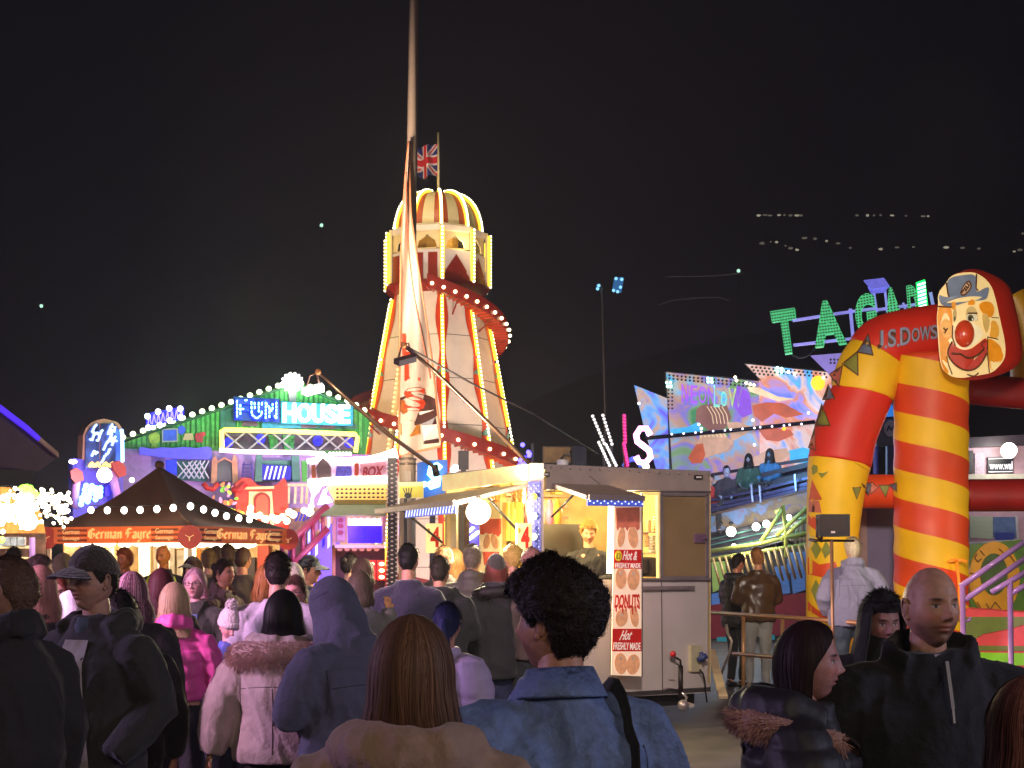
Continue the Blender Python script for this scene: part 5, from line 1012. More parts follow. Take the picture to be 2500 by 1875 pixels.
def tagada():
    pl = Pl.px(1540, 33.5, 2060, 32); b0 = pl.at(1800, 1400)
    t = thing('painted_backdrop', 'jagged painted ride backdrop boards with purple, orange and blue swirls edged in dots', 'ride backdrop', (b0.x, b0.y, 0))
    G = lambda m, pts, off=0, th=.06: pl.poly(m, pts, off, th)
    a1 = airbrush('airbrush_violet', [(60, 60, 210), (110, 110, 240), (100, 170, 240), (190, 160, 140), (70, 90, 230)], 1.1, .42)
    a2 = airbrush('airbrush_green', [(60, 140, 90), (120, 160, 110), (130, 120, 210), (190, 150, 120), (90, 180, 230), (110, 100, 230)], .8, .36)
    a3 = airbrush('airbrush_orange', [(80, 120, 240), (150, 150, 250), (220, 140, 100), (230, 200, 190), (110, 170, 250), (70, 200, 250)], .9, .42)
    part('left_board', a1, t, lambda m: G(m, [(1548, 940), (1628, 972), (1634, 1180), (1612, 1180), (1575, 1055)], .1))
    part('main_board', a2, t, lambda m: G(m, [(1624, 908), (1855, 931), (1862, 1200), (1640, 1200)], 0))
    part('right_board', a3, t, lambda m: G(m, [(1817, 888), (2030, 909), (2030, 1200), (1856, 1200), (1853, 927)], .15))
    part('top_board', mat('board_lilac', (150, 130, 210), .3, emit=.35), t, lambda m: G(m, [(1978, 868), (2080, 860), (2075, 900), (2022, 912)], .3))
    part('board_edge', mat('edge_black', (16, 14, 22), .5), t, lambda m: (pl.line(m, [(1624, 907), (1641, 1180)], 3, .03, .08), pl.line(m, [(1624, 907), (1855, 930)], 2.5, .03, .08), pl.line(m, [(1817, 887), (2030, 908)], 2.5, .18, .08), pl.line(m, [(1817, 888), (1856, 928)], 2.5, .18, .08)))
    # swirling figures of the mural
    cols = [('mural_brown', (134, 90, 80)), ('mural_tan', (214, 170, 140)), ('mural_rust', (200, 92, 52)), ('mural_cyan', (60, 190, 250)), ('mural_cream', (250, 224, 180)), ('mural_purple', (140, 80, 220))]
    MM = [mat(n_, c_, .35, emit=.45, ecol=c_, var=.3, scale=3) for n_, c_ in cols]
    shapes = [(0, [(1700, 1000), (1712, 990), (1740, 985), (1775, 990), (1786, 1020), (1770, 1046), (1730, 1052), (1712, 1036), (1698, 1030)]), (1, [(1774, 1032), (1800, 1030), (1832, 1040), (1836, 1046), (1818, 1062), (1786, 1078), (1780, 1052)]),
              (1, [(1712, 1052), (1760, 1054), (1790, 1080), (1774, 1100), (1740, 1112), (1716, 1120), (1702, 1090)]), (2, [(1690, 1100), (1700, 1085), (1716, 1082), (1722, 1110), (1714, 1130), (1690, 1132), (1680, 1118)]), (3, [(1636, 1048), (1680, 1042), (1704, 1030), (1712, 1052), (1680, 1060), (1640, 1062)]),
              (2, [(1836, 990), (1870, 982), (1910, 984), (1942, 1000), (1962, 1012), (1920, 1020), (1890, 1010), (1860, 1030), (1842, 1016)]), (4, [(1824, 944), (1852, 946), (1900, 968), (1940, 974), (1900, 980), (1860, 966), (1830, 956)]), (2, [(1852, 1050), (1890, 1044), (1930, 1050), (1938, 1062), (1900, 1078), (1870, 1074)]),
              (3, [(1926, 1100), (1960, 1092), (1990, 1100), (1980, 1130), (1930, 1130)]), (1, [(1834, 1120), (1870, 1100), (1920, 1094), (1930, 1110), (1900, 1130), (1840, 1140)]), (5, [(1800, 940), (1830, 960), (1836, 1010), (1812, 1020), (1790, 990)])]
    for i, (mi, pts) in enumerate(shapes): part('mural_shape', MM[mi], t, lambda m: G(m, pts, .17 + .004 * i if pts[0][0] > 1820 else .02 + .004 * i, .01))
    part('mural_streaks', MM[4], t, lambda m: [pl.line(m, [(1726 + i * 9, 992), (1738 + i * 9, 1012), (1742 + i * 9, 1034)], 1.8, .08, .01) for i in range(5)] + [pl.line(m, [(1706 + i * 10, 1056), (1712 + i * 10, 1066)], 4, .09, .01) for i in range(7)])
    hole = mat('dot_black', (20, 18, 30), .5)
    def dots(m):
        for i in range(22):
            for r_ in (0, 1): x = 1634 + i * 10; G(m, ell(x, 916 + i * 1.0 + r_ * 8, 2.8, 2.8, 8), .05, .01)
        for j in range(8): [G(m, ell(1632 + c * 9, 934 + j * 9, 2.6, 2.6, 8), .05, .01) for c in (0, 1)]
        for i in range(18):
            for r_ in (0, 1, 2)[: 3 if i < 5 else 2]: x = 1836 + i * 10.4; G(m, ell(x + r_ * 4, 896 + i * 1.0 + r_ * 8, 2.8, 2.8, 8), .17, .01)
        for i in range(5): [G(m, ell(2028 + i * 9, 878 + r_ * 8, 2.8, 2.8, 8), .32, .01) for r_ in (0, 1)]
    part('unlit_dots', hole, t, dots)
    part('lit_dots', glow('dot_mint', (160, 255, 210), 4), t, lambda m: [m.ball(pl.at(x, y, .2), .035, 6, 5) for x, y in ((1628, 934), (1637, 934), (1630, 943), (1638, 943), (1728, 924), (1737, 925), (1729, 932), (1738, 933), (1898, 898), (1908, 900), (1898, 907), (1908, 908))])
    part('lit_dots_cream', glow('dot_cream', (255, 225, 190), 4), t, lambda m: [m.ball(pl.at(x, y, .2), .035, 6, 5) for x, y in ((1798, 929), (1822, 935), (1832, 938), (1841, 940), (1795, 921), (1925, 908), (1940, 912), (2010, 922))])
    part('orange_lamp', glow('lamp_orange', (255, 160, 40), 1.6), t, lambda m: (m.ball(pl.at(1997, 935, .2), (.16, .05, .17), 12, 8), m.ball(pl.at(1914, 1046, .2), .05, 8, 6)))
    part('board_lettering', mat('neon_lilac', (170, 90, 220), .4, emit=.6, ecol=(150, 80, 230)), t, lambda m: [ptext(pl, m, ch, [(x, y), (x + w_, y + 2), (x + w_, y + h_), (x, y + h_)], .06, .03) for ch, x, y, w_, h_ in (('N', 1664, 936, 16, 46), ('E', 1686, 940, 16, 44), ('O', 1706, 942, 18, 42), ('N', 1728, 944, 16, 44))])
    part('board_lettering_mint', mat('neon_mint', (130, 210, 190), .4, emit=.6, ecol=(110, 210, 190)), t, lambda m: [ptext(pl, m, ch, [(x, y), (x + w_, y + 2), (x + w_, y + h_), (x, y + h_)], .06, .03) for ch, x, y, w_, h_ in (('L', 1742, 940, 15, 54), ('O', 1760, 954, 14, 38))])
    part('board_lettering_green', mat('neon_sage', (170, 200, 130), .4, emit=.5, ecol=(170, 200, 130)), t, lambda m: ptext(pl, m, 'W', [(1778, 946), (1812, 948), (1812, 996), (1778, 994)], .06, .03))
    part('support_bars', mat('bar_dark', (36, 30, 50), .4, metal=.4), t, lambda m: (m.tube([pl.at(1575, 1070, .3), pl.at(1780, 1052, .3), pl.at(1990, 1030, .3)], .05, 6), [m.tube([pl.at(x, 1180, .2), Vector((pl.at(x, 1180, .2).x, pl.at(x, 1180, .2).y, 0))], .08, 6) for x in (1600, 1700, 1800, 1900, 2000)]))
    part('rope_sparkles', glow('sparkle', (220, 220, 255), 2.5), t, lambda m: [m.ball(pl.at(1640 + i * 24 + 5 * (i % 3), 1060 - i * 1.9, .35), .025, 6, 4) for i in range(14)] + [m.ball(pl.at(x, y, .3), .035, 6, 4) for x, y in ((1706, 1036), (1712, 1046), (1838, 1026), (1974, 1008), (1842, 1086), (1560, 985))])
    # ride name in bulb-covered letters
    pt = Pl.px(1880, 30, 2280, 29); n = thing('ride_name_sign', 'row of big green bulb studded letters on a lilac frame above the backdrop', 'sign', pt.at(2080, 1400) * Vector((1, 1, 0)))
    grn = mat('letter_green', (90, 180, 120), .4, emit=.85, ecol=(60, 170, 105), var=.3, scale=14); dk = mat('letter_sockets', (14, 50, 34), .5)
    quads = [('T', (1880, 760), (1939, 751), (1952, 858), (1897, 868)), ('A', (1978, 738), (2050, 730), (2067, 838), (1990, 848)), ('G', (2084, 722), (2134, 712), (2144, 815), (2092, 824)), ('A', (2152, 706), (2196, 698), (2212, 800), (2162, 808)), ('D', (2212, 698), (2238, 692), (2246, 790), (2220, 796))]
    for ch, *q in quads:
        L = part('letter', grn, n, lambda m: ptext(pt, m, ch, q, 0, .18, offset=.05))
        v, f = text_mesh(ch, 0, .05)
        def sock(m):
            inside = lambda x, y: any((lambda P_: sum(1 for k in range(len(P_)) if ((P_[k][1] > y) != (P_[(k + 1) % len(P_)][1] > y)) and x < (P_[(k + 1) % len(P_)][0] - P_[k][0]) * (y - P_[k][1]) / (P_[(k + 1) % len(P_)][1] - P_[k][1] + 1e-9) + P_[k][0]) % 2 == 1)([v[i] for i in fc]) for fc in f)
            tl, tr, br, bl = q; nx_ = max(3, int((tr[0] - tl[0]) / 6.5)); 
            for j in range(15):
                for i in range(nx_):
                    x, y = (i + .5) / nx_, (j + .5) / 15
                    if inside(x, y):
                        X = (bl[0] * (1 - x) + br[0] * x) * (1 - y) + (tl[0] * (1 - x) + tr[0] * x) * y; Y = (bl[1] * (1 - x) + br[1] * x) * (1 - y) + (tl[1] * (1 - x) + tr[1] * x) * y
                        pt.poly(m, [(X - 2.2, Y - 1.3), (X + 2.2, Y - 1.8), (X + 2.2, Y + 1.3), (X - 2.2, Y + 1.8)], .01, .01)
        part('letter_bulbs', dk, L, sock)
    part('lit_letter', glow('letter_lit_green', (20, 235, 90), 1.6), n, lambda m: pt.poly(m, [(2236, 690), (2258, 682), (2266, 750), (2242, 756)], 0, .18))
    part('lit_letter_bulbs', glow('letter_lit_white', (180, 255, 205), 4), n, lambda m: [pt.poly(m, [(2240 + i * .5, 694 + i * 9), (2259 + i * .5, 688 + i * 9), (2259 + i * .5, 692 + i * 9), (2240 + i * .5, 698 + i * 9)], .02, .02) for i in range(7)])
    fr = mat('frame_lilac', (190, 180, 240), .35, emit=.35, ecol=(150, 140, 255))
    part('sign_frame', fr, n, lambda m: [pt.line(m, [a, b], w_, -.1, .08) for a, b, w_ in (((1936, 782), (2050, 764), 6), ((1938, 842), (2080, 826), 6), ((2076, 755), (2084, 842), 8), ((2050, 764), (2140, 752), 6), ((2132, 705), (2140, 760), 6), ((2132, 706), (2160, 700), 6), ((2160, 705), (2166, 760), 6), ((2140, 756), (2240, 742), 6), ((2205, 740), (2216, 770), 6), ((2272, 715), (2278, 745), 8))])
    part('frame_post', mat('post_violet', (90, 80, 140), .5), n, lambda m: [m.tube([pt.at(x, 842, -.15), pt.at(x, 842, -.15) * Vector((1, 1, 0))], .07, 6) for x in (2080, 2140, 2200)])
    part('loop_cable', mat('cable_black', (20, 20, 20)), n, lambda m: m.tube([pt.at(x, y, -.1) for x, y in ((1936, 866), (1950, 874), (1966, 872), (1980, 862), (1992, 850))], .02, 5))
    part('top_floodlight', mat('flood_lilac', (150, 150, 230), .3, emit=.35, ecol=(120, 120, 255), var=.3, scale=9), n, lambda m: (pt.poly(m, [(2108, 684), (2158, 678), (2172, 698), (2128, 706)], .1, .15), pt.poly(m, [(2118, 700), (2168, 700), (2160, 712), (2126, 716)], .0, .1)))
    # pink neon S and dotted posts
    pn = Pl.px(1440, 29, 1620, 29); s_ = thing('neon_letter', 'glaring pink white letter S standing on the ride front', 'neon sign', pn.at(1568, 1400) * Vector((1, 1, 0)))
    part('letter', glow('neon_pink', (255, 150, 235), 6), s_, lambda m: m.tube([pn.at(x, y) for x, y in ((1588, 1062), (1578, 1046), (1563, 1046), (1553, 1062), (1556, 1078), (1570, 1088), (1585, 1100), (1588, 1116), (1576, 1130), (1560, 1128), (1553, 1114))], .062, 10))
    part('foot_bulb', glow('bulb_hot_white', (255, 250, 236), 6), s_, lambda m: m.ball(pn.at(1577, 1139), .07, 8, 6))
    part('blue_arch', mat('arch_blue', (70, 110, 220), .4, emit=.5), s_, lambda m: m.tube([pn.at(x, y, -.1) for x, y in ((1524, 1140), (1530, 1126), (1545, 1120), (1560, 1126), (1566, 1140))], .06, 6))
    part('neon_support', post_m, s_, lambda m: m.bar(pn.at(1570, 1130, -.1), pn.at(1570, 1130, -.1) * Vector((1, 1, 0)), .1))
    for i, (a, b, c_, lab) in enumerate((((1447, 1016), (1475, 1082), 'w', 'leaning white dotted light arm, left upper of the pair'), ((1472, 1014), (1494, 1084), 'w', 'leaning white dotted light arm, right upper of the pair'), ((1462, 1080), (1488, 1136), 'w', 'leaning white dotted light arm, left lower of the pair'), ((1480, 1086), (1504, 1136), 'w', 'leaning white dotted light arm, right lower of the pair'), ((1524, 1014), (1526, 1080), 'p', 'upright pink dotted light arm'), ((1523, 1082), (1532, 1136), 'p', 'pink dotted light arm below the upright one'))):
        o = thing('dotted_light_pole', lab, 'light arm', pn.at(*b) * Vector((1, 1, 0)), 'dotted light arms behind the trailer')
        part('arm', mat('arm_' + c_, (70, 66, 76) if c_ == 'w' else (150, 20, 80), .5, emit=.15 if c_ == 'p' else 0), o, lambda m: (m.bar(pn.at(*a), pn.at(*b), .09, .05), m.bar(pn.at(*b), pn.at(*b) * Vector((1, 1, 0)), .05)))
        part('arm_bulbs', glow('armbulb_' + c_, (230, 225, 220) if c_ == 'w' else (255, 60, 150), 1.2 if c_ == 'w' else .8), o, lambda m: [m.ball(pn.at(a[0] + (b[0] - a[0]) * k / 8, a[1] + (b[1] - a[1]) * k / 8, .05), .032, 6, 5) for k in range(9)])
    # the bowl
    pb = Pl.px(1730, 31, 2000, 30); bw = thing('bowl_ride', 'tilted round bowl ride with a dark padded bench, rails and bulb-lit underside', 'fairground ride', pb.at(1850, 1400) * Vector((1, 1, 0)))
    H = lambda m, pts, off=0, th=.08: pb.poly(m, pts, off, th)
    part('backrest', mat('bench_navy', (30, 34, 60), .4, var=.3), bw, lambda m: (pb.line(m, [(1730, 1190), (1810, 1172), (1990, 1130)], 12, -.4, .25), pb.line(m, [(1730, 1160), (1790, 1150), (1990, 1118)], 7, -.5, .1), pb.line(m, [(1730, 1206), (1990, 1155)], 12, -.3, .2), pb.line(m, [(1730, 1218), (1990, 1164)], 10, -.1, .5)))
    part('bench_wall', mat('bench_wall', (34, 40, 84), .4, var=.4, scale=5), bw, lambda m: H(m, [(1730, 1190), (1990, 1130), (1990, 1200), (1730, 1262)], -.95, .1))
    part('front_rail', mat('rail_navy', (44, 50, 92), .3, metal=.4), bw, lambda m: [pb.line(m, [(1730, y0), (1860, y0 - 27), (1990, y0 - 60)], w_, o_, .08) for y0, w_, o_ in ((1222, 6, .2), (1236, 8, .3), (1246, 9, .35))])
    part('rail_post', mat('post_pale', (160, 180, 220), .3, metal=.3), bw, lambda m: [pb.line(m, [(x, y), (x + 3, y + 40)], 4, .45, .05) for x, y in ((1834, 1185), (1854, 1186), (1940, 1158))])
    pan = airbrush('bowl_panel', [(60, 70, 120), (120, 104, 70), (100, 86, 70), (90, 120, 160), (120, 90, 110)], 1.6, .12)
    part('rim_panel', pan, bw, lambda m: H(m, [(1730, 1262), (1860, 1226), (1990, 1194), (1990, 1240), (1860, 1272), (1730, 1302)], .35, .1))
    part('rim_edge', mat('edge_brown', (80, 60, 50), .5), bw, lambda m: (pb.line(m, [(1730, 1258), (1860, 1224), (1990, 1192)], 5, .4, .1), pb.line(m, [(1730, 1304), (1860, 1272), (1990, 1240)], 3, .4, .1)))
    part('underside', mat('underside_steel', (84, 90, 104), .35, metal=.5, var=.4, stripe=(.3, .3, 6)), bw, lambda m: H(m, [(1730, 1304), (1990, 1242), (1990, 1300), (1730, 1372)], .1, .1))
    part('underside_ribs', mat('rib_teal', (100, 170, 150), .3, metal=.5), bw, lambda m: [pb.line(m, [(1730, y), (1860, y - 30), (1990, y - 62)], 2.4, .2, .05) for y in (1318, 1332, 1346)])
    part('bulbs', glow('bulb_hot_white', (255, 250, 236), 6), bw, lambda m: [m.ball(pb.at(x, y, .6), r_, 10, 8) for x, y, r_ in ((1785, 1298, .105), (1846, 1286, .085), (1871, 1279, .08), (1926, 1263, .06), (1792, 1333, .05))])
    gy = mat('rail_greenyellow', (170, 180, 90), .4, emit=.05)
    part('stair_rail', gy, bw, lambda m: [m.tube([pb.at(x, y, 1.2) for x, y in pts], .045, 8) for pts in (((1893, 1252), (1911, 1234), (1918, 1290), (1920, 1360)), ((1858, 1322), (1911, 1244)), ((1896, 1308), (1975, 1235)), ((1906, 1318), (1975, 1258)), ((1730, 1346), (1860, 1326), (1990, 1296)), ((1730, 1366), (1860, 1346), (1990, 1326)))])
    part('white_rail', mat('rail_white', (210, 206, 190), .4), bw, lambda m: [m.tube([pb.at(x, y, 1.0) for x, y in pts], .035, 6) for pts in [((1930, 1278), (1985, 1272)), ((1930, 1318), (1985, 1312))] + [((x, 1277), (x + 8, 1330)) for x in range(1935, 1985, 11)]])
    part('lattice_bars', mat('bars_tan', (170, 140, 90), .4), bw, lambda m: [m.tube([pb.at(x, y0, 1.4), pb.at(x + 22, y0 + 78, 1.4)], .028, 6) for x, y0 in [(1740 + i * 15, 1362 - i * 2.2) for i in range(17)]])
    part('deck_posts', mat('deck_dark', (30, 26, 34), .6), bw, lambda m: H(m, [(1730, 1360), (1990, 1330), (1990, 1460), (1730, 1460)], -.2, .1))
    part('green_mat', mat('mat_green', (150, 180, 90), .5, emit=.15), bw, lambda m: (H(m, [(1737, 1372), (1768, 1370), (1776, 1430), (1740, 1446)], .3), ))
    part('blue_mat', mat('mat_blue', (80, 130, 200), .4, emit=.15, var=.3, stripe=(.4, .4, 14)), bw, lambda m: (H(m, [(1924, 1350), (1985, 1344), (1985, 1392), (1920, 1400)], .35), H(m, [(1890, 1384), (1920, 1380), (1928, 1448), (1880, 1456)], .4), H(m, [(1930, 1398), (1965, 1394), (1965, 1440), (1936, 1450)], .3), H(m, [(1737, 1450), (1756, 1446), (1756, 1478), (1737, 1480)], .35)))
    part('skirt', mat('skirt_maroon', (120, 20, 34), .5, emit=.05), bw, lambda m: H(m, [(1730, 1478), (1890, 1456), (1990, 1444), (1990, 1548), (1730, 1560)], .6, .1))
    part('skirt_lamp', mat('skirt_teal', (20, 120, 130), .4, emit=.3), bw, lambda m: (H(m, [(1750, 1556), (1790, 1554), (1790, 1566), (1750, 1568)], .7), H(m, [(1860, 1552), (1890, 1550), (1890, 1562), (1860, 1564)], .7)))
    lamp('POINT', 'ride_cyan_lamp', tuple(pb.at(1840, 1120, 2.2)), 120, (.25, .6, 1), .25)
    lamp('POINT', 'ride_bulb_light', tuple(pb.at(1820, 1295, 1.6)), 60, (1, .9, .65), .15)
    lamp('POINT', 'ride_backdrop_lamp', tuple(pl.at(1760, 1000, 2.6)), 26, (.8, .75, 1), .3)
    lamp('POINT', 'ride_backdrop_lamp', tuple(pl.at(1940, 960, 2.6)), 26, (1, .8, .9), .3)
tagada()

def barrier():
    pl = Pl.px(1738, 17.5, 2150, 15); t = thing('barrier_rail', 'low tan tubular barrier in front of the bowl ride', 'barrier', pl.at(1900, 1700) * Vector((1, 1, 0)))
    tan = mat('barrier_tan', (190, 140, 90), .35, metal=.3)
    part('rail', tan, t, lambda m: (m.tube([pl.at(1738, 1496), pl.at(1930, 1508), pl.at(2140, 1524)], .026, 8), m.tube([pl.at(1790, 1596), pl.at(2140, 1624)], .024, 8)))
    for x in (1815, 1910, 2036, 2120):
        part('post', tan, t, lambda m: m.tube([pl.at(x, 1500), pl.at(x, 1500) * Vector((1, 1, 0))], .022, 8))
    part('leg_tube', mat('tube_silver', (190, 180, 160), .3, metal=.6), t, lambda m: m.tube([pl.at(1773, 1524, .1), pl.at(1776, 1545, .1), pl.at(1786, 1565, .1), pl.at(1782, 1590, .1), pl.at(1755, 1660, .1)], .016, 8))
    o = MB(); pl2 = Pl.px(1738, 15.6, 1770, 15.4); o.bar(pl2.at(1736, 1588), P(1766, 1668, 14.6) * Vector((1, 1, 0)) + Vector((0, 0, .3)), .09, .03)
    tag(o.build('plank', mat('plank_pale', (200, 176, 140), .6)), 'pale plank leaning against the right end of the trailer', 'plank')
    s = thing('speaker_stand', 'black flat loudspeaker on a thin pole in front of the inflatable leg', 'speaker', P(2032, 1800, 14.5) * Vector((1, 1, 0)))
    D = 14.5
    part('cabinet', mat('speaker_black', (26, 22, 18), .6, var=.15), s, lambda m: m.box(P(2033, 1283, D), (.30, .22, .225)))
    part('grille', mat('speaker_grille', (50, 42, 34), .8, bump=.3, scale=80), s, lambda m: m.box(P(2033, 1280, D - .115), (.265, .01, .16)))
    part('badge', mat('badge_white', (210, 200, 190), .4), s, lambda m: m.box(P(2034, 1299, D - .12), (.04, .006, .02)))
    part('pole', mat('stand_tan', (150, 110, 80), .4, metal=.4), s, lambda m: m.tube([P(2030, 1318, D), P(2036, 1776, D) * Vector((1, 1, 0))], .018, 8))
    part('cross_bar', mat('stand_dark', (50, 34, 26), .4), s, lambda m: (m.tube([P(1975, 1316, D), P(2000, 1320, D), P(2085, 1320, D)], .014, 6), m.tube([P(1996, 1268, D - .1), P(1994, 1310, D - .1), P(2006, 1322, D)], .012, 6), m.tube([P(1975, 1317, D - .05), P(1990, 1322, D - .05), P(2008, 1312, D - .05)], .016, 6)))
barrier()

# ================================================================== inflatable castle with clown arch
def castle():
    D = 18.0; k_ = D / F
    t = thing('inflatable_castle', 'red and yellow inflatable arch with a striped column, bent leg and painted clown face', 'inflatable', P(2200, 1370, D) * Vector((1, 1, 0)))
    red = mat('pvc_red', (222, 46, 24), .55, var=.12, scale=1.5, bump=.25, emit=.05, ecol=(230, 50, 20)); yel = mat('pvc_yellow', (252, 196, 18), .55, var=.12, scale=1.5, bump=.25, emit=.05, ecol=(250, 180, 10)); dred = mat('pvc_dark_red', (168, 30, 26), .55, var=.15, scale=2, bump=.2)  # faint emission on red and yellow added to make the PVC brighter
    orn = mat('pvc_orange_red', (228, 76, 30), .5, var=.12, scale=1.5, bump=.2, emit=.05, ecol=(230, 70, 20))  # carries the same brightening emission as the red and yellow
    trees = []
    def tubepx(name, m_, pts, rs, dep=1.0, DD=D, n=28):
        mb = MB(); P_ = [P(x, y, DD) for x, y in pts]; 
        # resample smoothly
        q, r_ = [], []
        for i in range(len(P_) - 1):
            for s_ in range(6):
                u = s_ / 6; a = P_[max(i - 1, 0)]; b = P_[i]; c_ = P_[i + 1]; d = P_[min(i + 2, len(P_) - 1)]
                q.append(.5 * ((2 * b) + (-a + c_) * u + (2 * a - 5 * b + 4 * c_ - d) * u * u + (-a + 3 * b - 3 * c_ + d) * u ** 3)); r_.append(rs[i] + (rs[i + 1] - rs[i]) * u)
        q.append(P_[-1]); r_.append(rs[-1])
        mb.tube(q, [(x * k_, x * k_ * dep) for x in r_], n, up=(0, -1, 0)); 
        o = mb.build(name, m_, t); trees.append((mb.v, mb.f)); return o
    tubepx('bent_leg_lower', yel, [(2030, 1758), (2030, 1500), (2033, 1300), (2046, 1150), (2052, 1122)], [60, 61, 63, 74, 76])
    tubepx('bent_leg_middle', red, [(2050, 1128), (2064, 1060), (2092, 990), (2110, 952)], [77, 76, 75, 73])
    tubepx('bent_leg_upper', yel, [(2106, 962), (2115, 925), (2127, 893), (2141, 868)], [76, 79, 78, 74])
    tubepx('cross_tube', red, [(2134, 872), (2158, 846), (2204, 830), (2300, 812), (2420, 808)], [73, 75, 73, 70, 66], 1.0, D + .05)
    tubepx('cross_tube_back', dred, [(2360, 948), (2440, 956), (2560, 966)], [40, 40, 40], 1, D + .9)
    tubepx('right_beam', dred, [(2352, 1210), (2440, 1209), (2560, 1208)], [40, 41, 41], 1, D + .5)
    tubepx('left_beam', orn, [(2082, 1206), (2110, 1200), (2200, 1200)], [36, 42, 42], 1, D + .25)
    tubepx('far_arch', mat('pvc_ochre', (200, 150, 20), .4, var=.1), [(2470, 720), (2500, 790), (2510, 930)], [40, 44, 44], 1, D + 1.6)
    # diagonal striped column
    cx = P(2273, 0, D - .1); rC = .455; pitch = .72; n = 48; zt = 1.7 + (1370 - 872) * k_; v = []; f = []; mi = []; 
    jm = 14; col = MB(); nj = int(zt / (pitch / jm)) + jm + 2
    for j in range(nj):
        for i in range(n + 1):
            a = 2 * math.pi * i / n; z = j * pitch / jm - pitch * i / n      # strips follow the helix
            z = min(max(z, 0), zt); r = rC * (1 + .012 * math.cos(j * 2 * math.pi / (jm / 2))) * (1 - .10 * (1 if z >= zt else 0))
            v.append((cx.x - r * math.cos(a), cx.y - r * math.sin(a), z))
    for j in range(nj - 1):
        for i in range(n):
            f.append((j * (n + 1) + i, j * (n + 1) + i + 1, (j + 1) * (n + 1) + i + 1, (j + 1) * (n + 1) + i)); mi.append(0 if (j % jm) < jm / 2 else 1)
    col.add(v, f, 0, True); col.m = mi
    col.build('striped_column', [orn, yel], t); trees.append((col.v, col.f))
    part('tassel', mat('tassel_orange', (250, 140, 30), .5, emit=.3), t, lambda m: (m.tube([P(2336, 1372, 17.4), P(2342, 1430, 17.4), P(2342, 1510, 17.4)], .02, 8), [m.tube([P(2338, 1368, 17.4), P(2338 + 24 * math.cos(a), 1372 - 9 * math.sin(a), 17.4)], .01, 5) for a in np.linspace(0, math.pi, 9)]))
    # decals projected on the tubes
    allv, allf = [], []
    for v_, f_ in trees:
        o_ = len(allv); allv += [Vector(p) for p in v_]; allf += [tuple(i + o_ for i in q) for q in f_]
    bvh = BVHTree.FromPolygons(allv, allf); O = Vector((0, 0, CZ))
    def pj(x, y, off=.012):
        d = Vector(((x - HX) / F, 1, (HY - y) / F)).normalized(); h = bvh.ray_cast(O, d)
        return (h[0] - d * off) if h[0] is not None else P(x, y, D)
    def decal(name, m_, pts, off=.012, par=t):
        dense = []
        for (x0, y0), (x1, y1) in zip(pts, pts[1:] + pts[:1]):
            k = max(1, int(math.hypot(x1 - x0, y1 - y0) / 12)); dense += [(x0 + (x1 - x0) * i / k, y0 + (y1 - y0) * i / k) for i in range(k)]
        mb = MB(); cxx = sum(p[0] for p in pts) / len(pts); cyy = sum(p[1] for p in pts) / len(pts)
        ring = [pj(x, y, off) for x, y in dense]; mid = [pj(cxx + (x - cxx) * .5, cyy + (y - cyy) * .5, off) for x, y in dense]; N = len(dense)
        mb.add(ring + mid + [pj(cxx, cyy, off)], [(i, (i + 1) % N, (i + 1) % N + N, i + N) for i in range(N)] + [(i + N, (i + 1) % N + N, 2 * N) for i in range(N)], 0, True)
        return mb.build(name, m_, par)
    oliv = mat('flag_olive', (150, 150, 60), .4); grey = mat('flag_greyblue', (120, 128, 144), .4); pink = mat('flag_pink', (226, 120, 96), .4); line = mat('outline_brown', (110, 70, 40), .5)
    for m_, pts in ((grey, [(2096, 858), (2119, 820), (2129, 864)]), (oliv, [(2060, 888), (2092, 862), (2093, 912)]), (pink, [(2027, 914), (2055, 896), (2047, 940)]), (grey, [(2010, 974), (2022, 942), (2036, 972)]), (oliv, [(1992, 1038), (2006, 992), (2024, 1036)]), (pink, [(1975, 1090), (1988, 1048), (1990, 1096)]),
                    (oliv, [(2083, 1192), (2101, 1190), (2092, 1216)]), (grey, [(2106, 1182), (2128, 1180), (2120, 1208)]), (pink, [(2128, 1178), (2143, 1190), (2127, 1204)]), (oliv, [(2148, 1186), (2170, 1186), (2162, 1212)]), (grey, [(2172, 1184), (2188, 1180), (2188, 1200)])):
        cx_, cy_ = sum(p[0] for p in pts) / 3, sum(p[1] for p in pts) / 3
        decal('bunting_outline', line, [(cx_ + (x - cx_) * 1.28, cy_ + (y - cy_) * 1.28) for x, y in pts], .010); decal('bunting_flag', m_, pts, .016)
    for m_, pts in ((oliv, [(1981, 1142), (1986, 1134), (1996, 1138), (1996, 1152), (1984, 1160)]), (oliv, [(1997, 1154), (2010, 1155), (2024, 1150), (2006, 1168)]), (mat('tent_orange', (220, 90, 60), .4), [(1982, 1170), (2007, 1220), (1974, 1222)]), (pink, [(1974, 1222), (2000, 1222), (2006, 1252), (1974, 1250)]), (mat('window_maroon', (90, 30, 30), .5), [(1982, 1240), (1985, 1230), (1990, 1240), (1988, 1250), (1982, 1250)]),
                    (orn, [(1973, 1256), (2000, 1268), (2000, 1300), (1985, 1290), (1973, 1280)]), (oliv, [(1980, 1340), (1992, 1318), (2006, 1342), (1992, 1366)]), (mat('cream_scale', (246, 220, 140), .4), [(1972, 1300), (1990, 1310), (1978, 1336), (1972, 1340)]), (oliv, [(2006, 1342), (2016, 1320), (2032, 1344), (2014, 1364)]), (orn, [(1972, 1360), (2000, 1378), (2040, 1372), (2044, 1384), (2010, 1410), (1972, 1402)]), (oliv, [(1980, 1440), (1992, 1414), (2006, 1442), (1992, 1470)]), (orn, [(1972, 1468), (1992, 1486), (2024, 1510), (2030, 1524), (2000, 1506), (1972, 1490)])):
        decal('painted_motif', m_, pts)
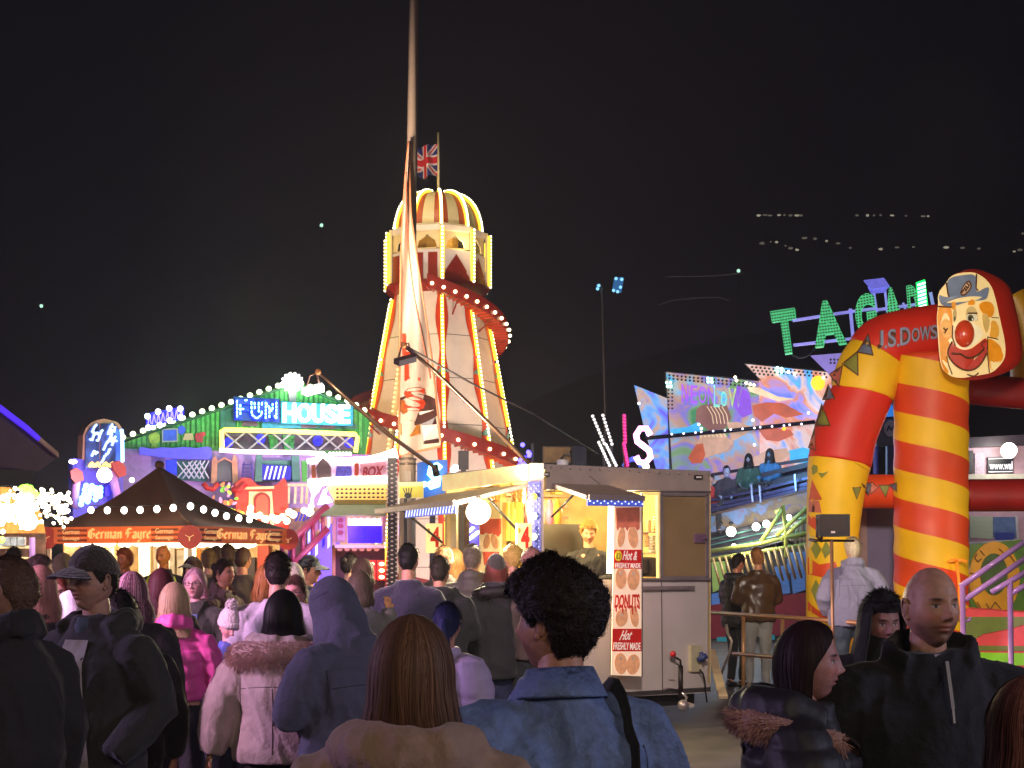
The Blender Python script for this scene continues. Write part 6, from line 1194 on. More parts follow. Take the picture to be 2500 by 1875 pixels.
    # lettering on the cross tube
    def letters(m, off, offs):
        for i, (ch, x, w_) in enumerate((('J', 2142, 15), ('.', 2160, 6), ('S', 2168, 20), ('.', 2190, 6), ('D', 2198, 25), ('O', 2226, 19), ('W', 2246, 26), ('S', 2272, 18))):
            big = ch in 'JSD' and i < 5; y = 808 - (x - 2142) * .14 - (0 if big else -5); h = 44 if big else 34
            if ch == '.': y += 33; h = 8
            text3(m, ch, lambda u, v_, x=x, w_=w_, y=y, h=h: pj(x + w_ * u, y + h * (1 - v_) - w_ * u * .14, off), (0, -1, 0), .004, offset=offs)
    part('name_outline', line, t, lambda m: letters(m, .014, .085)); part('name_lettering', mat('letter_steel', (150, 160, 180), .4, emit=.05), t, lambda m: letters(m, .024, .01))
    # clown head block
    z_ = lambda x, y: (2240 + .1929 * x, 640 + .1929 * y)
    face = [z_(*p) for p in ((750, 125), (930, 270), (1000, 500), (1050, 750), (1110, 1000), (1115, 1200), (1060, 1290), (950, 1400), (800, 1430), (500, 1480), (330, 1390), (280, 1250), (255, 900), (240, 690), (262, 560), (255, 390), (350, 280), (420, 170), (560, 130))]
    body = [z_(*p) for p in ((720, 80), (960, 170), (1130, 290), (1190, 480), (1260, 800), (1300, 1080), (1290, 1240), (1180, 1360), (960, 1450), (640, 1510), (400, 1440), (320, 1290), (290, 900), (290, 690), (300, 560), (300, 400), (390, 280), (450, 170), (580, 100))]
    Df = 17.05
    def chk(p, n=2):
        for _ in range(n): p = [q for (a, b), (c_, d) in zip(p, p[1:] + p[:1]) for q in ((a * .75 + c_ * .25, b * .75 + d * .25), (a * .25 + c_ * .75, b * .25 + d * .75))]
        return p
    face, body = chk(face), chk(body)
    def hd(m):
        rings = [[P(x, y, Df) for x, y in face], [P((x * .55 + u * .45), (y * .55 + v_ * .45) - 1, Df + .10) for (x, y), (u, v_) in zip(face, body)], [P(u, v_, Df + .35) for u, v_ in body], [P(u + 6, v_, Df + .8) for u, v_ in body], [P(2390 + (u - 2390) * .8, 790 + (v_ - 790) * .85, Df + 1.1) for u, v_ in body]]
        N = len(face); v = [p for r_ in rings for p in r_]
        m.add(v, [(i * N + j, i * N + (j + 1) % N, (i + 1) * N + (j + 1) % N, (i + 1) * N + j) for i in range(4) for j in range(N)] + [tuple(4 * N + j for j in range(N))], 0, True)
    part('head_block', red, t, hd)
    cen = z_(680, 800)
    def dome(x, y, off=0.): 
        r_ = ((x - cen[0]) / 85) ** 2 + ((y - cen[1]) / 135) ** 2; return P(x, y, Df - .10 * max(0, 1 - r_) - .01 - off)
    def fgrid(m, pts, off, dense=True):
        rings = []; cx_ = sum(p[0] for p in pts) / len(pts); cy_ = sum(p[1] for p in pts) / len(pts)
        for s_ in (1, .8, .6, .4, .2): rings.append([dome(cx_ + (x - cx_) * s_, cy_ + (y - cy_) * s_, off) for x, y in pts])
        N = len(pts); v = [p for r_ in rings for p in r_] + [dome(cx_, cy_, off)]
        m.add(v, [(i * N + j, i * N + (j + 1) % N, (i + 1) * N + (j + 1) % N, (i + 1) * N + j) for i in range(4) for j in range(N)] + [(4 * N + j, 4 * N + (j + 1) % N, 5 * N) for j in range(N)], 0, True)
    def flatp(m, pts, off): pts = chk(pts); m.add([dome(x, y, off) for x, y in pts], [tuple(range(len(pts)))])
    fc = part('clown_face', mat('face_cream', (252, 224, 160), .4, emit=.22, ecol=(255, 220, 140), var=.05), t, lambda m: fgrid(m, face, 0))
    Z = lambda L: [z_(*p) for p in L]
    def fp(name, m_, L, off): return part(name, m_, fc, lambda m: flatp(m, Z(L), off))
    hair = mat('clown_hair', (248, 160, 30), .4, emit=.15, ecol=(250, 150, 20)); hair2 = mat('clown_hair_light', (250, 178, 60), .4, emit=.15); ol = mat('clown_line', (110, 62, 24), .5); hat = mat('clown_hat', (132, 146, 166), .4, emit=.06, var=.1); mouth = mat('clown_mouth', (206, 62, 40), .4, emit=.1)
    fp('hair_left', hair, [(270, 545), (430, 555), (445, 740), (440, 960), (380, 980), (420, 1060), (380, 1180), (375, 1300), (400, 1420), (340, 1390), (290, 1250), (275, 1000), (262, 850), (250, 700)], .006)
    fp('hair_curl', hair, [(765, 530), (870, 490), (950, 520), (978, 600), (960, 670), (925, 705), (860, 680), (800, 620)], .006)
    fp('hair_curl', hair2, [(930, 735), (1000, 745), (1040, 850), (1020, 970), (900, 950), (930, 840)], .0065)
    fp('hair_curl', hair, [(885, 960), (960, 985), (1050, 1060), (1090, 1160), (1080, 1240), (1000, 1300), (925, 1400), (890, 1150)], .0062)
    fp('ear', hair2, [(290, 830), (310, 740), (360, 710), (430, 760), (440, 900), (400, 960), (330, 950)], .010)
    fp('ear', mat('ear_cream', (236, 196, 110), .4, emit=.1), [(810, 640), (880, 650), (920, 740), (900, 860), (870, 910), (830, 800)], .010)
    fp('hat_crown', hat, [(365, 260), (420, 190), (580, 160), (748, 150), (742, 330), (760, 420), (400, 470), (385, 400)], .014)
    fp('hat_brim', hat, [(262, 400), (330, 440), (420, 440), (560, 430), (700, 380), (780, 370), (840, 330), (912, 310), (900, 400), (870, 480), (700, 490), (640, 500), (450, 560), (290, 552)], .018)
    fp('hat_badge', ol, [(525, 380), (635, 208), (698, 285), (665, 365), (572, 445)], .022)
    fp('badge_inner', mat('badge_cream', (236, 200, 160), .4), [(545, 380), (630, 235), (678, 290), (650, 355), (575, 420)], .026)
    def bl(m):
        for L in ([(560, 395), (600, 320), (610, 370), (650, 300)], [(600, 300), (640, 330)], [(575, 350), (560, 390)], [(620, 260), (660, 300)]):
            for a_, b_ in zip(L[:-1], L[1:]): m.tube([dome(*z_(*a_), .028), dome(*z_(*b_), .028)], .008, 5)
    part('badge_strokes', ol, fc, bl)
    fp('eyelid', mat('lid_cream', (236, 206, 130), .4, emit=.08), [z for z in ((610, 650), (620, 590), (660, 555), (710, 560), (750, 610), (768, 700), (768, 750), (610, 745))], .010)
    fp('eye', mat('eye_white', (244, 236, 200), .35, emit=.1), [(618, 650), (755, 648), (766, 750), (615, 748)], .014)
    fp('iris', mat('iris_olive', (110, 100, 50), .35), [(632, 690), (660, 662), (700, 672), (715, 720), (700, 748), (640, 746)], .018)
    fp('pupil', mat('pupil_dark', (40, 34, 20), .3), [(648, 705), (670, 690), (692, 705), (688, 738), (656, 738)], .021)
    fp('glint', mat('glint_white', (255, 250, 236), .3, emit=.2), [(684, 700), (708, 730), (690, 742)], .024)
    fp('eye', mat('eye_small', (216, 190, 110), .35), [(445, 640), (470, 570), (490, 600), (498, 680), (480, 760), (450, 760)], .012)
    fp('pupil', mat('pupil_dark', (40, 34, 20), .3), [(462, 690), (478, 680), (484, 730), (466, 750)], .016)
    fp('eyebrow', hair, [(428, 505), (480, 500), (488, 560), (470, 600), (430, 600)], .020)
    fp('eyebrow', hair, [(628, 540), (660, 480), (712, 465), (732, 530), (690, 545)], .020)
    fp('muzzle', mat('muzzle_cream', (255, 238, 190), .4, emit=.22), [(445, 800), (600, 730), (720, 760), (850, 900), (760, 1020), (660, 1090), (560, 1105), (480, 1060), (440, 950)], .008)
    fp('mouth', mouth, [(440, 1000), (470, 1060), (560, 1112), (660, 1106), (760, 1040), (872, 940), (888, 1040), (880, 1150), (800, 1300), (700, 1370), (590, 1372), (480, 1310), (390, 1200), (378, 1110), (405, 1060)], .014)
    def ml(m):
        for L, r_ in (([(430, 1150), (480, 1165), (540, 1155), (600, 1205), (690, 1215), (770, 1170), (840, 1100)], .012), ([(630, 1420), (690, 1445), (730, 1440), (772, 1400)], .009), ([(640, 648), (755, 646)], .009), ([(330, 830), (360, 870), (390, 820), (340, 900)], .008), ([(890, 940), (885, 1150), (910, 1400)], .007), ([(370, 1190), (400, 1320), (440, 1420)], .007),
                      ([(940, 700), (1030, 706)], .005), ([(900, 950), (1020, 975)], .006), ([(262, 560), (440, 570)], .009), ([(365, 260), (385, 400), (400, 440)], .009), ([(748, 150), (742, 330), (770, 360)], .009), ([(440, 1000), (380, 1110), (390, 1200), (480, 1310), (590, 1372), (700, 1370), (800, 1300), (880, 1150)], .010), ([(445, 800), (440, 950), (480, 1060)], .008), ([(860, 1000), (820, 1010), (810, 1060), (850, 1090)], .007)):
            m.tube([dome(*z_(*p), .022) for p in ([L[0]] + chk(L)[:-6] + [L[-1]] if len(L) > 3 else L)], r_, 5)
    part('painted_lines', ol, fc, ml)
    nz = z_(595, 905); part('nose', mat('nose_red', (222, 72, 34), .25, emit=.08, coat=.4), fc, lambda m: m.ball(dome(*nz, .03), (.115, .10, .163), 24, 16))
    # wall panel, ring painting and floor behind
    pw = Pl.px(2060, 19.2, 2560, 19.2)
    W = lambda m, pts, off=0, th=.1: pw.poly(m, pts, off, th)
    part('netting_panel', mat('net_mauve', (112, 104, 140), .6, var=.12, scale=2), t, lambda m: W(m, [(2090, 1240), (2200, 1240), (2200, 1690), (2090, 1690)]))
    part('netting_edge', mat('net_brown', (150, 120, 116), .6), t, lambda m: W(m, [(2094, 1244), (2116, 1244), (2122, 1690), (2098, 1690)], .03))
    part('green_wall', mat('pvc_green', (96, 140, 50), .4, var=.15), t, lambda m: W(m, [(2366, 1330), (2560, 1310), (2560, 1510), (2366, 1510)], .1))
    part('ring_painting', mat('ring_ochre', (222, 158, 30), .4, var=.12, scale=5, emit=.05), t, lambda m: W(m, ell(2428, 1412, 62, 90, 32), .14, .04))
    part('ring_hole', mat('ring_green', (80, 110, 44), .45, var=.2), t, lambda m: W(m, ell(2427, 1402, 33, 51, 28), .16, .04))
    part('ring_doodles', ol, t, lambda m: [pw.line(m, L, 2.2, .165, .01) for L in ([(2386, 1352), (2380, 1362), (2388, 1372), (2396, 1364)], [(2440, 1340), (2450, 1350), (2444, 1362), (2436, 1354)], [(2410, 1500), (2430, 1470), (2455, 1500)], [(2425, 1500), (2408, 1474)], [(2370, 1400), (2394, 1400)], [(2386, 1470), (2404, 1500)], [(2460, 1460), (2472, 1480)], [(2394, 1344), (2404, 1356)], [(2462, 1350), (2476, 1370)])])
    flp = Pl.px(2060, 18.3, 2560, 17.0)
    part('front_apron', mat('apron_pink', (224, 70, 70), .45, var=.1, emit=.10), t, lambda m: flp.poly(m, [(2120, 1470), (2560, 1500), (2560, 1740), (2120, 1720)], 0, .5))
    part('apron_green_band', mat('apron_green', (130, 200, 30), .45, var=.1, emit=.18), t, lambda m: flp.poly(m, [(2345, 1592), (2560, 1596), (2560, 1626), (2360, 1622)], .02, .02))
    part('apron_olive_patch', mat('apron_olive', (120, 136, 50), .45), t, lambda m: (flp.poly(m, [(2335, 1506), (2560, 1506), (2470, 1534), (2400, 1548), (2345, 1580)], .02, .02), flp.poly(m, [(2370, 1576), (2560, 1578), (2560, 1590), (2380, 1588)], .02, .02)))
    lamp('POINT', 'castle_lamp', (6.9, 16.2, 2.2), 26, (1, .85, .7), .3)
castle()
def far_right():
    pl = Pl.px(2340, 24, 2560, 24); t = thing('site_cabin', 'pale site cabin with a glaring lamp and dark web address sign', 'cabin', pl.at(2430, 1600) * Vector((1, 1, 0)))
    part('wall', mat('cabin_pink', (196, 160, 176), .5, var=.12), t, lambda m: pl.poly(m, [(2340, 1090), (2560, 1080), (2560, 1610), (2340, 1610)], 0, .3))
    part('roof', mat('cabin_roof', (50, 40, 50), .5), t, lambda m: pl.poly(m, [(2330, 1070), (2560, 1058), (2560, 1084), (2330, 1094)], .2, 1.0))
    part('notice', mat('notice_lilac', (200, 180, 200), .5, var=.2, scale=30), t, lambda m: pl.poly(m, [(2380, 1106), (2404, 1106), (2404, 1158), (2380, 1158)], .03, .02))
    part('door_gap', mat('gap_black', (24, 20, 26), .5), t, lambda m: pl.poly(m, [(2366, 1100), (2376, 1100), (2376, 1156), (2366, 1156)], .03, .02))
    part('ledge', mat('ledge_pale', (200, 196, 180), .5), t, lambda m: pl.poly(m, [(2360, 1158), (2560, 1156), (2560, 1168), (2360, 1170)], .15, .2))
    sg = part('web_sign', mat('sign_navy', (24, 26, 40), .4), t, lambda m: pl.poly(m, [(2412, 1116), (2474, 1114), (2474, 1154), (2412, 1156)], .06, .04))
    part('web_text', mat('sign_white', (236, 232, 240), .4, emit=.5), sg, lambda m: ptext(pl, m, 'www.wal', [(2416, 1128), (2472, 1126), (2472, 1146), (2416, 1146)], .07, .01, offset=.02))
    part('sign_border', mat('sign_white', (236, 232, 240), .4), sg, lambda m: (pl.line(m, [(2414, 1120), (2472, 1118)], 2, .07, .01), pl.line(m, [(2414, 1152), (2472, 1151)], 2, .07, .01)))
    part('lamp', glow('lamp_hot', (255, 246, 226), 9), t, lambda m: m.ball(pl.at(2463, 1100, .4), .13, 14, 10))
    part('window', mat('cabin_glass', (90, 110, 150), .2, var=.3, emit=.1), t, lambda m: (pl.poly(m, [(2425, 1262), (2480, 1262), (2480, 1312), (2425, 1312)], .03, .02)))
    part('shutter', mat('cabin_sage', (176, 190, 170), .5, stripe=(.3, .3, 30), var=.2), t, lambda m: (pl.poly(m, [(2368, 1260), (2424, 1262), (2424, 1316), (2368, 1312)], .04, .02)))
    part('interior_blue', mat('cabin_blue', (50, 60, 130), .4, emit=.1), t, lambda m: (pl.poly(m, [(2430, 1300), (2476, 1300), (2476, 1318), (2430, 1318)], .05, .02)))
    part('frame', mat('cabin_white', (200, 200, 210), .4), t, lambda m: (pl.line(m, [(2366, 1326), (2490, 1320)], 6, .06, .05), pl.line(m, [(2482, 1260), (2486, 1326)], 5, .06, .05), pl.line(m, [(2366, 1336), (2490, 1332)], 3, .06, .05)))
    lamp('POINT', 'cabin_light', tuple(pl.at(2463, 1100, .7)), 22, (1, .95, .9), .12)
    t = thing('stair_handrail', 'lilac painted steel stair handrail at the right edge of the picture', 'handrail', P(2400, 1370, 11) * Vector((1, 1, 0)))
    m_ = mat('rail_lilac', (176, 140, 178), .35, coat=.3); D = 11
    part('rail', m_, t, lambda m: [m.tube([P(x, y, D) for x, y in L], .022, 10) for L in (((2345, 1432), (2520, 1310)), ((2356, 1464), (2520, 1352)), ((2420, 1446), (2520, 1388)), ((2470, 1448), (2520, 1420)))])
    for x, y in ((2350, 1430), (2466, 1416)): part('post', m_, t, lambda m: m.tube([P(x, y, D), Vector((P(x + 6, y, D).x, D, 0))], .022, 10))
    part('bracket', m_, t, lambda m: m.tube([P(2356, 1515, D), P(2366, 1515, D), P(2370, 1508, D)], .012, 8))
    pl = Pl.px(2130, 26, 2200, 26); t = thing('entrance_sign', 'grey sign with round emblem and blue cone lamp behind the inflatable arch', 'sign', pl.at(2170, 1560) * Vector((1, 1, 0)))
    part('board', mat('sign_greygreen', (110, 120, 124), .5), t, lambda m: pl.poly(m, [(2140, 1026), (2200, 1020), (2200, 1092), (2140, 1088)], 0, .1))
    part('emblem', mat('emblem_cream', (220, 226, 216), .5), t, lambda m: pl.poly(m, ell(2174, 1046, 15, 20, 20), .02, .02))
    part('emblem_mark', mat('emblem_navy', (50, 70, 110), .5), t, lambda m: (pl.line(m, [(2166, 1052), (2170, 1040), (2176, 1050), (2182, 1040)], 3, .03, .02), pl.poly(m, ell(2174, 1046, 10, 14, 16), .022, .004) if False else None))
    part('cone_lamp', mat('cone_blue', (50, 130, 230), .4, emit=.5), t, lambda m: m.lathe(tuple(pl.at(2172, 1016)), [(.1, 0), (.09, .08), (.02, .28)], 12, smooth=True))
    part('post', mat('post_bluegrey', (70, 84, 120), .5), t, lambda m: m.bar(pl.at(2172, 1088), pl.at(2172, 1088) * Vector((1, 1, 0)), .12))
far_right()
# ================================================================== people
def npmesh(name, V, Fq, m, parent=None, col=None, smooth=True):
    me = bpy.data.meshes.new(name); V = np.asarray(V, np.float32); Fq = np.asarray(Fq, np.int32); k = Fq.shape[1]
    me.vertices.add(len(V)); me.vertices.foreach_set('co', V.ravel())
    me.loops.add(Fq.size); me.loops.foreach_set('vertex_index', Fq.ravel())
    me.polygons.add(len(Fq)); me.polygons.foreach_set('loop_start', np.arange(0, Fq.size, k, dtype=np.int32)); me.polygons.foreach_set('loop_total', np.full(len(Fq), k, np.int32))
    me.polygons.foreach_set('use_smooth', np.full(len(Fq), smooth)); me.update(calc_edges=True); me.validate()
    if col is not None:
        ca = me.color_attributes.new('Col', 'FLOAT_COLOR', 'POINT'); ca.data.foreach_set('color', np.hstack([col, np.ones((len(col), 1))]).astype(np.float32).ravel())
    me.materials.append(m); o = bpy.data.objects.new(name, me); return link(o, parent)
def solid(mb, voxel, smooth_it=3):      # fuse overlapping forms into one continuous surface
    me = bpy.data.meshes.new('t'); me.from_pydata(mb.v, [], mb.f); o = bpy.data.objects.new('t', me); sc.collection.objects.link(o)
    r = o.modifiers.new('r', 'REMESH'); r.mode = 'VOXEL'; r.voxel_size = voxel
    s_ = o.modifiers.new('s', 'SMOOTH'); s_.iterations = smooth_it; s_.factor = .6
    ev = o.evaluated_get(bpy.context.evaluated_depsgraph_get()); m2 = ev.to_mesh()
    n = len(m2.vertices); V = np.empty(n * 3, np.float32); m2.vertices.foreach_get('co', V); N = np.empty(n * 3, np.float32); m2.vertices.foreach_get('normal', N)
    Fq = np.empty(len(m2.loops), np.int32); m2.loops.foreach_get('vertex_index', Fq)
    ev.to_mesh_clear(); bpy.data.objects.remove(o); bpy.data.meshes.remove(me)
    return V.reshape(-1, 3), N.reshape(-1, 3), Fq.reshape(-1, 4)
skin_m = mat('skin', (200, 150, 120), .5, vcol=True, var=.14, scale=45, spec=.35, bump=.12); hair_m = mat('hair', (60, 40, 30), .58, vcol=True, var=.06, scale=20, spec=.22)

def cloth(kind, c, extra=0.):
    nm = '%s_%d_%d_%d' % (kind, *c)
    if kind == 'leather': return mat(nm, c, .32, var=.2, scale=9, bump=.5, spec=.6)
    if kind == 'puffer': return mat(nm, c, .60, var=.08, scale=14, bump=.3)
    if kind == 'denim': return mat(nm, c, .75, var=.14, scale=50, bump=.35, fold=.6)
    if kind == 'fleece': return mat(nm, c, .9, var=.16, scale=60, bump=.6, sheen=.4)
    return mat(nm, c, .85, var=.06, scale=40, bump=.3, sheen=.1, fold=.5)
def Rm(yaw, pitch, roll): return np.array(Matrix.Rotation(R(yaw), 3, 'Z') @ Matrix.Rotation(R(-pitch), 3, 'X') @ Matrix.Rotation(R(roll), 3, 'Y'))
def skull(nu, nv):
    t = np.linspace(-1, 1, nu, endpoint=False); az = np.pi * np.sign(t) * np.abs(t) ** 1.3; th = np.linspace(.02, np.pi - .02, nv)
    A, T = np.meshgrid(az, th); x, y, z = np.sin(T) * np.sin(A), np.sin(T) * np.cos(A), np.cos(T)
    X, Y, Z = x * .076, np.where(y > 0, np.sign(y) * np.abs(y) ** .88 * .092, y * .106), z * .122
    q = np.clip((-Z - .012) / .108, 0, 1); X = X * (1 - .36 * q ** 1.9); Y = np.where(y > 0, Y * (1 - .04 * q), Y * (1 - .52 * np.clip((-Z - .02) / .09, 0, 1)))
    X = X * (1 - .06 * np.exp(-((Z - .03) / .03) ** 2) * (y > 0))
    return A, X, Y, Z, y
def grid_faces(nu, nv, wrap=True):
    i, j = np.meshgrid(np.arange(nu if wrap else nu - 1), np.arange(nv - 1)); i2 = (i + 1) % nu
    return np.stack([j * nu + i, (j + 1) * nu + i, (j + 1) * nu + i2, j * nu + i2], -1).reshape(-1, 4)
def head(nu, nv, skin, brow=(40, 26, 18), stub=0., lips=(168, 92, 82), fem=False, seed=0):
    A, X, Y, Z, y = skull(nu, nv); f = np.clip(y * 3, 0, 1)
    def g(x0, z0, sx, sz, two=False):
        o = np.exp(-((X - x0) / sx) ** 2 - ((Z - z0) / sz) ** 2)
        return o + np.exp(-((X + x0) / sx) ** 2 - ((Z - z0) / sz) ** 2) if two else o
    nz = .85 if fem else 1.05
    d = -.012 * g(.031, .010, .017, .012, 1) + (.002 if fem else .006) * g(.026, .031, .02, .008, 1) + .012 * nz * g(0, .002, .009, .022) + .023 * nz * g(0, -.022, .0125, .013) + .008 * g(.013, -.028, .007, .008, 1) \
        + .007 * g(0, -.050, .020, .006) + .007 * g(0, -.063, .016, .006) - .006 * g(0, -.0565, .022, .0026) + (.006 if fem else .011) * g(0, -.095, .022, .016) + .004 * g(.042, -.018, .018, .02, 1) + .007 * g(.031, .007, .011, .007, 1) - .003 * g(0, -.075, .02, .006)
    Y = Y + d * f
    c = np.ones(X.shape + (3,)) * np.array(lin(skin)); mixc = lambda m_, k: c.__setitem__(slice(None), c * (1 - (m_ * f)[..., None]) + np.array(lin(k)) * (m_ * f)[..., None])
    mixc(np.clip(g(.040, -.022, .02, .018, 1), 0, 1) * .35, (214, 120, 100)); mixc(np.clip(g(0, -.024, .012, .012), 0, 1) * .25, (200, 110, 96))
    if stub: mixc(np.clip((-Z - .035) / .02, 0, 1) * np.clip(1.4 - np.exp(-((X) / .02) ** 2 - ((Z + .056) / .007) ** 2) * 2, 0, 1) * stub, brow)
    mixc(np.clip(g(0, -.050, .021, .0045) * 1.6 + g(0, -.062, .018, .005) * 1.6, 0, 1) * .8, lips); mixc(np.clip(g(0, -.0565, .021, .002) * 1.4, 0, 1) * .55, (84, 36, 32))
    mixc(np.clip(g(.031, .029, .017, .0045, 1) * 1.5 - .2, 0, 1), brow); mixc(np.clip(g(.031, .008, .013, .0055, 1) * 3 - 1.2, 0, 1), (188, 176, 166)); mixc(np.clip(g(.031, .008, .0052, .0058, 1) * 3 - 1, 0, 1), (36, 26, 20)); mixc(np.clip(g(.031, .0135, .013, .0022, 1) * 1.6 - .3, 0, 1), (40, 26, 20)); mixc(np.clip(g(.010, -.034, .004, .003, 1) * 1.5 - .3, 0, 1), (60, 26, 20))
    V = np.stack([X, Y, Z], -1).reshape(-1, 3); return V, grid_faces(nu, nv), c.reshape(-1, 3)
def smst(x): x = np.clip(x, 0, 1); return x * x * (3 - 2 * x)
def hairline(A):
    a = np.abs(A) * 180 / np.pi; return np.interp(a, [0, 38, 58, 72, 84, 96, 112, 140, 180], [.078, .074, .058, .022, -.004, .018, -.01, -.064, -.074])
def shell(nu, nv, th, lo=None, fuzz=0., seed=0, clip_=None):      # closed cap following the skull
    A, X, Y, Z, y = skull(nu, nv); hl = hairline(A) if lo is None else (lo(A) if callable(lo) else np.full_like(A, lo)); ins = Z - hl
    n_ = np.stack([X / .076 ** 2, Y / .1 ** 2, Z / .12 ** 2], -1); n_ /= np.linalg.norm(n_, axis=-1, keepdims=True)
    tt = (th(A, Z) if callable(th) else th) * smst((ins + .006) / .022) + .002
    if fuzz:
        rg = np.random.default_rng(seed); nn = rg.normal(size=A.shape); nn = (nn + np.roll(nn, 1, 1) + np.roll(nn, 1, 0) + np.roll(nn, -1, 1)) / 2; tt = tt + fuzz * nn * smst(ins / .02)
    V = (np.stack([X, Y, Z], -1) + n_ * tt[..., None]).reshape(-1, 3); F_ = grid_faces(nu, nv); ok = (ins.reshape(-1)[F_] > -.010).all(1)
    return V, F_[ok], (A, n_, tt, ins)
def ribbons(Pth, nrm, w_, cols, taper=True):
    N, K, _ = Pth.shape; tg = np.gradient(Pth, axis=1); sd = np.cross(tg, nrm); sd /= np.linalg.norm(sd, axis=-1, keepdims=True) + 1e-9
    tp = (np.interp(np.linspace(0, 1, K), [0, .15, .7, 1], [.5, 1, .9, .15]) if taper else np.ones(K))[None, :, None]; ww = (w_ if np.ndim(w_) else np.full(N, w_))[:, None, None] / 2
    V = np.stack([Pth - sd * ww * tp, Pth + sd * ww * tp], 2).reshape(-1, 3); b = (np.arange(N) * K * 2)[:, None] + np.arange(K - 1)[None] * 2
    F_ = np.stack([b, b + 1, b + 3, b + 2], -1).reshape(-1, 4); return V, F_, np.repeat(cols, K * 2, 0)
def jitcol(c, n, rg, v=.20):
    c = np.array(lin(c)); k = 1 + v * rg.normal(size=(n, 1)); return np.clip(c * np.clip(k, .35, 1.9), 0, 1)
def joinm(parts):
    V, F_, C = [], [], []; o = 0
    for v, f, c in parts: V.append(v); F_.append(f + o); C.append(c); o += len(v)
    return np.vstack(V), np.vstack(F_), np.vstack(C)
def long_surf(az, s, L, th, wid, op, back=.0, wav=0., ph=0.):      # hair falling from the crown; s 0..1
    sg = np.sign(az); a = np.abs(az); a2 = np.maximum(a, op * smst(s / .34)); a2 = a2 * sg
    sA = .30; tt = np.clip(s / sA, 0, 1) * (np.pi / 2 + .05) + .03; r_ = 1.0
    z1 = np.cos(tt) * (.122 + th); x1 = np.sin(tt) * (.076 + th) * np.sin(a2); y1 = np.sin(tt) * (.098 + th) * np.cos(a2)
    q = np.clip((s - sA) / (1 - sA), 0, 1); z = np.where(s < sA, z1, z1 - q * L)
    wx = 1 + wid * smst(q * 1.6); by = np.where(np.cos(a2) < 0, 1 - .25 * smst(q * 2) + back * q, 1 - .12 * q)
    x = x1 * wx; y = y1 * by - .010 * q
    if wav is not 0.: x = x + wav * np.sin(q * 14 + ph) * q; y = y + wav * np.cos(q * 11 + ph * 2) * q
    return np.stack([x, y, z], -1)
